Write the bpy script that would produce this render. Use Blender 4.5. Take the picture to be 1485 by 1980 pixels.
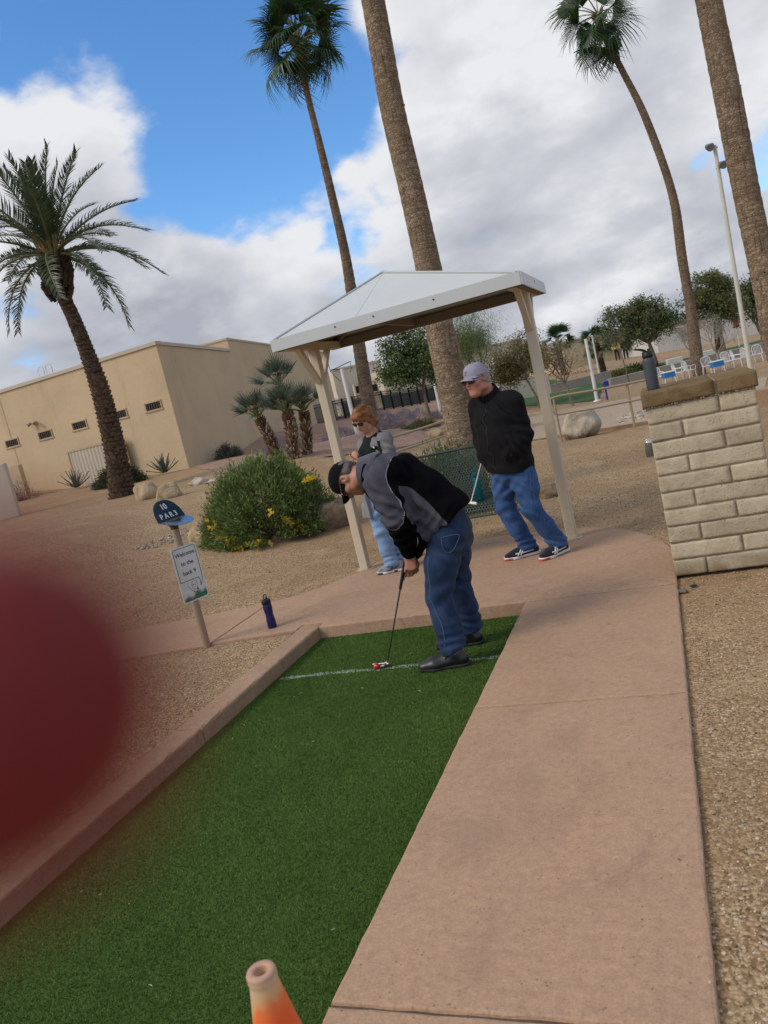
import bpy, bmesh, math, random
import numpy as np
from mathutils import Vector, Matrix
for _o in list(bpy.data.objects): bpy.data.objects.remove(_o)
S = bpy.context.scene; COL = S.collection
R = math.radians
# ------------------------------------------------------------- camera, sky, sun, exposure
CAM_H, YAW, PITCH, ROLL, FPX = 1.55, R(21.3), R(8.0), R(13.2), 1487.0
_F0 = Vector((0, math.cos(PITCH), -math.sin(PITCH))); _R0 = Vector((1, 0, 0)); _U0 = _R0.cross(_F0)
_X = math.cos(ROLL)*_R0 - math.sin(ROLL)*_U0; _Y = math.sin(ROLL)*_R0 + math.cos(ROLL)*_U0
_M = Matrix.Rotation(YAW, 3, 'Z'); CF, CX, CY = _M @ _F0, _M @ _X, _M @ _Y
FH = Vector((-math.sin(YAW), math.cos(YAW), 0))
cd = bpy.data.cameras.new('camera'); cam = bpy.data.objects.new('camera', cd); COL.objects.link(cam)
cam.matrix_world = Matrix((( CX.x, CY.x, -CF.x, 0), (CX.y, CY.y, -CF.y, 0), (CX.z, CY.z, -CF.z, CAM_H), (0, 0, 0, 1)))
cd.sensor_fit = 'VERTICAL'; cd.lens = 4.2; cd.sensor_height = 1980/FPX*4.2; cd.sensor_width = 1485/FPX*4.2
cd.clip_start = .004; cd.clip_end = 3000
cd.dof.use_dof = True; cd.dof.focus_distance = 5.2; cd.dof.aperture_fstop = 1.0
S.camera = cam
SUN_EL, SUN_AZ = R(40), R(233)           # azimuth measured clockwise from +Y: low winter sun behind the camera, to the left
w = bpy.data.worlds.new('World'); S.world = w; w.use_nodes = True
def sky_nodes():
    nt = w.node_tree; N = nt.nodes; L = nt.links; N.clear()
    def n(t, **k):
        x = N.new(t)
        for a, b in k.items():
            if a[0] == 'i' and a[1:].isdigit(): x.inputs[int(a[1:])].default_value = b
            else: setattr(x, a, b)
        return x
    def mth(op, a, b=None, c=None):
        x = n('ShaderNodeMath', operation=op)
        for i, v in enumerate((a, b, c)):
            if v is None: continue
            if isinstance(v, (int, float)): x.inputs[i].default_value = v
            else: L.new(v, x.inputs[i])
        return x.outputs[0]
    def vm(op, a, b):
        x = n('ShaderNodeVectorMath', operation=op)
        for i, v in enumerate((a, b)):
            if isinstance(v, tuple): x.inputs[i].default_value = v
            else: L.new(v, x.inputs[i])
        return x.outputs['Value' if op == 'DOT_PRODUCT' else 'Vector']
    def sm(v, a, b, lo=0., hi=1.):
        x = n('ShaderNodeMapRange', interpolation_type='SMOOTHSTEP'); L.new(v, x.inputs[0])
        for i, q in enumerate((a, b, lo, hi)): x.inputs[i+1].default_value = q
        return x.outputs[0]
    tc = n('ShaderNodeTexCoord').outputs['Generated']
    sky = n('ShaderNodeTexSky', sky_type='NISHITA', sun_disc=False, sun_elevation=SUN_EL, sun_rotation=SUN_AZ, altitude=400, air_density=1.0, dust_density=.4, ozone_density=4.0)
    hs = n('ShaderNodeHueSaturation'); hs.inputs['Saturation'].default_value = 1.18; hs.inputs['Value'].default_value = 1.4; L.new(sky.outputs[0], hs.inputs['Color'])
    # clouds live on a slightly flattened dome so that they shrink towards the horizon
    sep = n('ShaderNodeSeparateXYZ'); L.new(tc, sep.inputs[0]); zc = mth('MAXIMUM', sep.outputs[2], 0.0)
    den = mth('ADD', zc, .62)
    dv = n('ShaderNodeVectorMath', operation='SCALE'); L.new(vm('MULTIPLY', tc, (1, 1, 1.35)), dv.inputs[0]); L.new(mth('DIVIDE', 1.0, den), dv.inputs['Scale'])
    P = dv.outputs[0]
    def fbm(vec, sc, det, rough=.56, dist=.0):
        x = n('ShaderNodeTexNoise'); x.inputs['Scale'].default_value = sc; x.inputs['Detail'].default_value = det; x.inputs['Roughness'].default_value = rough; x.inputs['Distortion'].default_value = dist
        L.new(vec, x.inputs['Vector']); return x.outputs['Fac']
    P1 = vm('ADD', P, (3.1, 7.7, 1.3))
    a = fbm(P1, 3.2, 10, .56, .1); a2 = fbm(P1, 9, 7, .60, .2)
    lit = fbm(vm('ADD', P1, (-.05, -.03, .08)), 3.2, 5, .5, .1)
    dens = mth('ADD', mth('MULTIPLY', mth('SUBTRACT', a, .5), 2.5), mth('MULTIPLY', mth('SUBTRACT', a2, .5), 1.0)); dens = mth('ADD', dens, .36); dens = mth('ADD', dens, sm(sep.outputs[2], .0, .22, .40, 0.))
    def puff(sc):
        nz = n('ShaderNodeTexNoise'); nz.inputs['Scale'].default_value = 5; nz.inputs['Detail'].default_value = 3; L.new(P1, nz.inputs['Vector'])
        x = n('ShaderNodeTexVoronoi', feature='F1'); x.inputs['Scale'].default_value = sc; L.new(vm('ADD', P1, vm('MULTIPLY', nz.outputs['Color'], (.16, .16, .16))), x.inputs['Vector']); return mth('SUBTRACT', .45, x.outputs['Distance'])
    pf = mth('ADD', mth('MULTIPLY', puff(5.5), .85), mth('MULTIPLY', puff(13), .45)); dens = mth('ADD', dens, pf)
    for d, wd, amp in SKY_HOLES:
        dt = vm('DOT_PRODUCT', tc, tuple(d)); dens = mth('ADD', dens, mth('MULTIPLY', sm(dt, math.cos(R(wd)), 1.0), amp))
    cov = sm(dens, -.10, .40)
    thick = sm(dens, .1, 1.1)
    br = mth('ADD', mth('MULTIPLY', mth('SUBTRACT', a, lit), 1.9), .70)          # lit crowns, grey undersides
    br = mth('ADD', br, mth('MULTIPLY', mth('SUBTRACT', a2, .5), .7)); br = mth('ADD', mth('SUBTRACT', br, mth('MULTIPLY', thick, .26)), mth('MULTIPLY', pf, .42)); br = mth('ADD', br, sm(sep.outputs[2], .02, .40, -.10, .22))
    rp = n('ShaderNodeValToRGB'); L.new(br, rp.inputs[0]); e = rp.color_ramp.elements
    e[0].position = .16; e[0].color = (.46, .485, .56, 1); e[1].position = .86; e[1].color = (.93, .94, .97, 1)
    k = rp.color_ramp.elements.new(.50); k.color = (.66, .68, .74, 1)
    sc = n('ShaderNodeVectorMath', operation='SCALE'); L.new(rp.outputs[0], sc.inputs[0]); sc.inputs['Scale'].default_value = CLOUD
    mx = n('ShaderNodeMix', data_type='RGBA'); L.new(cov, mx.inputs[0]); L.new(hs.outputs[0], mx.inputs[6]); L.new(sc.outputs[0], mx.inputs[7])
    bg = n('ShaderNodeBackground'); bg.inputs[1].default_value = .1; L.new(mx.outputs[2], bg.inputs[0])
    o = n('ShaderNodeOutputWorld'); L.new(bg.outputs[0], o.inputs[0])
def cdir(px, py):
    d = CF + CX*((px-742.5)/FPX) - CY*((py-990)/FPX); return d.normalized()
CLOUD = 6.3
SKY_HOLES = [(cdir(400, 40), 20, -.62), (cdir(560, 250), 16, -.62), (cdir(290, 200), 13, -.5), (cdir(640, 340), 10, -.25), (cdir(1475, 235), 6, -.55), (cdir(840, 290), 6, -.12), (cdir(860, 110), 12, .60), (cdir(850, 30), 8, .6), (cdir(840, 230), 6, .35), (cdir(1010, 200), 7, -.30), (cdir(720, 60), 5, -.05), (cdir(760, 330), 7, .3), (cdir(1250, 420), 18, .30), (cdir(720, 470), 10, .2), (cdir(10, 190), 12, .72), (cdir(120, 120), 6, .2),
             (cdir(340, 480), 13, .62), (cdir(560, 520), 12, .45), (cdir(310, 40), 7, .42), (cdir(440, 90), 5, .26), (cdir(1000, 420), 26, .14), (cdir(1130, 120), 14, .15), (cdir(80, 620), 18, .15)]
sky_nodes()
sl = bpy.data.lights.new('sun', 'SUN'); sl.energy = 1.45; sl.angle = R(24); sl.color = (1, .90, .75)
sun = bpy.data.objects.new('sun', sl); COL.objects.link(sun)
_sd = Vector((math.sin(SUN_AZ)*math.cos(SUN_EL), math.cos(SUN_AZ)*math.cos(SUN_EL), math.sin(SUN_EL)))
sun.rotation_euler = _sd.to_track_quat('Z', 'Y').to_euler()
S.view_settings.view_transform = 'Standard'; S.view_settings.look = 'None'; S.view_settings.exposure = .50; S.view_settings.gamma = 1
S.render.engine = 'CYCLES'; S.cycles.use_denoising = True; S.cycles.max_bounces = 6; S.cycles.transparent_max_bounces = 8
S.cycles.caustics_reflective = False; S.cycles.caustics_refractive = False
# ------------------------------------------------------------- small toolkit
rnd = random.Random(11); rng = np.random.default_rng(5)
def px(x, y, d):                      # the point d metres ahead that the photograph shows at x, y
    r = CF + CX*((x-742.5)/FPX) - CY*((y-990)/FPX); return Vector((0, 0, CAM_H)) + r*(d/r.dot(FH))
def pxv(x, y, v):                     # the same on the plane y = v
    r = CF + CX*((x-742.5)/FPX) - CY*((y-990)/FPX); return Vector((0, 0, CAM_H)) + r*(v/r.y)
def pxz(x, y, z=0.):                  # the same on level z
    r = CF + CX*((x-742.5)/FPX) - CY*((y-990)/FPX); return Vector((0, 0, CAM_H)) + r*((z-CAM_H)/r.z)
def tag(o, label=None, cat=None, group=None, kind=None):
    if label: o['label'] = label
    if cat: o['category'] = cat
    if group: o['group'] = group
    if kind: o['kind'] = kind
    return o
def thing(name, label, cat, loc=(0, 0, 0), rz=0, group=None):
    o = bpy.data.objects.new(name, None); COL.objects.link(o); o.location = loc; o.rotation_euler = (0, 0, rz); o.empty_display_size = .1
    return tag(o, label, cat, group)
def link(name, me, parent=None, loc=None, rot=None, scale=None):
    o = bpy.data.objects.new(name, me); COL.objects.link(o)
    if parent is not None: o.parent = parent
    if loc is not None: o.location = loc
    if rot is not None: o.rotation_euler = rot
    if scale is not None: o.scale = scale if hasattr(scale, '__len__') else (scale,)*3
    return o
def np_mesh(name, V, F, mats, smooth=False, mi=None, attrs=None):
    """V (n,3); F (m,k) equal sided faces"""
    V = np.asarray(V, np.float32); F = np.asarray(F, np.int32); k = F.shape[1]
    me = bpy.data.meshes.new(name); me.vertices.add(len(V)); me.vertices.foreach_set('co', V.ravel())
    me.loops.add(F.size); me.loops.foreach_set('vertex_index', F.ravel())
    me.polygons.add(len(F)); me.polygons.foreach_set('loop_start', np.arange(0, F.size, k, dtype=np.int32))
    if smooth: me.polygons.foreach_set('use_smooth', np.ones(len(F), bool))
    for m in (mats if isinstance(mats, (list, tuple)) else [mats]): me.materials.append(m)
    if mi is not None: me.polygons.foreach_set('material_index', np.asarray(mi, np.int32))
    for an, av in (attrs or {}).items():
        at = me.attributes.new(an, 'FLOAT', 'POINT'); at.data.foreach_set('value', np.asarray(av, np.float32))
    me.update(calc_edges=True); me.validate(); return me
class MB:
    """collects boxes, tubes, lathes and prisms; build() links them as ONE mesh object"""
    def __init__(s): s.v = []; s.f = []; s.m = []; s.sm = []
    def add(s, vs, fs, m=0, sm=False):
        b = len(s.v); s.v += [tuple(v) for v in vs]; s.f += [tuple(b+i for i in f) for f in fs]; s.m += [m]*len(fs); s.sm += [sm]*len(fs); return s
    def box(s, c, d, M=None, m=0, bev=0.0):
        x, y, z = d[0]/2, d[1]/2, d[2]/2; c = Vector(c)
        if bev:
            b = bev; P = []
            for sx in (-1, 1):
                for sy in (-1, 1):
                    for sz in (-1, 1):
                        P += [(sx*x, sy*(y-b), sz*(z-b)), (sx*(x-b), sy*y, sz*(z-b)), (sx*(x-b), sy*(y-b), sz*z)]
            bm = bmesh.new(); [bm.verts.new(p) for p in P]; r = bmesh.ops.convex_hull(bm, input=bm.verts); bm.verts.index_update()
            vs = [v.co.copy() for v in bm.verts]; fs = [[v.index for v in f.verts] for f in bm.faces]; bm.free()
        else:
            vs = [Vector((i*x, j*y, k*z)) for i in (-1, 1) for j in (-1, 1) for k in (-1, 1)]
            fs = [(0, 1, 3, 2), (4, 6, 7, 5), (0, 4, 5, 1), (2, 3, 7, 6), (0, 2, 6, 4), (1, 5, 7, 3)]
        if M is not None: vs = [M @ v for v in vs]
        return s.add([c+v for v in vs], fs, m)
    def tube(s, pts, rad, n=8, m=0, cap=True, sm=True, flat=None):
        pts = [Vector(p) for p in pts]; k = len(pts); rad = rad if hasattr(rad, '__len__') else [rad]*k
        t0 = (pts[1]-pts[0]).normalized(); a = t0.orthogonal().normalized(); vs = []
        for i, p in enumerate(pts):
            t = ((pts[min(i+1, k-1)]-p).normalized() + (p-pts[max(i-1, 0)]).normalized()).normalized()
            a = (a - t*a.dot(t)).normalized(); b = t.cross(a)
            for j in range(n):
                w_ = 2*math.pi*j/n; vs.append(p + (a*math.cos(w_)+b*math.sin(w_))*rad[i])
        fs = [(i*n+j, i*n+(j+1) % n, (i+1)*n+(j+1) % n, (i+1)*n+j) for i in range(k-1) for j in range(n)]
        s.add(vs, fs, m, sm)
        if cap: s.add(vs[:n], [tuple(range(n))[::-1]], m); s.add(vs[-n:], [tuple(range(n))], m)
        return s
    def lathe(s, prof, c=(0, 0, 0), n=20, m=0, sm=True, M=None):
        c = Vector(c); vs = []
        for r_, z in prof:
            for j in range(n):
                v = Vector((r_*math.cos(2*math.pi*j/n), r_*math.sin(2*math.pi*j/n), z)); vs.append(c + (M @ v if M else v))
        k = len(prof); fs = [(i*n+j, i*n+(j+1) % n, (i+1)*n+(j+1) % n, (i+1)*n+j) for i in range(k-1) for j in range(n)]
        return s.add(vs, fs, m, sm)
    def prism(s, poly, z0, z1, m=0, M=None, side=True):
        n = len(poly); vs = [Vector((p[0], p[1], z0)) for p in poly] + [Vector((p[0], p[1], z1)) for p in poly]
        if M is not None: vs = [M @ v for v in vs]
        fs = [tuple(range(n))[::-1], tuple(range(n, 2*n))] + ([(i, (i+1) % n, n+(i+1) % n, n+i) for i in range(n)] if side else [])
        return s.add(vs, fs, m)
    def mesh(s, name, mats):
        me = bpy.data.meshes.new(name); me.from_pydata([tuple(v) for v in s.v], [], s.f)
        for m in (mats if isinstance(mats, (list, tuple)) else [mats]): me.materials.append(m)
        me.polygons.foreach_set('material_index', s.m); me.polygons.foreach_set('use_smooth', s.sm); me.update(); return me
    def build(s, name, mats, parent=None, **k): return link(name, s.mesh(name, mats), parent, **k)
def copy_tree(o, parent=None):
    c = o.copy(); COL.objects.link(c)
    if parent is not None: c.parent = parent
    for ch in list(o.children): copy_tree(ch, c)
    return c
# ------------------------------------------------------------- materials
class NT:
    def __init__(s, name):
        s.m = bpy.data.materials.new(name); s.m.use_nodes = True; s.t = s.m.node_tree; s.N = s.t.nodes; s.L = s.t.links; s.b = s.N['Principled BSDF']
        s.co = None
    def n(s, t, **k):
        x = s.N.new(t)
        for a, b in k.items(): setattr(x, a, b)
        return x
    def coord(s, which='Object', sc=(1, 1, 1)):
        o = s.n('ShaderNodeTexCoord').outputs[which]
        if tuple(sc) != (1, 1, 1):
            mp = s.n('ShaderNodeMapping'); mp.inputs['Scale'].default_value = sc; s.L.new(o, mp.inputs[0]); o = mp.outputs[0]
        return o
    def pos(s): return s.n('ShaderNodeNewGeometry').outputs['Position']
    def noise(s, v, sc, det=5, ro=.55, di=0., out='Fac'):
        x = s.n('ShaderNodeTexNoise'); s.L.new(v, x.inputs['Vector']); x.inputs['Scale'].default_value = sc; x.inputs['Detail'].default_value = det; x.inputs['Roughness'].default_value = ro; x.inputs['Distortion'].default_value = di
        return x.outputs[out]
    def voro(s, v, sc, out='Distance', feature='F1', rand=1.0):
        x = s.n('ShaderNodeTexVoronoi', feature=feature); s.L.new(v, x.inputs['Vector']); x.inputs['Scale'].default_value = sc; x.inputs['Randomness'].default_value = rand
        return x.outputs[out]
    def ramp(s, f, cols):
        x = s.n('ShaderNodeValToRGB'); s.L.new(f, x.inputs[0]); e = x.color_ramp.elements
        while len(e) < len(cols): e.new(.5)
        for i, (p, c) in enumerate(cols): e[i].position = p; e[i].color = (*c, 1) if len(c) == 3 else c
        return x.outputs[0]
    def rng(s, f, a, b, lo=0., hi=1.):
        x = s.n('ShaderNodeMapRange', interpolation_type='SMOOTHSTEP'); s.L.new(f, x.inputs[0])
        for i, q in enumerate((a, b, lo, hi)): x.inputs[i+1].default_value = q
        return x.outputs[0]
    def math(s, op, a, b=None):
        x = s.n('ShaderNodeMath', operation=op)
        for i, v in enumerate((a, b)):
            if v is None: continue
            if isinstance(v, (int, float)): x.inputs[i].default_value = v
            else: s.L.new(v, x.inputs[i])
        return x.outputs[0]
    def mix(s, f, a, b, mode='MIX'):
        x = s.n('ShaderNodeMix', data_type='RGBA', blend_type=mode)
        for i, v in ((0, f), (6, a), (7, b)):
            if isinstance(v, (int, float)): x.inputs[i].default_value = v
            elif isinstance(v, tuple): x.inputs[i].default_value = (*v, 1)
            else: s.L.new(v, x.inputs[i])
        return x.outputs[2]
    def attr(s, a): return s.n('ShaderNodeAttribute', attribute_name=a).outputs['Fac']
    def rand(s): return s.n('ShaderNodeObjectInfo').outputs['Random']
    def done(s, col, rough=.8, spec=.3, metal=0., bump=None, bs=.3, bd=.01, coat=0, alpha=None, sheen=0):
        b = s.b.inputs
        if isinstance(col, tuple): b['Base Color'].default_value = (*col, 1)
        else: s.L.new(col, b['Base Color'])
        if isinstance(rough, (int, float)): b['Roughness'].default_value = rough
        else: s.L.new(rough, b['Roughness'])
        b['Specular IOR Level'].default_value = spec; b['Metallic'].default_value = metal; b['Coat Weight'].default_value = coat; b['Sheen Weight'].default_value = sheen
        if bump is not None:
            x = s.n('ShaderNodeBump'); x.inputs['Strength'].default_value = bs; x.inputs['Distance'].default_value = bd; s.L.new(bump, x.inputs['Height']); s.L.new(x.outputs[0], b['Normal'])
        if alpha is not None: s.L.new(alpha, b['Alpha'])
        return s.m
def m_noise(name, c1, c2, sc=6, rough=.8, bump=.25, bsc=60, bd=.004, spec=.3, metal=0., det=6, stretch=(1, 1, 1), c3=None, ao=.0, trans=0, rnd_=0., coat=0):
    t = NT(name); v = t.coord('Object', stretch); f = t.noise(v, sc, det)
    cols = [(.3, c1), (.7, c2)] if c3 is None else [(.28, c1), (.5, c2), (.72, c3)]
    c = t.ramp(f, cols)
    if rnd_:
        q = t.n('ShaderNodeHueSaturation'); t.L.new(c, q.inputs['Color']); t.L.new(t.rng(t.rand(), 0, 1, 1-rnd_, 1+rnd_), q.inputs['Value']); c = q.outputs[0]
    m = t.done(c, rough, spec, metal, t.noise(v, bsc, 4) if bump else None, bump, bd, coat)
    if trans:
        t.b.inputs['Transmission Weight'].default_value = 0
        tr = t.n('ShaderNodeBsdfTranslucent'); t.L.new(c, tr.inputs[0]); ms = t.n('ShaderNodeMixShader'); ms.inputs[0].default_value = trans
        t.L.new(t.b.outputs[0], ms.inputs[1]); t.L.new(tr.outputs[0], ms.inputs[2]); t.L.new(ms.outputs[0], t.N['Material Output'].inputs[0])
    return m
# ------------------------------------------------------------- terrain
_cp = [(x, y, -.025) for x, y in ((0, 2), (1.5, 3), (3, 5), (0, 8), (-3, 7.9), (-4.4, 7), (-4.6, 5), (-4, 2), (2, 9), (-1, 9.5), (-5, -1), (3, -1), (0, -4), (6, 2), (-.2, 6), (-2, 8.3), (-3.6, 3.4), (.8, 4.2))]
_cp += [tuple(px(*p[:3]).xy)+(p[3],) for p in ()]
for x, y, d, z in ((470, 1075, 8.6, .07), (400, 1060, 10, .18), (300, 1100, 9, .12), (100, 1020, 12, .74), (30, 1000, 13.5, .92), (237, 955, 17, .84), (330, 960, 15.5, .72), (365, 903, 22, .97), (0, 950, 25.5, 1.42), (150, 930, 23, 1.12),
                   (530, 836, 30.5, 1.32), (655, 805, 44, 1.30), (600, 828, 38, 1.12), (850, 775, 44, .85), (770, 820, 25, .72), (832, 822, 22, .55), (535, 880, 15, 1.0), (715, 830, 20, .9), (420, 940, 15, .62), (450, 900, 18, .95),
                   (750, 870, 13, .55), (850, 870, 12, .34), (900, 960, 10, .06), (930, 860, 13, .12), (1100, 850, 15.7, 0), (1240, 820, 15.5, 0), (1160, 775, 24.5, 0), (1400, 720, 25, -.02), (1000, 900, 11, 0), (1040, 790, 24, 0), (950, 800, 20, .05), (1480, 760, 22, 0),
                   (1060, 740, 36, .1), (1250, 700, 40, .0), (1450, 650, 45, -.1), (950, 770, 34, .3), (700, 790, 55, 1.0), (900, 760, 60, .7), (1100, 720, 70, .5), (1400, 640, 70, -.2), (100, 900, 60, 1.5), (400, 850, 70, 1.5), (-300, 1100, 12, .8), (-300, 1000, 25, 1.4), (1800, 800, 12, 0), (1800, 600, 30, 0)):
    p = px(x, y, d); _cp.append((p.x, p.y, z))
_cp = np.array(_cp); _ck = _cp[:, :2]
def _idw(P, val):
    r2 = ((P[:, None, :]-_ck[None])**2).sum(-1); w_ = 1/(r2+1.6+.004*(P**2).sum(1)[:, None])**2; return (w_@val)/w_.sum(1)
_res = _cp[:, 2]-_idw(_ck, _cp[:, 2])
def gz_raw(P):
    P = np.asarray(P, float).reshape(-1, 2); r = np.hypot(P[:, 0]+6, P[:, 1]-16); z = np.empty(len(P))
    for i in range(0, len(P), 20000): z[i:i+20000] = _idw(P[i:i+20000], _cp[:, 2]+.75*_res)
    z = np.clip(z, -.06, 1.9); k = np.clip((r-60)/60, 0, 1); z = z*(1-k)+.5*k
    return z
def gz_np(P):
    P = np.asarray(P, float).reshape(-1, 2); z = gz_raw(P); sd = polydist(P, FOOT); return np.where(sd < 1.6, np.minimum(z, -.022+np.clip(sd, 0, 1.6)**1.3*.14), z)
def gz(x, y): return float(gz_np([(x, y)])[0])
def hit(x, y, far=60):
    """where the sight line through a pixel of the photograph meets the terrain"""
    d = 4.0
    while d < far:
        p = px(x, y, d)
        if p.z < gz(p.x, p.y): return p
        d *= 1.01
    return p
def inpoly(P, poly):
    P = np.asarray(P); q = np.asarray(poly); ins = np.zeros(len(P), bool); n = len(q)
    for i in range(n):
        a, b = q[i], q[(i+1) % n]
        with np.errstate(divide='ignore', invalid='ignore'):
            c = ((a[1] > P[:, 1]) != (b[1] > P[:, 1])) & (P[:, 0] < (b[0]-a[0])*(P[:, 1]-a[1])/(b[1]-a[1])+a[0])
        ins ^= c
    return ins
def polydist(P, poly):
    P = np.asarray(P, float); q = np.asarray(poly, float); d = np.full(len(P), 1e9)
    for i in range(len(q)):
        a, b = q[i], q[(i+1) % len(q)]; e = b-a; t = np.clip(((P-a)@e)/max(e@e, 1e-9), 0, 1); d = np.minimum(d, np.hypot(*(P-a-t[:, None]*e).T))
    return np.where(inpoly(P, q), -d, d)
# outlines of the concrete, seen from above (x along the tee line, y down the course)
TX0, TX1, TY1, SX = -2.71, -1.11, 5.06, -.12
SLABF = [(SX, 5.065), (SX, 5.9), (-.2, 6.2), (-.32, 6.52), (-.52, 6.85), (-.78, 7.08), (-1.1, 7.24), (-1.5, 7.34), (-2.05, 7.36), (-2.55, 7.26), (-2.92, 7.02), (-3.03, 6.7), (-3.2, 6.36), (-3.42, 6.14), (-3.63, 6.02)]
PATHF = [(-2.9, 5.06), (-3.5, 5.0), (-3.64, 4.97)]
FOOT = [(SX, -4), (SX, 5.06)] + SLABF[1:] + [(-6.6, 5.35), (-9.5, 4.6), (-9.5, 3.7), (-6.6, 4.5), (-3.64, 4.97), (-2.9, 5.04), (-2.9, -4)]
def graded(a, b, st, lo, hi):
    q = list(np.arange(a, b+1e-6, st)); s_ = st
    while q[-1] < hi: s_ *= 1.13; q.append(q[-1]+s_)
    s_ = st
    while q[0] > lo: s_ *= 1.13; q.insert(0, q[0]-s_)
    return np.array(q)
def m_gravel(name, dark, mid, light, sc=95, tint=(.23, .16, .10), stain=.45):
    t = NT(name); v = t.pos()
    cell = t.voro(v, sc, 'Color'); sp = t.n('ShaderNodeSeparateColor'); t.L.new(cell, sp.inputs[0])
    c = t.ramp(sp.outputs[0], [(0, dark), (.45, mid), (.9, light), (1, (.62, .56, .46))])
    d = t.voro(v, sc, 'Distance'); c = t.mix(t.rng(d, .35, .75), c, t.mix(.5, c, tint))
    big = t.noise(v, .45, 7, .65, .8); c = t.mix(t.rng(big, .40, .66, 0, stain), c, tint); pk = t.noise(v, .28, 4, .6, .5); c = t.mix(t.rng(pk, .45, .62, 0, .45), c, (mid[0]*.92, mid[1]*.83, mid[2]*.82))
    md = t.noise(v, 5.5, 5, .65, .6); c = t.mix(t.rng(md, .58, .72, 0, .55), c, tuple(x*.62 for x in tint))
    c = t.mix(t.rng(t.noise(v, 2.2, 4), .5, .75, 0, .3), c, light)
    h = t.math('SUBTRACT', 1.0, d); h = t.math('ADD', h, t.math('MULTIPLY', t.noise(v, 9, 5), 1.6))
    return t.done(c, .92, .15, bump=h, bs=.55, bd=.008)
M_gravel = m_gravel('gravel', (.14, .086, .044), (.345, .228, .122), (.53, .39, .23), tint=(.22, .142, .076))
M_red = m_gravel('red_gravel', (.17, .10, .07), (.33, .21, .15), (.45, .31, .23), 60, (.25, .15, .105))
def ground():
    xs = graded(-5.2, 2.2, .09, -900, 900); ys = graded(-.6, 8.2, .09, -60, 1600)
    X, Y = np.meshgrid(xs, ys, indexing='ij'); P = np.stack([X.ravel(), Y.ravel()], 1); z = gz_np(P)
    z += (np.sin(P[:, 0]*.9+np.sin(P[:, 1]*.7)*1.5)*np.sin(P[:, 1]*.8+1))*.012*np.clip((np.hypot(P[:, 0]+2, P[:, 1]-4)-3)/6, 0, 1)
    sd = polydist(P, FOOT); z = np.where(sd < -.1, -.3, z)
    n, m = len(xs), len(ys); I = np.arange(n*m).reshape(n, m)
    F = np.stack([I[:-1, :-1], I[1:, :-1], I[1:, 1:], I[:-1, 1:]], -1).reshape(-1, 4)
    o = link('ground', np_mesh('ground', np.column_stack([P, z]), F, M_gravel, True)); o['kind'] = 'structure'
ground()
def drape(name, poly, dz, mat, step=.8, kind='structure', thick=.0):
    """a sheet of the given outline laid on the terrain"""
    from mathutils.geometry import delaunay_2d_cdt
    poly = [Vector(p[:2]) for p in poly]; out = []
    for i, a in enumerate(poly):
        b = poly[(i+1) % len(poly)]; k = max(1, int((b-a).length/step)); out += [a.lerp(b, j/k) for j in range(k)]
    A = np.array([tuple(p) for p in out]); lo, hi = A.min(0), A.max(0)
    g = np.stack(np.meshgrid(np.arange(lo[0], hi[0], step), np.arange(lo[1], hi[1], step)), -1).reshape(-1, 2); g = g[polydist(g, A) < -.25*step]
    vs, es, fs, *_ = delaunay_2d_cdt(out+[Vector(p) for p in g], [(i, (i+1) % len(out)) for i in range(len(out))], [], 1, 1e-5)
    P = np.array([tuple(v) for v in vs]); z = gz_np(P)+dz
    o = link(name, np_mesh(name, np.column_stack([P, z]), np.array(fs), mat, True)); o['kind'] = kind; return o
# ------------------------------------------------------------- concrete, kerbs, turf
def m_concrete(name, base, seed=0.):
    t = NT(name); v = t.n('ShaderNodeVectorMath', operation='ADD'); t.L.new(t.pos(), v.inputs[0]); v.inputs[1].default_value = (seed, seed*2, 0); v = v.outputs[0]
    d = tuple(x*.78 for x in base); l = tuple(min(1, x*1.16) for x in base)
    c = t.ramp(t.noise(v, 1.7, 7, .62, .5), [(.3, d), (.52, base), (.74, l)])
    c = t.mix(t.rng(t.noise(v, .8, 4, .6, 1.0), .52, .7, 0, .35), c, (base[0]*1.0, base[1]*.82, base[2]*.66))
    fine = t.noise(v, 120, 4, .85); c = t.mix(.58, c, t.ramp(fine, [(.3, tuple(x*.55 for x in base)), (.7, tuple(min(1, x*1.5) for x in base))]))
    mid = t.noise(v, 30, 4, .7); c = t.mix(.36, c, t.ramp(mid, [(.32, tuple(x*.62 for x in base)), (.68, tuple(min(1, x*1.35) for x in base))]))
    pit = t.voro(v, 42, 'Distance'); gate = t.noise(v, 9, 2)
    pm = t.math('MULTIPLY', t.rng(pit, .08, .22, 1, 0), t.rng(gate, .50, .62)); c = t.mix(t.math('MULTIPLY', pm, .7), c, tuple(x*.42 for x in base))
    pit2 = t.voro(v, 19, 'Distance'); c = t.mix(t.math('MULTIPLY', t.rng(pit2, .03, .11, .75, 0), t.rng(t.noise(v, 5, 2), .45, .6)), c, tuple(x*.35 for x in base))
    st = t.noise(v, 4.2, 6, .7, 1.5); c = t.mix(t.rng(st, .57, .72, 0, .5), c, tuple(x*.55 for x in base)); wet = t.noise(v, 1.1, 5, .65, 2.0); c = t.mix(t.rng(wet, .50, .66, 0, .33), c, tuple(x*.66 for x in base))
    h = t.math('SUBTRACT', t.math('ADD', t.math('MULTIPLY', fine, .5), t.noise(v, 26, 5)), t.math('MULTIPLY', pm, 1.2))
    return t.done(c, .86, .25, bump=h, bs=.28, bd=.006)
CONC = (.395, .252, .162)
M_conc = m_concrete('concrete', CONC); M_conc2 = m_concrete('concrete_kerb', (.365, .235, .15), 4.)
M_joint = m_noise('joint_dirt', (.07, .05, .035), (.14, .10, .07), 30, .95)
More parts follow.
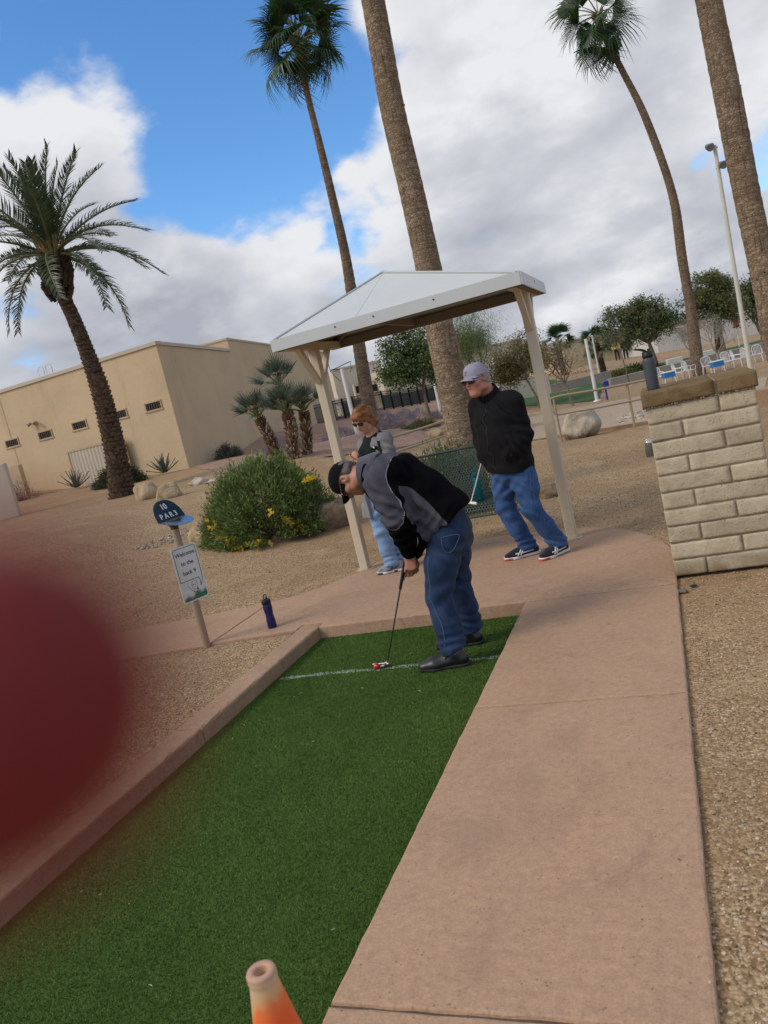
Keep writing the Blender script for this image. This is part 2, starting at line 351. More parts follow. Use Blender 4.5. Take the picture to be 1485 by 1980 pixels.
def slab(name, poly, z0, z1, mat, bev=.010, wob=.0022, seed=0):
    """a cast slab: outline densified and roughened a little, arrises rounded"""
    r_ = random.Random(seed); q = []
    for i, a in enumerate(poly):
        a = Vector(a[:2]); b = Vector(poly[(i+1) % len(poly)][:2]); k = max(1, int((b-a).length/.06)) if (b-a).length < 9 else 40
        q += [a.lerp(b, j/k)+(Vector((r_.uniform(-wob, wob), r_.uniform(-wob, wob))) if j else Vector((0, 0))) for j in range(k)]
    n = len(q); ctr = []
    for i in range(n):
        t = (q[(i+1) % n]-q[i-1]).normalized(); ctr.append(Vector((-t.y, t.x)))
    area = sum(q[i].cross(q[(i+1) % n]) if hasattr(q[i], 'cross') else 0 for i in range(n)); sg = 1 if area > 0 else -1
    m = MB(); rings = [(0, z0), (0, z1-bev), (bev*.3, z1-bev*.3), (bev, z1)]
    vs = [(*(q[i]+ctr[i]*sg*ins*r_.uniform(.6, 1.5) if ins else q[i]), z) for ins, z in rings for i in range(n)]
    fs = [(k*n+i, k*n+(i+1) % n, (k+1)*n+(i+1) % n, (k+1)*n+i) for k in range(3) for i in range(n)] + [tuple(range(3*n, 4*n))]
    if sg < 0: fs = [f[::-1] for f in fs]
    m.add(vs, fs); return m.build(name, mat)
def walkway():
    P = bpy.data.objects.new('walkway', None); COL.objects.link(P); P['kind'] = 'structure'
    g = .006; ys = [-3.2, -1.6, -.02, 1.605, 3.42, TY1]
    for i in range(5):
        y0, y1 = ys[i]+g, ys[i+1]-g
        slab('concrete_slab', [(TX1, y0), (SX, y0), (SX, y1), (TX1, y1)], -.2, 0, M_conc, seed=i).parent = P
    far = [(TX1, TY1+.004), (SX, TY1+.004)] + SLABF[1:] + [(-3.64, 4.985), (-2.905, 5.075), (-2.89, TY1+.11), (TX0-.012, TY1+.11), (TX0, TY1)]
    slab('concrete_slab', far, -.2, .003, M_conc, seed=9).parent = P
    slab('concrete_slab', [(-3.655, 4.98), (-3.645, 6.015), (-6.6, 5.35), (-9.5, 4.6), (-9.5, 3.7), (-6.6, 4.5)], -.2, 0, M_conc, seed=12).parent = P
    for i, y in enumerate(ys[1:]):
        MB().box(((TX1+SX)/2, y, -.035), (SX-TX1-.01, 2*g+.004, .05)).build('expansion_joint', M_joint, P)
    MB().box((-3.65, 5.5, -.03), (.018, 1.0, .05)).build('expansion_joint', M_joint, P)
walkway()
def kerb():
    P = bpy.data.objects.new('kerb', None); COL.objects.link(P); P['kind'] = 'structure'
    for i, (y0, y1) in enumerate(((-3, -.6), (-.6, 1.4), (1.4, 3.42), (3.42, TY1+.1))):
        slab('kerb_block', [(-2.89, y0+.004), (TX0, y0+.004), (TX0, y1-.004), (-2.89, y1-.004)], -.2, .004, M_conc2, .015, .003, i+30).parent = P
kerb()
def m_turf():
    t = NT('turf'); v = t.pos()
    f = t.noise(v, 300, 3, .75); c = t.ramp(f, [(.3, (.044, .084, .015)), (.52, (.076, .14, .025)), (.75, (.115, .186, .042))])
    b = t.noise(v, 1.3, 5, .6, .3); c = t.mix(t.rng(b, .35, .7, 0, .45), c, (.034, .085, .011), 'MIX')
    return t.done(c, .8, .2, bump=f, bs=.8, bd=.01)
M_turf = m_turf()
def m_blade():
    t = NT('turf_blade'); v = t.pos(); h = t.n('ShaderNodeNewGeometry').outputs['Random Per Island']
    c = t.ramp(h, [(0, (.062, .116, .020)), (.5, (.096, .168, .031)), (.9, (.132, .210, .048)), (1, (.18, .24, .09))])
    b = t.noise(v, 1.6, 6, .68, .8); c = t.mix(t.rng(b, .40, .64, 0, .6), c, (.048, .104, .016))
    return t.done(c, .75, .15)
M_blade = m_blade(); M_wblade = m_noise('line_paint', (.42, .48, .42), (.58, .62, .56), 40, .8)
TZ = -.09
def turf():
    y = np.arange(-3., TY1, .2); m = MB().box(((TX0+TX1)/2, (TY1-3)/2, TZ-.025), (TX1-TX0+.02, TY1+3-.002, .05))
    o = m.build('turf', M_turf); o['kind'] = 'structure'
    n = 330000; x = rng.uniform(TX0+.004, TX1-.004, n); y = .75+(TY1-.754)*rng.random(n)**1.15
    d = np.hypot(x, y); h = rng.uniform(.004, .0085, n); wd = rng.uniform(.0010, .0018, n)*(1+.25*d/2)
    a = rng.uniform(0, 2*np.pi, n); ln = rng.uniform(.1, .9, n)*h; b = rng.uniform(0, 2*np.pi, n)
    p0 = np.column_stack([x-np.cos(a)*wd, y-np.sin(a)*wd, np.full(n, TZ)]); p1 = np.column_stack([x+np.cos(a)*wd, y+np.sin(a)*wd, np.full(n, TZ)])
    p2 = np.column_stack([x+np.cos(b)*ln, y+np.sin(b)*ln, TZ+h]); V = np.stack([p0, p1, p2], 1).reshape(-1, 3); F = np.arange(3*n).reshape(n, 3)
    ln_ = np.abs(y-4.305+.006*np.sin(x*9)) < .021+.006*np.sin(x*31)
    wear = .80-.5*np.exp(-((x+1.62)/.25)**2)+.18*np.sin(x*17); mi = (ln_ & (x < -1.17) & (x > -2.68) & (rng.random(n) < wear)).astype(int)
    o = link('turf_blades', np_mesh('turf_blades', V, F, [M_blade, M_wblade], False, mi)); o['kind'] = 'stuff'
    # pale clippings and lint caught in the turf
    m = MB()
    for i in range(22):
        q = Vector((rnd.uniform(TX0+.05, TX1-.05), rnd.uniform(1.2, 5.0), TZ+.0125)); an = rnd.uniform(0, 6.28); L_ = rnd.uniform(.006, .02) if i < 36 else rnd.uniform(.03, .06)
        k = [q+Vector((math.cos(an+j*rnd.uniform(-.3, .5))*L_*j/3, math.sin(an+j*.2)*L_*j/3, .002)) for j in range(4)]; m.tube(k, .0009 if i >= 36 else .0013, 4)
    m.build('turf_litter', m_noise('litter', (.45, .4, .28), (.6, .56, .45), 50))['kind'] = 'stuff'
turf()
def pebbles():
    n = 52000; d = .9+11*rng.random(n)**1.7; an = rng.uniform(-.62, .62, n)+YAW; an = -an
    # fan of directions in front of the camera
    th = YAW+rng.uniform(-.60, .52, n); x = -np.sin(th)*d; y = np.cos(th)*d; P = np.column_stack([x, y]); sd = polydist(P, FOOT)
    k = (sd > .012) | ((sd > -.10) & (rng.random(n) < .018) & (P[:, 0] > -.3)); P = P[k]; d = d[k]; sd = sd[k]; n = len(P); z = np.where(sd < 0, .004, gz_np(P))
    r = rng.uniform(.0018, .0048, n)*(1+.09*d); r = np.where(rng.random(n) < .02, r*1.9, r)
    O = np.array([(1, 0, 0), (-1, 0, 0), (0, 1, 0), (0, -1, 0), (0, 0, 1), (0, 0, -.6)], float); T = np.array([(0, 2, 4), (2, 1, 4), (1, 3, 4), (3, 0, 4), (2, 0, 5), (1, 2, 5), (3, 1, 5), (0, 3, 5)])
    a = rng.uniform(0, 6.28, n); J = O[None]*rng.uniform(.6, 1.25, (n, 6, 1))*r[:, None, None]; c, s_ = np.cos(a)[:, None], np.sin(a)[:, None]
    V = np.stack([J[..., 0]*c-J[..., 1]*s_, J[..., 0]*s_+J[..., 1]*c, J[..., 2]*.75], -1)+np.column_stack([P, z+r*.25])[:, None, :]
    t = NT('pebble'); c = t.ramp(t.n('ShaderNodeNewGeometry').outputs['Random Per Island'], [(0, (.13, .082, .045)), (.4, (.335, .23, .128)), (.85, (.51, .385, .235)), (1, (.66, .56, .43))])
    o = link('gravel_stones', np_mesh('gravel_stones', V.reshape(-1, 3), (T[None]+np.arange(n)[:, None, None]*6).reshape(-1, 3), t.done(c, .85, .2))); o['kind'] = 'stuff'
pebbles()
# ------------------------------------------------------------- smooth solids (blended round cones and ellipsoids meshed with surface nets)
class SDF:
    def __init__(s, lo, hi, res):
        s.lo = np.array(lo, float); s.res = res; s.n = np.maximum(4, np.ceil((np.array(hi)-s.lo)/res).astype(int)+1)
        s.f = np.full(s.n, .25, np.float32); s.ax = [s.lo[i]+res*np.arange(s.n[i]) for i in range(3)]
    def _win(s, lo, hi):
        a = np.clip(np.floor((np.array(lo)-s.lo)/s.res).astype(int), 0, s.n); b = np.clip(np.ceil((np.array(hi)-s.lo)/s.res).astype(int)+1, 0, s.n)
        return tuple(slice(i, j) for i, j in zip(a, b))
    def _grid(s, W): return np.meshgrid(*[s.ax[i][W[i]].astype(np.float32) for i in range(3)], indexing='ij')
    def _put(s, W, d, k, op='add'):
        f = s.f[W]
        if op == 'add':
            if k > 0: h = np.clip(.5+.5*(f-d)/k, 0, 1); s.f[W] = f*(1-h)+d*h-k*h*(1-h)
            else: s.f[W] = np.minimum(f, d)
        else:
            if k > 0: h = np.clip(.5-.5*(f+d)/k, 0, 1); s.f[W] = f*(1-h)-d*h+k*h*(1-h)
            else: s.f[W] = np.maximum(f, -d)
    def cone(s, a, b, ra, rb, k=.02, flat=None, fs=1., op='add'):
        """flat: direction along which the section is scaled by fs"""
        a, b = np.array(a, float), np.array(b, float); m = (max(ra, rb)*max(1, fs)+k+2*s.res); W = s._win(np.minimum(a, b)-m, np.maximum(a, b)+m)
        if any(w.start >= w.stop for w in W): return s
        X, Y, Z = s._grid(W); e = b-a; L = max(e@e, 1e-9); q = [X-a[0], Y-a[1], Z-a[2]]
        t = np.clip((q[0]*e[0]+q[1]*e[1]+q[2]*e[2])/L, 0, 1); r = [q[i]-t*e[i] for i in range(3)]
        if flat is not None:
            n = np.array(flat, float); n /= np.linalg.norm(n); c = r[0]*n[0]+r[1]*n[1]+r[2]*n[2]; g = c*(1/fs-1); r = [r[i]+g*n[i] for i in range(3)]
        d = np.sqrt(r[0]**2+r[1]**2+r[2]**2)-(ra+(rb-ra)*t)
        if flat is not None and fs < 1: d = d*max(fs, .5)
        s._put(W, d, k, op); return s
    def chain(s, pts, rad, k=.02, flat=None, fs=1., op='add'):
        for i in range(len(pts)-1): s.cone(pts[i], pts[i+1], rad[i], rad[i+1], k, flat, fs, op)
        return s
    def ell(s, c, r, k=.02, M=None, op='add'):
        """M: 3 columns = the axes"""
        c = np.array(c, float); r = np.array(r, float); m = r.max()+k+2*s.res; W = s._win(c-m, c+m)
        if any(w.start >= w.stop for w in W): return s
        X, Y, Z = s._grid(W); q = [X-c[0], Y-c[1], Z-c[2]]
        if M is not None: M = np.array(M, float); q = [q[0]*M[0, i]+q[1]*M[1, i]+q[2]*M[2, i] for i in range(3)]
        g = np.sqrt((q[0]/r[0])**2+(q[1]/r[1])**2+(q[2]/r[2])**2); g2 = np.sqrt((q[0]/r[0]**2)**2+(q[1]/r[1]**2)**2+(q[2]/r[2]**2)**2)
        s._put(W, g*(g-1)/np.maximum(g2, 1e-6), k, op); return s
    def cut(s, p, n, k=.0):
        """remove what lies on the side n points to"""
        n = np.array(n, float); n /= np.linalg.norm(n); X, Y, Z = np.meshgrid(*s.ax, indexing='ij', sparse=True)
        d = ((X-p[0])*n[0]+(Y-p[1])*n[1]+(Z-p[2])*n[2]).astype(np.float32)
        if k > 0: h = np.clip(.5-.5*(s.f-d)/k, 0, 1); s.f = (s.f*(1-h)+d*h+k*h*(1-h)).astype(np.float32)
        else: s.f = np.maximum(s.f, d)
        return s
    def disp(s, fn):
        near = np.abs(s.f) < .06; X, Y, Z = [np.broadcast_to(g, s.n)[near] for g in np.meshgrid(*[a.astype(np.float32) for a in s.ax], indexing='ij', sparse=True)]
        s.f[near] += fn(X, Y, Z).astype(np.float32); return s
    def mesh(s):
        f = s.f; f[0] = f[-1] = .2; f[:, 0] = f[:, -1] = .2; f[:, :, 0] = f[:, :, -1] = .2
        I = f < 0; c = np.zeros(s.n-1, np.uint8); sl = [slice(None, -1), slice(1, None)]
        for i in (0, 1):
            for j in (0, 1):
                for k in (0, 1): c += I[sl[i], sl[j], sl[k]]
        A = np.argwhere((c > 0) & (c < 8)); idx = np.full(s.n-1, -1, np.int32); idx[tuple(A.T)] = np.arange(len(A))
        acc = np.zeros((len(A), 3), np.float32); cnt = np.zeros(len(A), np.float32)
        for ax in range(3):
            o = [i for i in range(3) if i != ax]
            for u in (0, 1):
                for v in (0, 1):
                    B = A.copy(); B[:, o[0]] += u; B[:, o[1]] += v; E_ = B.copy(); E_[:, ax] += 1
                    fa, fb = f[tuple(B.T)], f[tuple(E_.T)]; x = (fa < 0) != (fb < 0); t = np.where(x, fa/np.where(x, fa-fb, 1), 0)
                    q = (B-A).astype(np.float32); q[:, ax] += t; acc[x] += q[x]; cnt[x] += 1
        V = (A+acc/np.maximum(cnt, 1)[:, None])*s.res+s.lo; Q = []
        for ax in range(3):
            o = [i for i in range(3) if i != ax]; lo = [slice(1, -1)]*3; lo[ax] = slice(0, -1); hi = list(lo); hi[ax] = slice(1, None)
            a, b = I[tuple(lo)], I[tuple(hi)]; E_ = np.argwhere(a != b)
            if not len(E_): continue
            off = np.array([0 if i == ax else 1 for i in range(3)]); E_ = E_+off; flip = I[tuple(E_.T)]
            def at_(u, v):
                B = E_.copy(); B[:, o[0]] -= u; B[:, o[1]] -= v; return idx[tuple(B.T)]
            q = np.stack([at_(0, 0), at_(1, 0), at_(1, 1), at_(0, 1)], 1); fl = flip if ax != 1 else ~flip; q[~fl] = q[~fl][:, ::-1]; Q.append(q[:, ::-1])
        Q = np.concatenate(Q); Q = Q[(Q >= 0).all(1)]; return V, Q[:, ::-1].copy()
    def obj(s, name, mats, parent=None, off=(0, 0, 0), attrs=None, mi=None, relax=2):
        V, Q = s.mesh()
        for _ in range(relax):                       # light Laplacian smoothing hides the lattice
            a = np.zeros_like(V); n = np.zeros(len(V))
            for i in range(4):
                for j in ((i+1) % 4, (i-1) % 4): np.add.at(a, Q[:, i], V[Q[:, j]]); np.add.at(n, Q[:, i], 1)
            V = V*.5+.5*a/np.maximum(n, 1)[:, None]
        at = {k: fn(V) for k, fn in (attrs or {}).items()}; cen = V[Q].mean(1)
        o = link(name, np_mesh(name, V-np.array(off), Q, mats, True, mi(cen) if mi else None, at), parent); return o
def wav(seed, fr, amp, dirs=5):
    """soft irregular undulation used for folds"""
    r_ = np.random.default_rng(seed); K = r_.normal(size=(dirs, 3)); K /= np.linalg.norm(K, axis=1)[:, None]; K *= fr*r_.uniform(.6, 1.6, (dirs, 1)); ph = r_.uniform(0, 6.28, dirs)
    return lambda X, Y, Z: amp*sum(np.sin(K[i, 0]*X+K[i, 1]*Y+K[i, 2]*Z+ph[i]+1.3*np.sin(K[(i+1) % dirs, 0]*X*.7+K[(i+1) % dirs, 2]*Z*.6)) for i in range(dirs))/dirs**.5
def fold(c, n, lam, amp, w, ph=0., ax=None):
    """a local train of soft creases: crests perpendicular to n, fading over w (a number, or per-axis)"""
    c = np.array(c, float); n = np.array(n, float); n /= np.linalg.norm(n); w = np.array(w if hasattr(w, '__len__') else (w,)*3, float)
    def g(X, Y, Z):
        x, y, z = X-c[0], Y-c[1], Z-c[2]; q = np.exp(-.5*((x/w[0])**2+(y/w[1])**2+(z/w[2])**2)); u = x*n[0]+y*n[1]+z*n[2]
        u = u+.25*lam*np.sin(9*(x+z)+14*y+ph); s_ = np.sin(6.283*u/lam+ph); return amp*q*np.sign(s_)*np.abs(s_)**.8
    return g
def nrm(v): v = np.array(v, float); return v/np.linalg.norm(v)
def frame(fwd, up):
    """columns: left, forward, up"""
    f = nrm(fwd); u = np.array(up, float); u = nrm(u-f*(u@f)); l = np.cross(u, f); return np.stack([l, f, u], 1)
def head(s, c, fwd, up, sc=1., old=1.):
    """a head centred on c (middle between the ears), face along fwd; returns a function local->world"""
    M = frame(fwd, up); c = np.array(c, float); P = lambda x, y, z: c+M@(np.array([x, y, z])*sc); r = lambda *q: np.array(q)*sc
    s.ell(P(0, -.012, .045), r(.076, .094, .082), .02, M); s.ell(P(0, .022, -.012), r(.066, .075, .085), .03, M)
    s.ell(P(0, .045, -.062), r(.052, .050, .048), .03, M)                       # jaw
    s.ell(P(0, .076, -.092), r(.024, .020, .018), .02, M)                       # chin
    for x in (-1, 1):
        s.ell(P(x*.046, .058, -.022), r(.026, .028, .026), .02, M)              # cheeks
        s.ell(P(x*.055, .010, -.070), r(.020, .040, .026), .02, M)              # jowl
        s.ell(P(x*.076, -.004, .0), r(.010, .020, .033), .006, M); s.ell(P(x*.079, .002, .002), r(.005, .010, .018), .004, M, 'sub')
        s.ell(P(x*.033, .089, .013), r(.017, .012, .010), .012, M, 'sub')       # eye sockets
        s.ell(P(x*.033, .077, .012), r(.014, .013, .011), .004, M)
    s.ell(P(0, .082, .030), r(.050, .014, .010), .015, M)                       # brow
    s.cone(P(0, .090, .014), P(0, .112, -.022), .009*sc, .0125*sc, .008); s.ell(P(0, .104, -.027), r(.018, .013, .010), .008, M)   # nose
    s.ell(P(0, .093, -.052), r(.026, .011, .008), .006, M); s.ell(P(0, .091, -.066), r(.022, .011, .008), .006, M)                # lips
    s.cone(P(-.022, .100, -.0585), P(.022, .100, -.0585), .0022*sc, .0022*sc, .004, op='sub')
    return P, M
def lipmap(c, M, sc=1.):
    def g(V):
        q = (V-np.array(c))@M/sc; return np.exp(-(q[:, 0]/.021)**4-((q[:, 2]+.059)/.0075)**2)*(q[:, 1] > .06)
    def d(V):
        q = (V-np.array(c))@M/sc; return np.clip(np.exp(-(q[:, 0]/.022)**4-((q[:, 2]+.0585)/.0030)**2)*(q[:, 1] > .06)+.8*np.exp(-((np.abs(q[:, 0])-.008)/.005)**2-((q[:, 2]+.037)/.005)**2)*(q[:, 1] > .085)+.5*np.exp(-((np.abs(q[:, 0])-.034)/.017)**2-((q[:, 2]-.028)/.006)**2)*(q[:, 1] > .05), 0, 1)  # mouth crease and nostril shade put into the skin colour, plus brows
    return {'lip': g, 'line': d}
def fingers(s, wrist, palm_dir, palm_n, side, curl, spread=.0, sc=1., thumb=None, r0=.0088):
    """palm and five fingers. palm_dir: wrist to knuckles; palm_n: out of the palm; side: towards the thumb; curl: bend per joint"""
    w_ = np.array(wrist, float); d = nrm(palm_dir); n = nrm(palm_n); t = nrm(side)
    kn = [w_+d*(.088*sc+dl)+t*(o*sc) for o, dl in ((.030, .002), (.010, .006), (-.010, .003), (-.029, -.006))]
    for q in kn: s.cone(w_+d*.012+(q-w_-d*.09)*.55, q, .0155*sc, .0125*sc, .016)
    tips = []
    for i, q in enumerate(kn):
        L = (.044, .049, .046, .036)[i]*sc; a = d.copy(); p = q.copy(); cu = curl[i] if hasattr(curl, '__len__') else curl; rr = r0*(1.0, 1.03, .98, .86)[i]*sc; ang = 0; sp = (1.5-i)*spread
        for j in range(3):
            ang += cu*(1.0, 1.1, .7)[j]; v = nrm((d*math.cos(ang)+n*math.sin(ang))+t*sp); q2 = p+v*L*(1., .62, .5)[j]; s.cone(p, q2, rr*(1.08, 1., .92)[j], rr*(1., .92, .8)[j], .006); p = q2
        tips.append(p)
    tb = w_+d*.022*sc+t*.026*sc+n*.006*sc; m = thumb[0] if thumb else tb+(d*.6+t*.65+n*.45)*.046*sc; e = thumb[1] if thumb else m+(d*.9+t*.15+n*.35)*.036*sc
    s.cone(w_+d*.02+n*.004, tb, .017*sc, .0155*sc, .014); s.cone(tb, m, .0145*sc, .0108*sc, .010); s.cone(m, (np.array(m)+np.array(e))/2, .0104*sc, .0102*sc, .006); s.cone((np.array(m)+np.array(e))/2, e, .0102*sc, .0085*sc, .006)
    return tips
def shoe(name, heel, toe, parent, off, mats, kind='sneaker', z=0., w=.047, h=.085):
    """upper, sole, laces; heel and toe are the ends of the sole on the ground"""
    h0, t0 = np.array(heel, float), np.array(toe, float); a = nrm(t0-h0); L = np.linalg.norm(t0-h0); lft = np.cross((0, 0, 1), a); g = lambda u, v, q: h0+a*(u*L)+lft*v+np.array([0, 0, q])
    lo = np.minimum(h0, t0)-.09; hi = np.maximum(h0, t0)+.09; hi[2] = z+.2; lo[2] = z-.02
    s = SDF(lo, hi, .0042); sh = .026 if kind == 'sneaker' else .022
    s.chain([g(.13, 0, sh+.022), g(.40, 0, sh+.02), g(.66, .004, sh+.013), g(.87, .004, sh+.006)], [w*.78, w*.80, w*.98, w*.80], .03, (0, 0, 1), .8)
    s.cone(g(.15, 0, sh+.03), g(.21, 0, sh+h*.78), w*.76, w*.80, .03); s.cone(g(.22, 0, sh+h*.7), g(.62, 0, sh+.03), w*.66, w*.5, .03)
    s.ell(g(.20, 0, sh+h+.018), (.036, .036, .03), .008, None, 'sub')
    s.cut((0, 0, z+sh-.004), (0, 0, -1)); up = s.obj(name, [mats[0]], parent, off, relax=1)
    q = SDF(lo, hi, .0042); q.chain([g(.11, 0, .018), g(.38, 0, .018), g(.68, .004, .018), g(.90, .004, .022)], [w*.90, w*.80, w*1.06, w*.80], .02)
    q.cut((0, 0, z+sh+.001), (0, 0, 1), .004); q.cut((0, 0, z+.0015), (0, 0, -1), .004)
    if kind == 'sneaker': q.disp(lambda X, Y, Z: np.where(((X-h0[0])*a[0]+(Y-h0[1])*a[1])/L > .93, .0, 0.)+0*X)
    so = q.obj('sole', [mats[1]] if len(mats) < 4 else [mats[1], mats[3]], up, off, relax=1, mi=None if len(mats) < 4 else (lambda c: ((((c-h0)@a)/L > .80) & (c[:, 2] < z+.021)).astype(int)))
    m = MB()
    for i in range(4):
        u = .36+.075*i; zz = sh+.075-.0105*i-(.0 if kind == 'sneaker' else .003); r_ = .024
        m.tube([g(u, -r_, zz-.008), g(u+.012, 0, zz+.004), g(u+.02, r_, zz-.008)], .0028, 5)
    for sg in (-1, 1): m.tube([g(.36, 0, sh+.082), g(.33, sg*.018, sh+.09), g(.37, sg*.034, sh+.078), g(.42, sg*.046, sh+.045)], .0024, 5)
    for v in range(len(m.v)): m.v[v] = tuple(np.array(m.v[v])-np.array(off))
    m.build('shoelace', mats[2], up); return up, g
def loft_cap(c, M, sc, mats, parent, off, brim_w=.072, brim_l=.07, crown=1., brim_drop=.012, tilt=0.):
    """baseball cap on a head frame: crown (with seams, button), brim"""
    P = lambda x, y, z: np.array(c)+M@(np.array([x, y, z])*sc)-np.array(off); m = MB(); n = 28; k = 9
    vs = []
    for i in range(k):
        t = i/(k-1); e = math.cos(t*math.pi/2)**.62; hgt = math.sin(t*math.pi/2)
        for j in range(n):
            w_ = 2*math.pi*j/n; x, y = math.sin(w_), math.cos(w_); ff = 1+.10*max(0, y)*math.sin(t*math.pi)
            vs.append(P(x*.0845*e*(1+.02*math.cos(6*w_)*t), (y*.103*e-.006)*ff, .030+.10*crown*hgt*(1+.06*max(0, y)*(1-t))+(.012*y*tilt)*(1-t)-(.02*max(0, -y)*(1-t))))
    fs = [(i*n+j, i*n+(j+1) % n, (i+1)*n+(j+1) % n, (i+1)*n+j) for i in range(k-1) for j in range(n)]
    m.add(vs, fs, 0, True); cap = m.build('cap', mats, parent)
    b = MB(); top = []; bot = []; u = 17
    for i in range(u):
        a = (i/(u-1)-.5)*2; x = a*.082
        for j in range(6):
            r_ = j/5; y0 = .103*math.sqrt(max(0, 1-(a*.95)**2))-.008; ext = brim_l*math.sqrt(max(0, 1-a**4)); y = y0+ext*r_
            z = .034-.016*a*a*(1+r_*.8)-brim_drop*r_*2+.0; top.append(P(x*(1-.10*r_), y, z+.0022)); bot.append(P(x*(1-.10*r_), y, z-.0022))
    N_ = len(top); fs = [(i*6+j, i*6+j+1, (i+1)*6+j+1, (i+1)*6+j) for i in range(u-1) for j in range(5)]; fs2 = [tuple(N_+q for q in f[::-1]) for f in fs]
    rim = [(i*6+5, N_+i*6+5, N_+(i+1)*6+5, (i+1)*6+5) for i in range(u-1)]
    b.add(top+bot, fs+fs2+rim, 0, True); b.build('brim', mats[-1:], cap)
    MB().lathe([(0, .004), (.006, .003), (.008, -.001)], P(0, -.006, .131+.03*(crown-1)), 10, M=Matrix(M.tolist())).build('button', mats[-1:], cap)
    return cap, P
def shades(c, M, sc, off, parent, lens, frame_m, y=.098, z=.012, big=1., arms=True, clear=False):
    P = lambda x, y_, z_: np.array(c)+M@(np.array([x, y_, z_])*sc)-np.array(off); fr = MB(); g = None
    for sx in (-1, 1):
        ring = []; 
        for j in range(16):
            w_ = 2*math.pi*j/16; ex = math.copysign(abs(math.cos(w_))**.7, math.cos(w_)); ez = math.copysign(abs(math.sin(w_))**.75, math.sin(w_))
            x = sx*.035+ex*.029*big; zz = z+ez*.019*big; ring.append((x, y-.25*max(0, abs(x)-.03)-6*max(0, abs(x)-.045)**2, zz))
        fr.tube([P(*q) for q in ring+ring[:1]], .0022 if not clear else .0011, 5, cap=False)
        if arms: fr.tube([P(sx*.064, y-.016, z+.008), P(sx*.076, y-.045, z+.008), P(sx*.081, .0, z+.012), P(sx*.080, -.018, z-.002)], .0026 if not clear else .0012, 5)
        if sx == -1: ringm = ring
    fr.tube([P(-.012, y+.001, z+.008), P(0, y+.004, z+.010), P(.012, y+.001, z+.008)], .002, 5)
    root = fr.build('glasses' if clear else 'sunglasses', frame_m, parent)
    for sx in (-1, 1):
        L = MB(); q = [(sx*-a*1.0 if sx == -1 and False else (a if sx == -1 else -a), b, z_) for a, b, z_ in ringm]
        vs = [P(*v) for v in q]; vc = P(-.035 if sx == -1 else .035, y+.003, z); n = len(vs)
        L.add([vc]+vs, [(0, 1+i, 1+(i+1) % n) for i in range(n)], 0, True); L.build('lens', lens, root)
    return root
# ------------------------------------------------------------- clothing and skin materials
def m_skin(name, base, red, rough=.5):
    t = NT(name); v = t.coord('Object'); c = t.ramp(t.noise(v, 14, 4, .6), [(.3, base), (.7, red)])
    c = t.mix(t.rng(t.noise(v, 160, 2), .5, .8, 0, .35), c, tuple(x*.7 for x in base))
    c = t.mix(t.math('MULTIPLY', t.attr('lip'), .6), c, (.30, .085, .07)); c = t.mix(t.math('MULTIPLY', t.attr('line'), .75), c, (.09, .035, .028))
    t.b.inputs['Subsurface Weight'].default_value = .12; t.b.inputs['Subsurface Radius'].default_value = (1, .35, .2); t.b.inputs['Subsurface Scale'].default_value = .006
    return t.done(c, rough, .35, bump=t.noise(v, 120, 3), bs=.12, bd=.003)
def m_denim(name, deep, base, fade):
    t = NT(name); v = t.coord('Object'); c = t.ramp(t.noise(v, 5, 5, .6, .8), [(.22, deep), (.5, base), (.9, fade)])
    wv = t.n('ShaderNodeTexWave', bands_direction='DIAGONAL'); t.L.new(v, wv.inputs['Vector']); wv.inputs['Scale'].default_value = 260; wv.inputs['Distortion'].default_value = 1.5
    c = t.mix(t.math('MULTIPLY', wv.outputs['Fac'], .22), c, fade); st = t.noise(t.coord('Object', (1, 1, .25)), 70, 4, .65); c = t.mix(t.rng(st, .5, .75, 0, .28), c, fade); c = t.mix(t.rng(st, .5, .25, 0, .25), c, deep)
    return t.done(c, .85, .2, bump=st, bs=.3, bd=.003, sheen=.04)
def m_cloth(name, a, b, sc=9, fine=340, bump=.3, sheen=.2, rough=.85, weave=None):
    t = NT(name); v = t.coord('Object'); c = t.ramp(t.noise(v, sc, 5, .6, .4), [(.3, a), (.7, b)]); f = t.noise(v, fine, 3, .7); c = t.mix(.35, c, t.ramp(f, [(.35, tuple(x*.6 for x in a)), (.65, tuple(x*1.5 for x in b))]))
    h = f
    if weave:
        wv = t.n('ShaderNodeTexWave', bands_direction=weave[0]); t.L.new(v, wv.inputs['Vector']); wv.inputs['Scale'].default_value = weave[1]; h = t.math('ADD', f, t.math('MULTIPLY', wv.outputs['Fac'], weave[2])); c = t.mix(t.math('MULTIPLY', wv.outputs['Fac'], .5), c, tuple(x*.5 for x in a))
    return t.done(c, rough, .2, bump=h, bs=bump, bd=.003, sheen=sheen)
M_skin = m_skin('skin', (.40, .205, .135), (.46, .20, .13)); M_skin2 = m_skin('skin_ruddy', (.43, .225, .155), (.47, .19, .13)); M_skinw = m_skin('skin_fair', (.50, .285, .20), (.52, .25, .175))
M_denim = m_denim('denim_dark', (.005, .010, .027), (.012, .026, .066), (.042, .074, .15)); M_denim2 = m_denim('denim_blue', (.010, .028, .085), (.024, .066, .185), (.09, .17, .35)); M_denim3 = m_denim('denim_pale', (.11, .19, .32), (.18, .29, .46), (.30, .42, .58))
M_black = m_cloth('black_cloth', (.0018, .0018, .0025), (.0035, .0035, .0045), sheen=0, rough=.97); M_leather = m_noise('black_leather', (.010, .009, .009), (.02, .018, .017), 20, .38, .3, 180, .002, .5)
M_sole = m_noise('dark_rubber', (.02, .02, .019), (.035, .034, .032), 40, .75); M_lace = m_noise('lace', (.012, .012, .012), (.02, .02, .02), 80, .8)
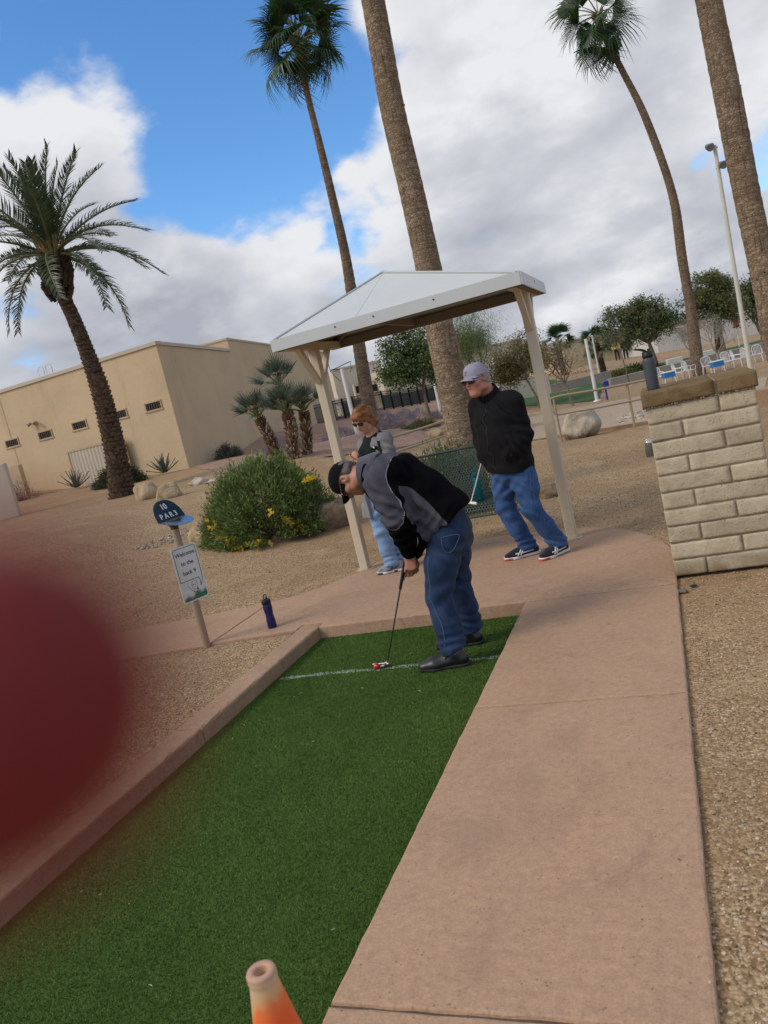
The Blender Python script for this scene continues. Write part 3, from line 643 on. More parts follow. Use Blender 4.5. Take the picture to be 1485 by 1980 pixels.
M_stitch = m_noise('denim_stitch', (.06, .10, .19), (.09, .14, .24), 60, .85); M_chrome = m_noise('steel', (.62, .62, .60), (.72, .72, .70), 30, .22, 0, metal=1.); M_grip = m_noise('rubber_grip', (.010, .010, .011), (.02, .02, .022), 200, .7)
M_hair_gray = m_noise('hair_gray', (.045, .038, .034), (.15, .13, .12), 60, .6, .6, 240, .004, stretch=(1, 1, .3)); M_glasslens = NT('dark_lens').done((.006, .006, .008), .06, .6); M_frame = m_noise('frame_black', (.008, .008, .009), (.014, .014, .015), 40, .3)
from mathutils.bvhtree import BVHTree
def on_surf(o, pts, lift=.001, off=(0, 0, 0)):
    """pull points onto the surface of o (coordinates as in the mesh builder, off = the thing's origin)"""
    me = o.data; bv = BVHTree.FromPolygons([v.co for v in me.vertices], [tuple(p.vertices) for p in me.polygons]); out = []
    for p in pts:
        c, n, i, d = bv.find_nearest(Vector(p)-Vector(off)); out.append(c+n*lift)
    return out
def interp(pts, k=5):
    """Catmull-Rom through points"""
    P = [Vector(p) for p in pts]; out = []
    for i in range(len(P)-1):
        a, b, c, d = P[max(i-1, 0)], P[i], P[i+1], P[min(i+2, len(P)-1)]
        for j in range(k):
            t = j/k; out.append(.5*((2*b)+(c-a)*t+(2*a-5*b+4*c-d)*t*t+(3*b-3*c+d-a)*t**3))
    return out+[P[-1]]
def xz(pts, v): return [(pxv(x, y, v).x, pxv(x, y, v).z) for x, y in pts]
# ------------------------------------------------------------- the man who putts
def golfer():
    O = (-1.42, 4.40, TZ); root = thing('person', 'man in black cap and black and grey jacket bending over a red ball to putt', 'person', O)
    hc = np.array((-1.90, 4.41, 1.132)); fw, up = (-.24, -.10, -.97), (-.97, .02, .22)
    sL, eL, wL = (-1.61, 4.215, 1.09), (-1.545, 4.165, .87), (-1.565, 4.265, .625); sR, eR, wR = (-1.61, 4.60, 1.085), (-1.545, 4.63, .86), (-1.60, 4.40, .575)
    hL, kL, aL = (-1.33, 4.31, .71), (-1.435, 4.25, .37), (-1.405, 4.22, .0); hR, kR, aR = (-1.33, 4.49, .70), (-1.40, 4.545, .36), (-1.385, 4.58, .0)
    spine = [(-1.36, 4.4, .79), (-1.47, 4.4, .945), (-1.59, 4.4, 1.055), (-1.70, 4.4, 1.115)]
    s = SDF((-2.12, 4.08, -.09), (-1.12, 4.74, 1.31), .0052)
    s.chain(spine, [.125, .125, .13, .10], .05, (0, 1, 0), 1.3)
    P, M = head(s, hc, fw, up)
    s.chain([(-1.70, 4.4, 1.12), (-1.80, 4.405, 1.135), (-1.86, 4.41, 1.14)], [.066, .060, .062], .03)
    for a, b, c in ((sL, eL, wL), (sR, eR, wR)): s.chain([a, b], [.055, .043], .02); s.chain([b, c], [.043, .031], .02, (1, 0, 0), 1.1)
    for a, b, c in ((hL, kL, aL), (hR, kR, aR)): s.chain([a, b], [.085, .056], .03); s.chain([b, c], [.056, .04], .02)
    cdv = nrm((-.315, 0, -.705))
    fingers(s, wL, nrm((-.12, .10, -.98)), (.10, .99, .10), (-.97, .12, .10), (1.05, 1.1, 1.15, 1.2), thumb=(np.array((-1.612, 4.303, .555)), np.array((-1.632, 4.305, .515))))
    fingers(s, wR, nrm((-.16, -.22, -.95)), (.08, -.98, .2), (-.97, -.1, .15), (1.15, 1.2, 1.2, 1.25), thumb=(np.array((-1.645, 4.338, .505)), np.array((-1.662, 4.322, .462))))
    # veins, wrinkles
    body = s.obj('body', [M_skin], root, O, lipmap(hc, M))
    # jacket
    def chestw(X, Y, Z): return 0
    j = SDF((-1.92, 4.02, .50), (-1.10, 4.80, 1.30), .0075)
    j.chain([(-1.335, 4.4, .765), (-1.45, 4.4, .925), (-1.57, 4.4, 1.055), (-1.685, 4.4, 1.125)], [.168, .168, .155, .118], .06, (0, 1, 0), 1.22)
    j.cone((-1.40, 4.4, .64), (-1.50, 4.4, .82), .115, .125, .05, (0, 1, 0), 1.5); j.ell((-1.30, 4.4, .83), (.13, .19, .13), .05)
    j.cut((-1.185, 4.4, .845), (.54, 0, -.84), .006)
    j.ell((-1.25, 4.4, .66), (.20, .175, .12), .006, None, 'sub')
    for a, b, c, q in ((sL, eL, wL, -1), (sR, eR, wR, 1)):
        a = np.array(a); b = np.array(b); c = np.array(c); e = c+(b-c)*.10
        j.cone(a+(0.02, -q*.03, .0), a, .125, .115, .05); j.chain([a, a*.5+b*.5, b], [.108, .102, .090], .035); j.chain([b, b*.4+e*.6, e], [.088, .068, .055], .03)
        j.cone(b+(e-b)*.86, e, .053, .0555, .004)
    for q in (fold((-1.56, 4.10, .93), (.35, 0, .9), .075, .011, (.12, .10, .10)), fold((-1.53, 4.10, .78), (-.3, 0, .95), .055, .009, (.10, .1, .09), 1.), fold((-1.60, 4.12, 1.05), (.8, 0, .6), .09, .009, (.09, .1, .12), 2.),
              fold((-1.42, 4.2, .88), (.75, 0, .65), .095, .010, (.12, .12, .14), .5), fold((-1.45, 4.2, 1.03), (.9, 0, .2), .10, .010, (.06, .14, .12), 1.6), fold((-1.32, 4.25, .80), (.6, 0, -.8), .05, .005, (.2, .3, .05), 0),
              fold((-1.50, 4.3, 1.2), (.95, .3, .1), .12, .007, (.15, .2, .1), .4), fold((-1.70, 4.3, 1.12), (.8, .5, -.3), .07, .006, (.08, .12, .1), 1.2)): j.disp(q)
    j.disp(wav(3, 17, .0055)); j.disp(wav(8, 42, .0022))
    yoke = xz([(703, 880), (753, 880), (752, 905), (757, 930), (774, 955), (788, 974), (791, 998), (781, 1014), (766, 1018), (750, 1008), (738, 985), (722, 955), (708, 938), (690, 925)], 4.2)
    side = xz([(776, 936), (800, 946), (830, 972), (876, 1018), (836, 1056), (818, 1040), (803, 1005), (791, 968)], 4.22)
    def gray(V):
        q = V[:, [0, 2]]; near = V[:, 1] < 4.40
        a = polydist(q, [tuple(p)[:2] for p in yoke[:1]]+[tuple(p)[:2] for p in interp([(*p, 0) for p in yoke[1:10]], 4)]+yoke[10:]); b = polydist(q, side); b = np.where((np.abs(V[:, 1]-4.4) > .10), b, .1); sl_ = V[:, 1] < 4.185
        return np.minimum(a, b)
    def pipe(V):
        P_ = V[:, [0, 2]]; q = np.array([(p.x, p.y) for p in interp([(*p, 0) for p in yoke[1:10]], 4)]); d = np.full(len(P_), 1e9)
        for a, b in zip(q[:-1], q[1:]):
            e = b-a; t = np.clip(((P_-a)@e)/max(e@e, 1e-9), 0, 1); d = np.minimum(d, np.hypot(*(P_-a-t[:, None]*e).T))
        return d
    t = NT('jacket_panels'); v = t.coord('Object'); g = t.attr('gray'); f = t.noise(v, 300, 3, .7); big = t.noise(v, 10, 4)
    blk = t.ramp(big, [(.3, (.0018, .0018, .0025)), (.7, (.0038, .0038, .005))]); gry = t.ramp(big, [(.3, (.050, .048, .062)), (.7, (.076, .073, .092))]); gry = t.mix(.3, gry, t.ramp(f, [(.3, (.03, .03, .038)), (.7, (.11, .11, .13))]))
    c = t.mix(t.rng(g, -.0012, .0012), gry, blk); c = t.mix(t.rng(t.attr('pipe'), .0018, .0030, 1, 0), c, (.24, .24, .26))
    mj = t.done(c, .95, .06, bump=f, bs=.2, bd=.002)
    jk = j.obj('jacket', [mj], root, O, {'gray': gray, 'pipe': pipe}, relax=2)
    cl = SDF((-1.92, 4.2, .95), (-1.62, 4.6, 1.32), .006); ca, cb = np.array((-1.70, 4.4, 1.15)), np.array((-1.795, 4.405, 1.155))
    cl.cone(ca, cb, .112, .094, .02, (0, 1, 0), 1.02); cl.cone(ca+(ca-cb), cb+(cb-ca), .098, .076, .004, (0, 1, 0), 1.02, op='sub'); cl.cut(cb+np.array((-.012, 0, 0)), (-.93, 0, .10), .006); cl.cut(ca+np.array((.02, 0, 0)), (1, 0, -.2))
    cl.obj('collar', [m_cloth('collar_gray', (.05, .048, .062), (.076, .073, .092))], jk, O)
    zp = on_surf(jk, interp([pxv(806, 1035, 4.2), pxv(808, 1045, 4.2), pxv(809, 1058, 4.2)], 3), .002, O); MB().tube(zp, .003, 5).build('pocket_zip', M_chrome, jk)
    # jeans
    q = SDF((-1.62, 4.04, -.09), (-1.12, 4.76, .92), .0075)
    q.ell((-1.33, 4.4, .70), (.128, .175, .16), .05); q.chain([(-1.34, 4.4, .86), (-1.335, 4.4, .70)], [.12, .125], .04, (0, 1, 0), 1.25)
    for h, k, a, sg in ((hL, kL, aL, -1), (hR, kR, aR, 1)):
        h, k, a = map(np.array, (h, k, a)); b = k*.45+a*.55
        q.chain([h+(.0, sg*.005, -.02), h*.5+k*.5, k], [.112, .097, .082], .04); q.chain([k, b, a+(0, 0, .03)], [.082, .080, .077], .03); q.cone(a+(0, 0, .05), a+(.004, 0, -.05), .075, .079, .02)
        q.disp(fold(k+np.array((.03, -.03, .0)), (.45*sg, 0, .9), .10, .007, (.10, .12, .07), sg)); q.disp(fold(a+np.array((0, -.02, .09)), (.25*sg, .2, .95), .055, .008, (.12, .12, .045), 1.+sg)); q.disp(fold(h+np.array((.04, 0, -.10)), (.5, 0, .8), .09, .008, (.12, .12, .07), 2.))
    q.cut((-1.42, 4.22, .010), (.30, -.06, -1.0), .003)
    q.disp(wav(21, 22, .005)); q.disp(wav(5, 55, .0018))
    jn = q.obj('jeans', [M_denim], root, O)
    seam = on_surf(jn, interp([pxv(828, 1075, 4.2), pxv(836, 1140, 4.2), pxv(845, 1180, 4.18), pxv(856, 1215, 4.15), pxv(862, 1256, 4.15)], 6), .0006, O); MB().tube(seam, .0026, 5).build('side_seam', M_stitch, jn)
    pk = on_surf(jn, interp([pxv(853, 1040, 4.2), pxv(858, 1062, 4.2), pxv(868, 1070, 4.2), pxv(880, 1058, 4.22), pxv(887, 1035, 4.24), pxv(868, 1036, 4.22), pxv(853, 1040, 4.2)], 4), .0012, O); MB().tube(pk, .0022, 5).build('back_pocket', M_stitch, jn)
    for (hx, hy), (tx, ty) in (((-1.335, 4.232), (-1.648, 4.20)), ((-1.325, 4.585), (-1.632, 4.565))):
        shoe('shoe', (hx, hy, TZ), (tx, ty, TZ), root, O, [M_leather, M_sole, M_lace], 'shoe', TZ, .050, .08)
    cap, _ = loft_cap(hc, M, 1.03, [M_black, M_black], root, O, brim_l=.062, crown=.93, brim_drop=.006)
    shades(hc, M, 1., O, root, NT('clear_lens').done((.5, .52, .55), .05, .5, alpha=None), M_chrome, clear=True, y=.104)
    gl = [o for o in root.children if o.name.startswith('glasses')][0]
    lm = gl.children[0].data.materials[0]; lm.node_tree.nodes['Principled BSDF'].inputs['Alpha'].default_value = .18
    h = SDF(hc-.2, hc+.2, .006); PP = lambda x, y, z: hc+M@np.array((x, y, z))
    h.ell(PP(0, -.014, .040), (.0795, .0985, .085), .02, M); h.ell(PP(0, -.045, -.02), (.066, .066, .062), .03, M); h.cut(PP(0, .012, 0), M[:, 1], .01); h.cut(PP(0, 0, .055), M[:, 2]); h.cut(PP(0, -.02, -.055), (-M[:, 2]-.4*M[:, 1]), .01)
    h.ell(PP(.078, .0, -.02), (.02, .035, .05), .01, M, 'sub'); h.ell(PP(-.078, .0, -.02), (.02, .035, .05), .01, M, 'sub'); h.disp(wav(4, 160, .0016))
    h.obj('hair', [M_hair_gray], root, O)
golfer()
def putter(name_label, top, sole, face, blade=.115, shaft_m=None, head_m=None, grip_l=.27, grip_m=None, bent=True):
    """grip, shaft, hosel, head; top = butt of the grip, sole = heel of the head on the ground, face = direction heel to toe"""
    a, b = Vector(top), Vector(sole); d = (b-a).normalized(); f = Vector(face).normalized(); root = thing('putter', name_label, 'golf club', b)
    L = lambda p: p-b; g = MB(); n = 7; g.tube([L(a+d*grip_l*i/n) for i in range(n+1)], [.0135-.0045*i/n for i in range(n+1)], 10); g.lathe([(0, 0), (.014, 0), (.0145, -.004), (0, -.006)], L(a), 10)
    g.build('grip', grip_m or M_grip, root)
    MB().tube([L(a+d*grip_l), L(b-d*.035)], [.0052, .0042], 8).build('shaft', shaft_m or M_chrome, root)
    MB().tube(interp([L(b-d*.04), L(b-d*.026), L(b+f*.006+Vector((0, 0, .022))), L(b+f*.012+Vector((0, 0, .012)))], 4), .0058, 8).build('hosel', head_m or M_chrome, root)
    up = Vector((0, 0, 1)); up = (up-f*up.dot(f)).normalized(); s_ = up.cross(f); Mx = Matrix((f, s_, up)).transposed(); h = MB()
    h.box(f*blade*.42+up*.012, (blade, .012, .022), Mx, bev=.003); h.box(f*blade*.42+up*.006+s_*.012, (blade*.7, .016, .010), Mx, bev=.002); h.box(f*(-.012)+up*.011, (.022, .02, .020), Mx, bev=.005)
    h.build('putter_head', head_m or M_chrome, root); return root
putter('steel putter with black grip held by the bending man behind the red ball', (-1.588, 4.315, .655), (-1.903, 4.312, TZ+.012), (-1, .05, 0), .105, head_m=m_noise('worn_steel', (.30, .29, .27), (.42, .41, .39), 30, .35, 0, metal=1.), shaft_m=m_noise('shaft_brushed', (.10, .095, .07), (.16, .15, .11), 20, .32, 0, metal=1.))
def ball():
    root = thing('golf_ball', 'shiny red golf ball on the white tee line in front of the putter head', 'ball', (-1.965, 4.295, TZ+.0225))
    bm = bmesh.new(); bmesh.ops.create_icosphere(bm, subdivisions=4, radius=.0213)
    dr = np.array([tuple(v.co.normalized()) for v in bm.verts]); k = 150; i = np.arange(k)+.5; ph = np.arccos(1-2*i/k); th = np.pi*(1+5**.5)*i; D = np.stack([np.cos(th)*np.sin(ph), np.sin(th)*np.sin(ph), np.cos(ph)], 1)
    dm = (dr@D.T).max(1)
    for v, q in zip(bm.verts, dm): v.co *= 1-.022*max(0., (q-.9925)/.0075)
    me = bpy.data.meshes.new('shell'); bm.to_mesh(me); bm.free(); me.polygons.foreach_set('use_smooth', np.ones(len(me.polygons), bool)); me.materials.append(m_noise('red_paint', (.55, .012, .016), (.62, .02, .02), 20, .28, 0, spec=.5, coat=.4)); link('shell', me, root)
ball()
# ------------------------------------------------------------- the man standing by the post
def man_standing():
    O = (-1.2, 6.28, 0); root = thing('person', 'man in grey cap, sunglasses and black zipped jacket by the right shelter post', 'person', O)
    f, l = np.array((-.5, -.866, 0)), np.array((.866, -.5, 0)); hc = np.array((-1.362, 6.165, 1.552)); fw, up = (-.56, -.80, -.09), (-.08, -.06, 1)
    sL, eL, wL = (-1.13, 6.17, 1.315), (-1.085, 6.175, 1.03), (-1.215, 6.085, .925); sR, eR, wR = (-1.43, 6.345, 1.315), (-1.465, 6.345, 1.05), (-1.44, 6.22, .91)
    hL, kL, aL = (-1.165, 6.205, .76), (-1.14, 6.155, .445), (-1.005, 6.275, .09); hR, kR, aR = (-1.335, 6.305, .76), (-1.375, 6.28, .465), (-1.275, 6.365, .09)
    s = SDF((-1.62, 5.96, .02), (-.90, 6.55, 1.70), .0054)
    s.chain([(-1.255, 6.255, .80), (-1.265, 6.255, 1.05), (-1.28, 6.26, 1.25), (-1.29, 6.26, 1.36)], [.13, .135, .13, .09], .05, l, 1.35)
    P, M = head(s, hc, fw, up, 1.03); s.chain([(-1.295, 6.25, 1.38), (-1.33, 6.21, 1.47)], [.068, .064], .03)
    s.ell(P(0, .055, -.105), (.045, .04, .03), .03, M)
    for a, b, c in ((sL, eL, wL), (sR, eR, wR)): s.chain([a, b], [.056, .044], .02); s.chain([b, c], [.043, .030], .02)
    for a, b, c in ((hL, kL, aL), (hR, kR, aR)): s.chain([a, b], [.085, .056], .03); s.chain([b, c], [.056, .04], .02)
    fingers(s, wL, nrm((-.55, .55, -.45)), nrm((-.5, -.8, -.1)), nrm((-.4, -.1, .9)), (.2, .2, .2, .2)); fingers(s, wR, nrm((.55, .45, -.6)), nrm((.3, -.9, 0)), nrm((-.4, -.1, .9)), (.2, .2, .2, .2))
    s.obj('body', [M_skin2], root, O, lipmap(hc, M, 1.03))
    j = SDF((-1.68, 5.88, .66), (-.88, 6.62, 1.56), .0075)
    j.chain([(-1.262, 6.25, .84), (-1.27, 6.24, 1.03), (-1.28, 6.25, 1.23)], [.172, .180, .160], .05, l, 1.24); j.cone((-1.28, 6.25, 1.22), (-1.295, 6.255, 1.36), .155, .085, .05, l, 1.55); j.cone((-1.255, 6.25, .70), (-1.26, 6.25, .90), .168, .168, .03, l, 1.25)
    for a, b, c, q in ((sL, eL, wL, 1), (sR, eR, wR, -1)):
        a, b, c = map(np.array, (a, b, c)); j.cone(a-l*q*.04+np.array((0, 0, .01)), a, .085, .080, .06); j.chain([a, b], [.088, .074], .035); j.chain([b, c], [.074, .058], .03); j.cone(c-(c-b)*.1, c+(c-b)*.22+f*(-.03), .060, .050, .03)
    j.cut((-1.26, 6.25, .755), (-.10, -.05, -1), .006); j.ell((-1.255, 6.25, .74), (.16, .15, .07), .006, None, 'sub')
    zc = lambda z, dx=0.: np.array((-1.27, 6.25, z))+f*.26+l*dx
    for q in (fold((-1.10, 6.13, 1.10), (.2, 0, 1), .09, .007, (.09, .12, .08)), fold((-1.10, 6.12, .98), (.6, .3, .75), .07, .006, (.08, .12, .06), 1.), fold((-1.17, 6.07, .95), (.8, .4, .3), .05, .007, (.08, .1, .08), 2), fold((-1.16, 6.10, 1.25), (.8, .1, .6), .09, .009, (.09, .12, .12), .6),
              fold((-1.33, 6.05, 1.0), (.5, 0, .85), .16, .004, (.14, .2, .18), .2), fold((-1.45, 6.2, 1.1), (.3, 0, .95), .12, .005, (.1, .15, .12), 1.3), fold((-1.25, 6.05, .82), (.3, 0, .95), .09, .003, (.2, .3, .04), .3), fold((-1.3, 6.1, 1.3), (.9, 0, .3), .10, .005, (.2, .2, .1), 0)): j.disp(q)
    j.disp(wav(13, 16, .0035)); j.disp(wav(18, 46, .0018))
    def seam(X, Y, Z):                                   # stitched channels of the light padding and the front opening
        r_ = (X+1.27)*l[0]+(Y-6.25)*l[1]; fr = (X+1.27)*f[0]+(Y-6.25)*f[1]
        return .004*np.exp(-(r_/.004)**2)*(fr > 0)+.0012*np.exp(-(((Z-.80) % .155-.07)/.006)**2)
    j.disp(seam)
    mj = m_cloth('charcoal_shell', (.0055, .0052, .006), (.009, .0086, .0096), 9, 300, .25, 0, .95); jk = j.obj('jacket', [mj], root, O)
    cl = SDF((-1.52, 6.0, 1.3), (-1.1, 6.42, 1.56), .006); ca, cb = np.array((-1.29, 6.245, 1.36)), np.array((-1.325, 6.205, 1.455))
    cl.cone(ca, cb, .098, .086, .01, l, 1.05); cl.cone(ca-(cb-ca), cb+(cb-ca)*.8, .083, .072, .004, l, 1.05, op='sub'); cl.cut(cb, (-.22, -.55, .9), .006); cl.cut(ca, (0, 0, -1)); cl.cone(cb+f*.10+np.array((0, 0, .03)), ca+f*.10+np.array((0, 0, .02)), .035, .004, .01, op='sub')
    cl.obj('collar', [mj], jk, O)
    zp = on_surf(jk, [zc(1.34-.02*i) for i in range(28)], .0012, O); MB().tube(zp, .0030, 5).build('zip', m_noise('zip_black', (.02, .02, .022), (.035, .035, .038), 300, .5), jk)
    pk = on_surf(jk, interp([(-1.20, 6.02, .955), (-1.235, 6.0, .90), (-1.265, 6.0, .85)], 5), .001, O); MB().tube(pk, .0045, 5).build('pocket_welt', mj, jk)
    q = SDF((-1.54, 5.98, .02), (-.84, 6.56, .95), .0075); q.ell((-1.25, 6.255, .77), (.165, .14, .15), .05)
    for h, k, a, sg in ((hL, kL, aL, 1), (hR, kR, aR, -1)):
        h, k, a = map(np.array, (h, k, a)); q.chain([h, h*.5+k*.5, k], [.108, .094, .080], .04); q.chain([k, k*.5+a*.5, a], [.080, .075, .072], .03); q.cone(a+(0, 0, .03), a+(.0, 0, -.05), .071, .072, .02)
        q.disp(fold(k+np.array((0, -.05, .0)), (.4*sg, .2, .9), .10, .007, (.10, .12, .07), sg)); q.disp(fold(a+np.array((0, -.03, .045)), (.3*sg, .2, .95), .05, .008, (.12, .12, .035), 1.+sg)); q.disp(fold(h+np.array((0, -.08, -.12)), (.7*sg, .1, .7), .08, .009, (.12, .12, .08), 2.))
    q.cut((-1.25, 6.3, .066), (.0, -.10, -1), .003); q.disp(wav(33, 22, .005)); q.disp(wav(7, 55, .0018)); jn = q.obj('jeans', [M_denim2], root, O)
    st = on_surf(jn, interp([pxv(1029, 905, 6.1), pxv(1034, 950, 6.05), pxv(1050, 985, 6.05), pxv(1072, 1020, 6.1), pxv(1085, 1046, 6.15)], 6), .0005, O); MB().tube(st, .0024, 5).build('side_seam', M_stitch, jn)
    fp = on_surf(jn, interp([pxv(1000, 920, 6.0), pxv(1010, 928, 6.0), pxv(1027, 925, 6.0)], 5), .0008, O); MB().tube(fp, .0024, 5).build('front_pocket', M_stitch, jn)
    navy = m_cloth('navy_mesh', (.007, .008, .014), (.014, .016, .026), 30, 400, .5); wht = m_noise('white_foam', (.62, .62, .60), (.74, .74, .72), 30, .6); coral = m_noise('coral_rubber', (.70, .09, .05), (.78, .12, .07), 30, .5); lw = m_noise('lace_gray', (.04, .04, .05), (.07, .07, .08), 50, .8)
    for (hx, hy), (tx, ty), sd in (((-.95, 6.345), (-1.145, 6.105), 1), ((-1.195, 6.405), (-1.475, 6.29), -1)):
        up_, g = shoe('sneaker', (hx, hy, 0), (tx, ty, 0), root, O, [navy, wht, lw, coral], 'sneaker', 0.004, .050, .078)
        m = MB()                                          # the white side strokes: two bars crossed by a third
        for pts in (((.40, .024, .080), (.50, .044, .060), (.58, .052, .034)), ((.50, .026, .072), (.60, .046, .052), (.68, .052, .032)), ((.70, .044, .048), (.46, .05, .050), (.18, .048, .056))):
            for s2 in (1, -1):
                m.tube(on_surf(up_, interp([g(u, s2*v, z) for u, v, z in pts], 4), .0010, O), .0062, 6)
        m.build('side_stripe', wht, up_)
        MB().tube(on_surf(up_, interp([g(.26, .04, .10), g(.15, .035, .108), g(.06, 0, .104), g(.15, -.035, .108), g(.26, -.04, .10)], 5), .001, O), .0035, 5).build('collar_lining', wht, up_)
    capm = m_cloth('cap_gray', (.27, .25, .32), (.33, .31, .38), 12, 380, .25, 0); dk = m_noise('cap_dark', (.03, .03, .035), (.05, .05, .055), 60, .9)
    cap, CP = loft_cap(hc, M, 1.05, [capm, capm], root, O, brim_l=.064, crown=.95, brim_drop=.006, tilt=-.2)
    e = MB(); ep = lambda x, z: tuple(np.array(CP(x, .115, z)))                 # the small dark golfer emblem on the front
    for pts in (((-.012, .088), (-.004, .078), (.0, .064)), ((-.004, .078), (.010, .080), (.016, .088)), ((0, .064), (-.012, .052)), ((0, .064), (.012, .053)), ((.016, .088), (.022, .072))):
        e.tube(on_surf(cap, interp([ep(*p) for p in pts], 3), .0012), .0018, 5)
    e.build('emblem', dk, cap); v = MB()
    for sx in (-1, 1):
        for y in (-.05, .03): v.lathe([(0, .002), (.0035, .0015), (.004, 0)], on_surf(cap, [tuple(CP(sx*.055, y, .11))], .0005)[0], 8)
    v.build('eyelets', dk, cap)['kind'] = 'stuff'
    shades(hc, M, 1.04, O, root, M_glasslens, M_frame, y=.103, z=.004, big=1.12)
    h = SDF(hc-.2, hc+.2, .006); PP = lambda x, y, z: hc+M@np.array((x, y, z))*1.03
    h.ell(PP(0, -.016, .035), (.083, .102, .088), .02, M); h.ell(PP(0, -.05, -.02), (.066, .066, .06), .03, M); h.cut(PP(0, .012, 0), M[:, 1], .01); h.cut(PP(0, 0, .06), M[:, 2]); h.cut(PP(0, 0, -.06), -M[:, 2], .01)
    for x in (-1, 1): h.ell(PP(x*.08, .004, -.02), (.02, .034, .05), .01, M, 'sub')
    h.disp(wav(4, 160, .0016)); h.obj('hair', [m_noise('hair_silver', (.22, .20, .18), (.40, .38, .35), 60, .6, .6, 240, .004)], root, O)
man_standing()
white_steel = m_noise('white_shaft', (.62, .62, .62), (.74, .74, .74), 30, .35, 0)
putter('white shafted putter tucked under the arm of the man in the black jacket', (-1.335, 6.535, 1.285), (-1.655, 6.245, .545), (.8, -.55, -.1), .085, white_steel, m_noise('white_head', (.70, .70, .68), (.78, .78, .76), 30, .35, 0))
# ------------------------------------------------------------- the woman with the phone
def woman():
    O = (-2.55, 6.52, 0); root = thing('person', 'woman with short red hair, sunglasses and grey cardigan looking down at her phone', 'person', O)
    f, l = np.array((-.42, -.907, 0)), np.array((.907, -.42, 0)); hc = np.array((-2.512, 6.475, 1.432)); fw, up = (-.36, -.80, -.42), (-.08, -.34, .93)
    sL, eL, wL = (-2.345, 6.47, 1.225), (-2.315, 6.43, 1.005), (-2.50, 6.31, 1.055); sR, eR, wR = (-2.605, 6.585, 1.225), (-2.665, 6.545, 1.005), (-2.632, 6.395, 1.155)
    hL, kL, aL = (-2.455, 6.52, .76), (-2.475, 6.56, .41), (-2.475, 6.615, .08); hR, kR, aR = (-2.61, 6.56, .76), (-2.605, 6.50, .38), (-2.575, 6.495, .08)
    s = SDF((-2.82, 6.18, .02), (-2.18, 6.76, 1.58), .0054)
    s.chain([(-2.53, 6.545, .80), (-2.50, 6.54, 1.0), (-2.48, 6.54, 1.15), (-2.475, 6.54, 1.24)], [.115, .105, .105, .07], .05, l, 1.3)
    P, M = head(s, hc, fw, up, .95); s.chain([(-2.475, 6.535, 1.25), (-2.495, 6.50, 1.37)], [.054, .050], .03)
    for a, b, c in ((sL, eL, wL), (sR, eR, wR)): s.chain([a, b], [.042, .036], .02); s.chain([b, c], [.035, .025], .02)
    for a, b, c in ((hL, kL, aL), (hR, kR, aR)): s.chain([a, b], [.075, .05], .03); s.chain([b, c], [.05, .036], .02)
    fingers(s, wL, nrm((-.85, -.35, .35)), nrm((-.1, .3, .95)), nrm((-.2, -.9, .2)), (.35, .4, .4, .4), sc=.92); fingers(s, wR, nrm((.05, -.80, -.45)), nrm((.0, .35, -.9)), nrm((.95, 0, -.1)), (.45, .5, .55, .6), sc=.92, spread=.08)
    s.obj('body', [M_skinw], root, O, lipmap(hc, M, .95))
    tp = SDF((-2.8, 6.25, .72), (-2.2, 6.8, 1.36), .0075); tp.chain([(-2.54, 6.545, .78), (-2.51, 6.535, .98), (-2.49, 6.53, 1.12)], [.135, .128, .125], .05, l, 1.22); tp.cone((-2.49, 6.53, 1.12), (-2.475, 6.54, 1.24), .12, .078, .04, l, 1.5); tp.ell(np.array((-2.50, 6.54, 1.10))+f*.085+l*.06, (.07, .07, .07), .04); tp.ell(np.array((-2.50, 6.54, 1.10))+f*.085-l*.06, (.07, .07, .07), .04)
    tp.ell((-2.485, 6.49, 1.335), (.085, .085, .055), .01, None, 'sub'); tp.cut((0, 0, .76), (0, 0, -1)); tp.disp(wav(2, 20, .004))
    tp.disp(lambda X, Y, Z: .0016*np.sin(((X+2.5)*l[0]+(Y-6.5)*l[1])*330))
    top = tp.obj('sweater', [m_cloth('black_green_knit', (.006, .009, .009), (.010, .016, .015), 12, 260, .5, 0, .9)], root, O)
    for k, (x, y) in enumerate(((731, 835), (726, 845.5), (721, 855.5))):
        c = on_surf(top, [pxv(x, y, 6.3)], .002, O)[0]; MB().lathe([(0, .004), (.008, .003), (.010, 0)], c, 10, M=Vector(f).to_track_quat('Z', 'Y').to_matrix()).build('button', m_noise('pearl', (.6, .6, .58), (.7, .7, .68), 30, .4, 0), top)
    j = SDF((-2.92, 6.2, .44), (-2.12, 6.9, 1.36), .0075)
    j.chain([(-2.575, 6.56, .56), (-2.53, 6.55, .80), (-2.50, 6.545, 1.0), (-2.485, 6.54, 1.13)], [.170, .158, .146, .140], .05, l, 1.25); j.cone((-2.485, 6.54, 1.12), (-2.472, 6.545, 1.255), .115, .062, .05, l, 1.42)
    for a, b, c, q in ((sL, eL, wL, 1), (sR, eR, wR, -1)):
        a, b, c = map(np.array, (a, b, c)); j.cone(a-l*q*.04-np.array((0, 0, .01)), a, .052, .050, .04); j.chain([a, b], [.055, .050], .03); j.chain([b, c-(c-b)*.12], [.050, .041], .03)
    fc = lambda z, d: np.array((-2.51, 6.54, z))+f*d+l*.012
    j.ell(fc(1.30, .03), (.092, .10, .085), .01, None, 'sub')
    Mf = np.stack([l, f, (0, 0, 1)], 1); j.ell(fc(1.10, .20), (.088, .175, .40), .012, Mf, 'sub'); j.ell(fc(.70, .22), (.085, .17, .34), .012, Mf, 'sub')
    j.cut((-2.57, 6.55, .545), (0, 0, -1), .008); j.ell((-2.57, 6.555, .50), (.15, .13, .22), .006, None, 'sub')
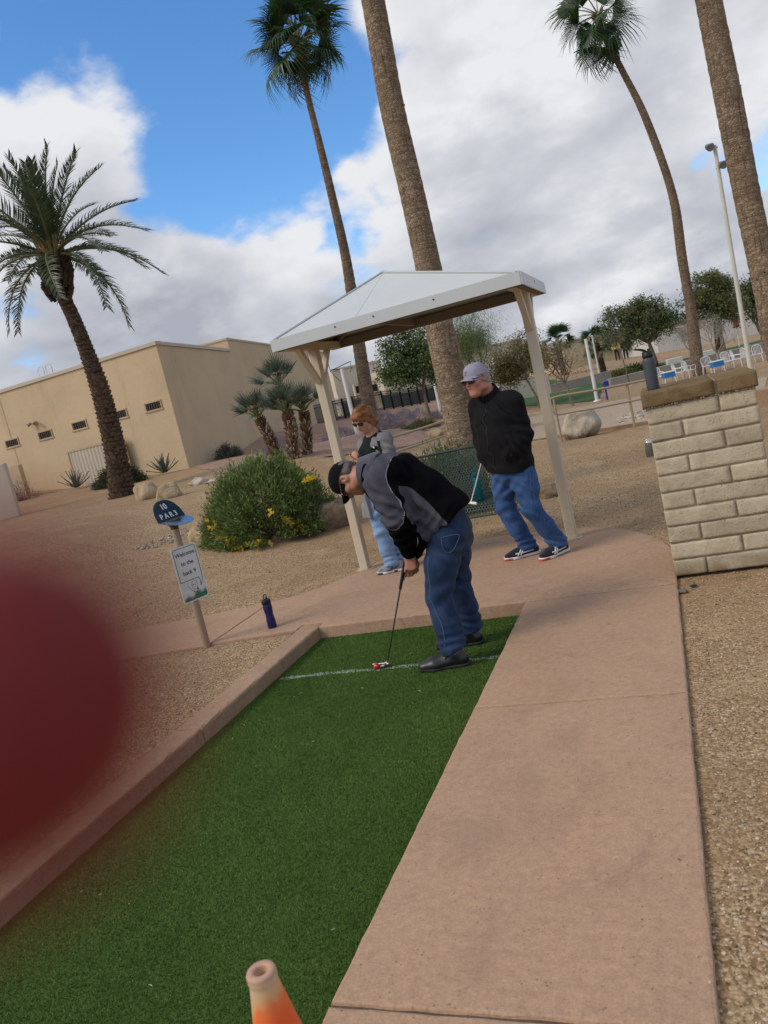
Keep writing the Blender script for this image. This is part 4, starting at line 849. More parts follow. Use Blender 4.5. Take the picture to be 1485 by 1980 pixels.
    for q in (fold((-2.33, 6.42, 1.10), (.3, 0, .9), .075, .008, (.09, .1, .10)), fold((-2.34, 6.41, 1.0), (.7, .3, .6), .055, .008, (.09, .1, .07), 1.), fold((-2.66, 6.5, 1.05), (.4, 0, .9), .06, .008, (.09, .1, .1), .4), fold((-2.66, 6.5, .75), (.95, .2, .1), .07, .007, (.12, .2, .25), .8), fold((-2.38, 6.42, 1.2), (.8, .2, .5), .08, .007, (.08, .1, .1), .3)): j.disp(q)
    j.disp(wav(23, 22, .005)); j.disp(wav(28, 60, .0018))
    j.obj('cardigan', [m_cloth('gray_knit', (.20, .20, .208), (.275, .275, .285), 14, 230, .6, .1, .95, ('X', 90, .5))], root, O)
    q = SDF((-2.82, 6.3, .02), (-2.2, 6.8, .92), .0075); q.ell((-2.535, 6.545, .78), (.15, .13, .15), .05)
    for h, k, a, sg in ((hL, kL, aL, 1), (hR, kR, aR, -1)):
        h, k, a = map(np.array, (h, k, a)); q.chain([h, h*.5+k*.5, k], [.098, .084, .070], .04); q.chain([k, k*.5+a*.5, a], [.070, .066, .068], .03); q.cone(a+(0, 0, .02), a+(0, 0, -.04), .064, .064, .02)
        q.disp(fold(k+np.array((0, -.05, .0)), (.4*sg, .2, .9), .09, .006, (.09, .1, .065), sg)); q.disp(fold(a+np.array((0, -.03, .06)), (.3*sg, .2, .95), .05, .007, (.1, .1, .04), 1.+sg)); q.disp(fold(h+np.array((0, -.06, -.14)), (.6*sg, .1, .7), .08, .007, (.12, .12, .08), 2.))
    q.cut((-2.55, 6.5, .070), (0, -.05, -1), .003); q.disp(wav(43, 24, .005)); q.obj('jeans', [M_denim3], root, O)
    gm = m_cloth('gray_mesh', (.16, .17, .20), (.26, .27, .31), 24, 300, .6); wht = m_noise('white_sole', (.55, .56, .57), (.68, .68, .68), 30, .6); nv = m_noise('navy_lace', (.012, .014, .03), (.02, .022, .045), 50, .8); tr = m_noise('black_tread', (.012, .012, .013), (.02, .02, .02), 30, .7)
    for hl, to in (((-2.465, 6.515), (-2.715, 6.465)), ((-2.395, 6.655), (-2.565, 6.475))):
        up_, g = shoe('sneaker', (*hl, 0), (*to, 0), root, O, [gm, wht, nv, tr], 'sneaker', .004, .045, .078); m = MB()
        for pts in (((.30, .04, .075), (.42, .045, .055), (.52, .046, .032)), ((.16, .04, .06), (.34, .046, .045), (.60, .046, .036)), ((.74, .036, .046), (.84, .03, .042), (.90, .012, .036))):
            for s2 in (1, -1): m.tube(on_surf(up_, interp([g(u, s2*v, z) for u, v, z in pts], 4), .0006, O), .0034, 5)
        m.build('side_stripe', nv, up_)
    shades(hc, M, .96, O, root, M_glasslens, m_noise('frame_brown', (.012, .009, .008), (.02, .014, .012), 40, .3), y=.102, z=.010, big=1.0)
    h = SDF(hc-.22, hc+.2, .0055); PP = lambda x, y, z: hc+M@np.array((x, y, z))*.95
    h.ell(PP(0, -.016, .050), (.084, .106, .086), .02, M); h.ell(PP(0, -.055, -.035), (.070, .062, .085), .03, M); h.ell(PP(.070, -.012, -.012), (.018, .045, .070), .025, M); h.ell(PP(-.070, -.010, -.005), (.016, .040, .060), .025, M)
    h.ell(PP(.074, -.05, -.06), (.018, .035, .045), .02, M); h.ell(PP(.01, .062, .082), (.062, .045, .034), .03, M); h.ell(PP(-.03, .082, .055), (.034, .018, .024), .015, M); h.ell(PP(.035, .080, .052), (.030, .018, .024), .015, M)
    h.ell(PP(0, .125, -.045), (.064, .075, .088), .008, M, 'sub'); h.ell(PP(0, .02, -.09), (.060, .10, .07), .012, M, 'sub')
    gr = lambda X, Y, Z: .0042*np.sin(120*((X-hc[0])*M[0, 0]+(Y-hc[1])*M[1, 0]+(Z-hc[2])*M[2, 0])+4*np.sin(22*(Z-hc[2]))+3*np.sin(26*(Y-hc[1])))
    h.disp(gr); h.disp(wav(9, 60, .004)); h.disp(wav(19, 150, .0018))
    hr = h.obj('hair', [m_noise('hair_copper', (.15, .055, .018), (.34, .135, .045), 40, .5, .7, 220, .004, .4, stretch=(1, 1, .25))], root, O, relax=1)
    m = MB()                                              # loose strands that break the outline
    for i in range(110):
        a = rnd.uniform(0, 6.28); z = rnd.uniform(-.07, .13); r_ = .088*math.sqrt(max(.05, 1-((z-.03)/.12)**2)); y0 = math.sin(a)*r_*1.15-.02
        if y0 > .05 and z < .06: continue
        p = PP(math.cos(a)*r_, y0, z+.01); d = (p-hc)/np.linalg.norm(p-hc); m.tube([p-np.array(O), p+d*.008-M[:, 2]*.012-np.array(O), p+d*rnd.uniform(.004, .018)-M[:, 2]*rnd.uniform(.02, .045)-np.array(O)], [.0016, .0013, .0006], 4)
    m.build('loose_hair', hr.data.materials[0], hr)['kind'] = 'stuff'
woman()
def phone():
    root = thing('phone', 'thin phone in purple case held by the red haired woman', 'phone', (-2.612, 6.325, 1.105), R(-20)); M = Matrix.Rotation(R(-62), 3, 'X').to_3x3() @ Matrix.Rotation(0, 3, 'Z')
    M = Matrix.Rotation(R(28), 3, 'X'); MB().box((0, 0, 0), (.078, .150, .009), M, bev=.004).build('case', m_noise('purple_case', (.05, .022, .12), (.07, .03, .15), 30, .4, 0), root); MB().box(M @ Vector((0, 0, .0052)), (.070, .140, .002), M, bev=.0008).build('screen', NT('screen').done((.01, .01, .012), .08, .6), root)
phone()
putter('putter with thick black grip held upright against the grey cardigan', (-2.375, 6.345, 1.225), (-2.372, 6.30, .36), (-.9, -.3, 0), .09)
# ------------------------------------------------------------- shelter
def mx(a, b, c): return Matrix((a, b, c)).transposed()
def bar(m, a, b, w, h, up=(0, 0, 1), mi=0, bev=0.):
    """a rectangular bar from a to b, w across, h along up"""
    a, b = Vector(a), Vector(b); d = (b-a); L = d.length; d.normalize(); u = Vector(up); u = (u-d*u.dot(d)).normalized(); s_ = u.cross(d)
    return m.box((a+b)/2, (L, w, h), mx(d, s_, u), mi, bev)
def m_paint(name, c, dirt=(.2, .15, .1), rough=.5, k=.35, bump=.12):
    t = NT(name); v = t.coord('Object'); f = t.noise(v, 3.5, 7, .65, .8); q = t.ramp(t.noise(v, 1.3, 4), [(.3, tuple(x*.92 for x in c)), (.7, c)])
    q = t.mix(t.rng(f, .56, .74, 0, k), q, dirt); st = t.noise(t.coord('Object', (9, 9, .7)), 3, 4, .6); q = t.mix(t.rng(st, .55, .75, 0, k*.6), q, dirt)
    return t.done(q, rough, .35, bump=t.noise(v, 60, 4), bs=bump, bd=.002)
M_cream = m_paint('cream_paint', (.60, .51, .375), (.36, .28, .19)); M_white = m_paint('white_enamel', (.55, .575, .565), (.46, .45, .41), .38, .22)
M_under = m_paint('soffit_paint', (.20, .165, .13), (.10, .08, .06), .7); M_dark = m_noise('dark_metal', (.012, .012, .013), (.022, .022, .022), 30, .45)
def shelter():
    x0, x1, y0, y1, zb, zt = -3.03, -.86, 6.10, 7.46, 2.17, 2.265; A = Vector((-2.13, 6.78, 2.665)); O = Vector((-1.95, 6.78, 0))
    root = thing('shelter', 'white hipped metal shade roof on two cream posts over the bench', 'shelter', O); c = [Vector((x0, y0, zt)), Vector((x1, y0, zt)), Vector((x1, y1, zt)), Vector((x0, y1, zt))]
    roof = None
    for i in range(4):
        a, b = c[i], c[(i+1) % 4]; n = (b-a).cross(A-a).normalized(); m = MB(); q = [a-O, b-O, A-O]; lo = [v-n*.012 for v in q]
        m.add(q+lo, [(0, 1, 2), (5, 4, 3), (0, 3, 4, 1), (1, 4, 5, 2), (2, 5, 3, 0)])
        o = m.build('roof_panel', M_white, root)
        # ribs where the sheets are lapped
        k = MB(); mid = (a+b)/2
        for t in ((.36,) if i % 2 == 0 else ()):
            p = a.lerp(b, t)-O; e = (a.lerp(b, t)).lerp(A, .93)-O; bar(k, p.lerp(e, .05), e, .028, .004, n)
        if len(k.v): k.build('lap_seam', M_white, o)
    for i in range(4): m = MB(); bar(m, c[i]-O+(A-c[i])*.012, A-O, .05, .012, (0, 0, 1)); m.build('hip_cap', M_white, root)
    for i in range(4):
        a, b = c[i], c[(i+1) % 4]; d = (b-a).normalized(); n = Vector((d.y, -d.x, 0)); m = MB(); e = .008 if i % 2 else .0
        bar(m, a+n*.006-d*e+Vector((0, 0, (zb-zt)/2+.002))-O, b+n*.006+d*e+Vector((0, 0, (zb-zt)/2+.002))-O, .012, zt-zb+.004); fa = m.build('fascia', M_white, root)
        bo = MB()
        for t in ((.28, .44, .68) if i % 2 == 0 else (.5,)): bo.lathe([(0, .004), (.006, .003), (.008, 0)], a.lerp(b, t)+n*.013-O+Vector((0, 0, -.03)), 8, M=n.to_track_quat('Z', 'Y').to_matrix())
        bo.build('bolt', M_dark, fa)
    s = MB(); z = zb+.006
    for i in range(4):
        a, b = c[i].copy(), c[(i+1) % 4].copy(); a.z = b.z = z+.035; cen = Vector(((x0+x1)/2, (y0+y1)/2, z+.035)); d = (b-a).normalized(); n = Vector((-d.y, d.x, 0)); e = .05 if i % 2 else .0
        bar(s, a+n*.035+d*e-O, b+n*.035-d*e-O, .05, .085)
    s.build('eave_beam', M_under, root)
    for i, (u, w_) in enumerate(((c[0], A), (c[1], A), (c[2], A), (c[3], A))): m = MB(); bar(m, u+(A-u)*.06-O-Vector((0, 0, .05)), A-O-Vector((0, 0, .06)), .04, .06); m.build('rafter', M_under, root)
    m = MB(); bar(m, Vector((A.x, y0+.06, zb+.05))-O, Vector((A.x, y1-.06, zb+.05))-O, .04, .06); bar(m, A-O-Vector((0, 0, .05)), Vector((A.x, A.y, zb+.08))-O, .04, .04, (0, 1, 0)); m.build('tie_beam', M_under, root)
    for x in (-2.965, -.955):
        p = MB(); p.box(Vector((x, 6.78, 1.085))-O, (.088, .088, 2.165), bev=.008); po = p.build('post', M_cream, root)
        for sg in (-1, 1): m = MB(); bar(m, Vector((x, 6.78+sg*.045, 1.86))-O, Vector((x, 6.78+sg*.34, zb+.01))-O, .045, .05, (1, 0, 0)); m.build('knee_brace', M_cream, po)
        m = MB(); bar(m, Vector((x, y0+.07, zb+.03))-O, Vector((x, y1-.07, zb+.03))-O, .07, .07); m.build('end_beam', M_cream, root)
        f = MB(); f.prism([(x-O.x+.1*math.cos(a)*rnd.uniform(.8, 1.1), .1*math.sin(a)*rnd.uniform(.8, 1.1)) for a in np.arange(0, 6.2, .4)], .0, .009); f.build('grout_pad', m_concrete('grout', (.46, .36, .27), x), po)
shelter()
# ------------------------------------------------------------- bench of perforated steel with a bottle on it
def perforated(nx, ny, p, r, fn, th=.005, edge=None):
    """hexagonal field of round holes; fn maps (s, t) in metres to space (point, normal)"""
    m = MB(); h = p*math.sqrt(3)/2; n = 12
    for j in range(ny):
        for i in range(nx):
            cx, cy = (i+.5*(j % 2)+.5)*p, (j+.5)*h+.0; vo = []; vi = []
            for k in range(n):
                a = math.pi/n*2*k+math.pi/6; R0_ = p/2/math.cos(((a-math.pi/2+math.pi/6+math.pi/6) % (math.pi/3))-math.pi/6) if False else p/2/math.cos(((a) % (math.pi/3))-math.pi/6+0) if False else None
                aa = a % (math.pi/3); aa = min(aa, math.pi/3-aa); R0_ = (p/2)/math.cos(aa)
                vo.append((cx+R0_*math.cos(a), cy+R0_*math.sin(a))); vi.append((cx+r*math.cos(a), cy+r*math.sin(a)))
            P = [fn(*q) for q in vo+vi]; f_ = [q+nn*th/2 for q, nn in P]; b_ = [q-nn*th/2 for q, nn in P]; N_ = 2*n
            fs = []
            for k in range(n):
                l = (k+1) % n; fs += [(k, l, n+l, n+k), (N_+k, N_+n+k, N_+n+l, N_+l), (n+k, n+l, N_+n+l, N_+n+k)]
            m.add(f_+b_, fs)
    return m
def bench():
    M_pvc = m_noise('green_black_coating', (.040, .066, .060), (.060, .090, .082), 40, .30, .2, spec=.6); O = Vector((-1.98, 7.0, 0)); root = thing('bench', 'dark green bench of perforated steel under the shelter', 'bench', O)
    W_ = 1.35; p = .0272; nx = 49
    bk = lambda s, t: (Vector((-W_/2+s, .13+.10*t/.45+.02*math.sin(t/.45*3), .50+t)), Vector((0, -.97, .22)).normalized())
    def st(s, t):
        if t < .40: return Vector((-W_/2+s, .09-t, .462-.012*math.sin(t/.4*3.14))), Vector((0, 0, 1))
        a = (t-.40)/.06; a = min(a, 1.4); return Vector((-W_/2+s, -.31-.06*math.sin(a*1.1), .462-.06*(1-math.cos(a*1.1))-max(0, t-.48)*.9)), Vector((0, -math.sin(a*1.1), math.cos(a*1.1)))
    b = perforated(nx, 18, p, .0112, bk).build('backrest', M_pvc, root); s_ = perforated(nx, 23, p, .0112, st).build('seat', M_pvc, root); b['kind'] = s_['kind'] = 'stuff'
    fr = MB(); q = [bk(0, -.01)[0], bk(0, .215)[0], bk(0, .43)[0]]; q2 = [bk(W_, -.01)[0], bk(W_, .215)[0], bk(W_, .43)[0]]
    fr.tube(interp([q[0], q[1], q[2]], 4)+interp([q[2]+Vector((.0, 0, .006)), (q[2]+q2[2])/2+Vector((0, 0, .006)), q2[2]+Vector((0, 0, .006))], 4)+interp(q2[::-1], 4), .013, 8); fr.tube([bk(0, -.012)[0], bk(W_, -.012)[0]], .012, 8); fr.build('back_frame', M_pvc, root)
    fr = MB(); fr.tube([st(0, .0)[0], st(0, .2)[0], st(0, .40)[0], st(0, .45)[0], st(0, .53)[0], st(W_, .53)[0], st(W_, .45)[0], st(W_, .40)[0], st(W_, .2)[0], st(W_, 0)[0], st(0, 0)[0]], .012, 8, sm=False); fr.build('seat_frame', M_pvc, root)
    M_leg = m_paint('tan_paint', (.40, .29, .19), (.2, .14, .09))
    for x in (-.50, .53):
        m = MB(); m.box((x, .0, .215), (.06, .07, .45), bev=.006); m.build('leg', M_leg, root); m = MB(); bar(m, (x, -.27, .44), (x, .12, .435), .045, .03); bar(m, (x, .04, .40), (x, .20, .86), .03, .04, (1, 0, 0)); m.build('support_arm', M_pvc, root)
bench()
def bottle(name, label, loc, prof, mats, rz=0, loop=None, group=None, grooves=()):
    """lathed bottle: body profile, lid profile, carry loop"""
    r = thing(name, label, 'bottle', loc, rz, group); MB().lathe(prof['body'], n=28).build('body', mats[0], r); l = MB().lathe(prof['lid'], n=28).build('lid', mats[1], r)
    if loop: MB().tube(interp(loop, 6), prof.get('loop_r', .006), 8).build('carry_loop', mats[1], l)
    if 'spout' in prof: MB().lathe(prof['spout'][1], prof['spout'][0], 14).build('spout', mats[1], l)
    return r
M_teal = m_noise('teal_enamel', (.004, .115, .125), (.006, .135, .145), 20, .4, .1, 200, .001); M_blackp = m_noise('black_plastic', (.010, .010, .011), (.017, .017, .018), 50, .45, .1)
bottle('water_bottle', 'teal water bottle standing on the perforated bench seat', (-1.735, 6.93, .462), dict(body=[(0, 0), (.038, 0), (.041, .004), (.041, .185), (.037, .20), (.026, .212), (.026, .215)], lid=[(.027, .213), (.030, .215), (.030, .25), (.026, .255), (0, .255)], loop_r=.007), [M_teal, M_teal], 0, [(-.026, 0, .245), (-.03, 0, .27), (0, 0, .285), (.03, 0, .27), (.026, 0, .245)])
M_slate = m_noise('slate_powder_coat', (.052, .058, .066), (.064, .070, .078), 18, .55, .25, 400, .001); M_navy = m_noise('navy_powder_coat', (.010, .012, .075), (.015, .018, .10), 18, .45, .15, 300, .001)
bottle('flask', 'dark grey insulated flask with a black loop lid standing on the block pillar cap', pxz(1264, 754, 1.217), dict(body=[(0, 0), (.036, 0), (.0395, .003), (.040, .02), (.040, .19), (.0385, .203), (.030, .214), (.029, .217)], lid=[(.030, .215), (.034, .217), (.0345, .235), (.033, .237), (.0335, .252), (.028, .257), (0, .257)], loop_r=.0048, spout=((.012, 0, .255), [(.009, 0), (.009, .014), (.006, .018), (0, .018)])), [M_slate, M_blackp], R(20), [(.0, .012, .250), (-.03, .026, .272), (-.068, .022, .284), (-.078, 0, .286), (-.068, -.022, .284), (-.03, -.026, .272), (.0, -.012, .250)])
bottle('tumbler', 'olive grey metal tumbler with steel lid at the left side of the block pillar', pxz(1260, 886, -.02), dict(body=[(0, 0), (.058, 0), (.062, .006), (.066, .10), (.064, .17), (.055, .205)], lid=[(.056, .204), (.058, .206), (.058, .236), (.048, .245), (0, .246)], loop_r=.006), [m_noise('olive_gray', (.10, .10, .085), (.14, .14, .12), 12, .4, .1), M_chrome], 0, [(-.03, 0, .246), (-.02, 0, .262), (.02, 0, .262), (.03, 0, .246)])
bottle('water_bottle', 'navy blue water bottle standing on the concrete path near the tee', (-3.185, 5.20, .003), dict(body=[(0, 0), (.033, 0), (.036, .004), (.036, .065), (.0325, .085), (.031, .115), (.035, .145), (.0365, .165), (.036, .19), (.031, .198)], lid=[(.032, .196), (.036, .199), (.0365, .228), (.034, .235), (.02, .238), (0, .238)], loop_r=.004, spout=((.012, 0, .236), [(.008, 0), (.008, .016), (.005, .02), (0, .02)])), [M_navy, M_blackp], R(70), [(-.006, 0, .236), (-.016, 0, .262), (0, 0, .278), (.016, 0, .262), (.008, 0, .236)])
# ------------------------------------------------------------- pillar of slumped blocks
def rough_block(d, seed, amp=.004, k=(7, 3, 4), sag=.002):
    """a cast block with soft arrises, slumped faces and torn texture, centred on the origin"""
    r_ = np.random.default_rng(seed); bm = bmesh.new(); bmesh.ops.create_cube(bm, size=1.0)
    ax = [[e for e in bm.edges if abs((e.verts[0].co-e.verts[1].co)[i]) > .5] for i in range(3)]
    for i in range(3):
        ed = [e for e in bm.edges if abs((e.verts[0].co-e.verts[1].co)[i]) > 1e-4 and abs((e.verts[0].co-e.verts[1].co)[(i+1) % 3]) < 1e-4 and abs((e.verts[0].co-e.verts[1].co)[(i+2) % 3]) < 1e-4]
        bmesh.ops.subdivide_edges(bm, edges=ed, cuts=k[i], use_grid_fill=True)
    me = bpy.data.meshes.new('stone_block'); bm.to_mesh(me); bm.free(); n = len(me.vertices); V = np.empty(n*3); me.vertices.foreach_get('co', V); V = V.reshape(-1, 3)*2; V = np.sign(V)*np.minimum(1, np.abs(V))**.6
    ed = np.array(d)/2; rad = .005; inner = ed-rad; Q = V*ed; c_ = np.clip(Q, -inner, inner); dv = Q-c_; ln = np.linalg.norm(dv, axis=1); P = c_+dv*np.minimum(1, rad/np.maximum(ln, 1e-9))[:, None]; S_ = V; nz = np.zeros(n)
    for f_, a in ((38, 1.), (80, .6), (150, .35)):
        K = r_.normal(size=(3, 3))*f_*.6; ph = r_.uniform(0, 6.28, 3); nz += a*np.sin(P@K[0]+ph[0])*np.sin(P@K[1]+ph[1])
    P += S_/np.maximum(np.linalg.norm(S_, axis=1), .1)[:, None]*nz[:, None]*amp; P[:, 1] += np.sign(P[:, 1])*sag*np.cos(S_[:, 2]*1.4)*(np.abs(S_[:, 1]) > .8)
    me.vertices.foreach_set('co', P.ravel()); me.polygons.foreach_set('use_smooth', np.ones(len(me.polygons), bool)); me.update(); return me
def m_block(name, c, d, l, dirt):
    t = NT(name); v = t.pos(); k = t.ramp(t.noise(v, 9, 7, .65, .5), [(.28, d), (.5, c), (.75, l)]); q = t.n('ShaderNodeHueSaturation'); t.L.new(k, q.inputs['Color']); t.L.new(t.rng(t.rand(), 0, 1, .88, 1.10), q.inputs['Value'])
    st = t.noise(t.coord('Object', (1, 1, .35)), 6, 6, .7, 1.2); k = t.mix(t.rng(st, .55, .72, 0, .5), q.outputs[0], dirt); p = t.voro(v, 65, 'Distance'); pm = t.math('MULTIPLY', t.rng(p, .12, .24, 1, 0), t.rng(t.noise(v, 14, 3), .5, .58)); k = t.mix(t.math('MULTIPLY', pm, .55), k, tuple(x*.5 for x in d))
    sp = t.n('ShaderNodeSeparateXYZ'); t.L.new(v, sp.inputs[0]); k = t.mix(t.math('MULTIPLY', t.rng(sp.outputs[2], .0, .11, 1, 0), t.rng(t.noise(v, 6, 4), .35, .6)), k, dirt)
    h = t.math('SUBTRACT', t.noise(v, 60, 6, .7), t.math('MULTIPLY', pm, .8)); return t.done(k, .92, .15, bump=h, bs=.9, bd=.008)
def pillar():
    x0, x1, y0, y1 = -.13, .525, 5.21, 5.86; O = Vector((x0, y0, 0)); root = thing('block_pillar', 'square pillar of tan slump blocks with a brown block cap', 'pillar', O); H = .113; mo = .009
    MB_ = m_block('slump_block', (.47, .395, .275), (.36, .295, .195), (.57, .49, .36), (.28, .20, .115)); MC = m_block('cap_block', (.205, .135, .066), (.13, .085, .04), (.27, .19, .10), (.10, .065, .035)); MM = m_block('mortar', (.33, .27, .19), (.25, .2, .14), (.40, .33, .24), (.18, .13, .09))
    MB().box(((x1-x0)/2, (y1-y0)/2, .575), (x1-x0-.022, y1-y0-.022, 1.15)).build('mortar_core', MM, root); sd = 0; W_ = x1-x0; D_ = y1-y0; t = .20
    cuts = [.205, .435]
    for c in range(10):
        z = c*H+H/2-.005; k = cuts[(c) % 2]
        segs = [(0, k), (k, W_)]
        for fr in (0, 1):
            for a, b in segs:
                w_ = b-a-mo; o = link('stone_block', rough_block((w_, t-mo/2, H-mo), sd, .0020, (9 if w_ > .3 else 6, 3, 4)), root, ((a+b)/2, (t/2 if not fr else D_-t/2)+rnd.uniform(-.003, .003), z)); o.data.materials.append(MB_); sd += 1
        for sx in (0, 1): o = link('stone_block', rough_block((t-mo, D_-2*t-mo, H-mo), sd, .0020, (3, 5, 4)), root, (t/2 if not sx else W_-t/2, D_/2, z)); o.data.materials.append(MB_); sd += 1
    zc = 10*H-.005+.0475
    for a, b in ((-.012, .42), (.437, W_+.012)):
        for j, (p, q) in enumerate(((-.012, D_/2-.006), (D_/2+.006, D_+.012))):
            o = link('cap_block', rough_block((b-a, q-p, .095), sd, .0012, (8, 5, 3), 0), root, ((a+b)/2, (p+q)/2, zc)); o.data.materials.append(MC); sd += 1
    MB().box((.4285, D_/2, zc-.004), (.016, D_-.01, .085)).build('cap_joint', MM, root)
    m = MB(); 
    for i in range(60): x = rnd.uniform(-.01, W_); m.lathe([(0, .006), (rnd.uniform(.004, .010), 0), (0, -.006)], (x, -.006+rnd.uniform(-.004, .004), 10*H-.008+rnd.uniform(-.003, .004)), 6)
    m.build('mortar_squeeze', MM, root)['kind'] = 'stuff'
pillar()
def rocks_near():
    t = m_noise('slate_rock', (.10, .085, .08), (.17, .145, .135), 14, .8, .4)
    for loc, r_, lb, k in ((pxz(1319, 1143, -.01), (.034, .020, .013), 'small grey stone beside the slab edge below the pillar', 0), (pxz(1341, 1133, -.012), (.026, .011, .006), 'thin dark bark chip beside the grey stone below the pillar', 1)):
        s = SDF(np.array(loc)-.06, np.array(loc)+.06, .004); s.ell(loc, r_, .004, frame((.3, 1, 0), (0, 0, 1))); s.ell(Vector(loc)+Vector((.012, .004, .002)), tuple(x*.7 for x in r_), .01); s.disp(wav(3+k, 120, .002)); o = s.obj('stone' if not k else 'bark_chip', [t if not k else M_dark]); tag(o, lb, 'stone' if not k else 'bark')
rocks_near()
# ------------------------------------------------------------- sign of the tenth tee
def text_mesh(s, size, name='lettering', ext=.0006, bold=0.):
    c = bpy.data.curves.new(name, 'FONT'); c.body = s; c.size = size; c.align_x = 'CENTER'; c.align_y = 'CENTER'; c.extrude = ext; c.offset = bold; c.resolution_u = 3
    o = bpy.data.objects.new(name, c); COL.objects.link(o); dg = bpy.context.evaluated_depsgraph_get(); me = bpy.data.meshes.new_from_object(o.evaluated_get(dg)); bpy.data.objects.remove(o); bpy.data.curves.remove(c); return me
def sign():
    O = Vector((-3.675, 4.975, -.01)); root = thing('tee_sign', 'tee sign on a tan post with a welcome plate and a dark blue top plate', 'sign', O); A = R(70); fx = Vector((math.cos(A), math.sin(A), 0)); n = Vector((math.sin(A), -math.cos(A), 0)); up = Vector((0, 0, 1)); M4 = lambda c: Matrix.Translation(c) @ mx(fx, up, n).to_4x4()
    post = MB().tube([(0, 0, -.05), (0, 0, .5), (0, 0, .985)], .0305, 16).build('post', m_paint('post_tan', (.34, .255, .175), (.2, .14, .09)), root)
    M_pl = m_paint('sign_white', (.70, .71, .70), (.5, .48, .42), .35, .18); M_grn = m_noise('sign_green', (.012, .15, .085), (.02, .18, .10), 20, .4, 0); M_blk = m_noise('sign_black', (.012, .012, .012), (.02, .02, .02), 20, .5, 0); M_navyp = m_noise('plate_blue', (.006, .030, .055), (.010, .042, .072), 8, .22, .08, 30, .002, .6)
    w_, h_ = .24, .445; pc = n*.036+up*.605; rr = .018
    def rrect(w, h, r, k=5): return [(sx*(w/2-r)+r*math.cos(a), sy*(h/2-r)+r*math.sin(a)) for sx, sy, a0 in ((1, 1, 0), (-1, 1, 90), (-1, -1, 180), (1, -1, 270)) for a in [R(a0+90*i/k) for i in range(k+1)]]
    pl = MB().prism(rrect(w_, h_, rr), -.0015, .0015, M=M4(pc)).build('plate', M_pl, root); Z = .0021; T = lambda x, y, z=Z: M4(pc) @ Vector((x, y, z))
    g = MB(); fw = .104; y0, y1 = .208, -.052; path = [(-fw, y1), (-fw, y0-.012), (-fw+.012, y0), (fw-.012, y0), (fw, y0-.012), (fw, -.03), (fw-.002, -.075), (.078, -.115)]
    g.tube([T(*p) for p in interp([(*p, 0) for p in path[:5]], 1)] if False else [T(*p) for p in path[:6]], .0024, 6, sm=False); g.tube([T(*p) for p in ((fw, -.03), (fw-.004, -.065), (fw-.012, -.092), (.07, -.122))], .0024, 6); g.tube([T(*p) for p in ((-fw, y1), (.068, y1))], .0024, 6); g.tube([T(*p) for p in ((.068, y1), (.076, -.085), (.07, -.122))], .0022, 6)
    grass = [(-.108, -.205)]
    for i in range(28): x = -.104+.208*i/27; b = -.178+.036*(x/.1)*.5+.012*math.sin(x*60); grass += [(x-.004, b-.012), (x, b+rnd.uniform(.012, .03))]
    grass += [(.108, -.165), (.112, -.190), (.108, -.205), (.10, -.2105), (-.10, -.2105)]; g.prism(grass, Z-.0004, Z+.0003, M=M4(pc)); g.build('border', M_grn, pl)
    for s_, y, sz in (('Welcome', .158, .047), ('to the', .085, .047), ('back 9', .008, .047)):
        o = link('lettering', text_mesh(s_, sz, bold=.0004), pl); o.data.materials.append(M_blk); o.matrix_basis = M4(pc+n*.0022+up*y)
    d = MB(); st = lambda P, r_=.0011: d.tube([T(x*.8+.006, y, Z) for x, y in P], r_, 4)          # a plain little golf-ball figure swinging a club
    ring = [(.012+.034*math.cos(a), -.100+.036*math.sin(a)) for a in np.arange(0, 6.4, .3)]; st(ring)
    st([(-.004+.004*math.cos(a), -.098+.006*math.sin(a)) for a in np.arange(0, 6.5, .8)]); st([(.018+.004*math.cos(a), -.098+.006*math.sin(a)) for a in np.arange(0, 6.5, .8)]); st([(.0, -.115), (.008, -.119), (.018, -.115)])
    st([(-.075, -.085), (-.05, -.115), (-.02, -.148), (-.008, -.155)]); st([(.0, -.134), (-.012, -.148), (-.004, -.158), (.02, -.156), (.03, -.138)]); st([(.002, -.156), (-.012, -.176), (-.022, -.180)]); st([(.02, -.156), (.03, -.172), (.042, -.176)]); d.prism([(.026, -.134), (.038, -.128), (.040, -.140), (.030, -.146)], Z, Z+.0004, M=M4(pc)); d.build('figure', M_blk, pl)
    b = MB()
    for y in (.213, -.213): b.lathe([(0, .005), (.005, .004), (.007, 0)], T(0, y, .0015), 8, M=n.to_track_quat('Z', 'Y').to_matrix())
    b.build('bolt', M_chrome, pl)
    A2 = R(82); fx = Vector((math.cos(A2), math.sin(A2), 0)); n = Vector((math.sin(A2), -math.cos(A2), 0)); fc = up*1.045; tb = (up*math.cos(R(24))-n*math.sin(R(24))).normalized(); nb = (n*math.cos(R(24))+up*math.sin(R(24))).normalized(); hw, hh = .150, .175
    k = MB(); dome = [(hw*math.copysign(abs(math.cos(a))**.8, math.cos(a)), hh*math.sin(a)**.9) for a in np.linspace(0, math.pi, 22)]; MM = Matrix.Translation(fc) @ mx(fx, tb, nb).to_4x4(); k.prism(dome, -.0015, .0015, M=MM); tp = k.build('top_plate', M_navyp, root)
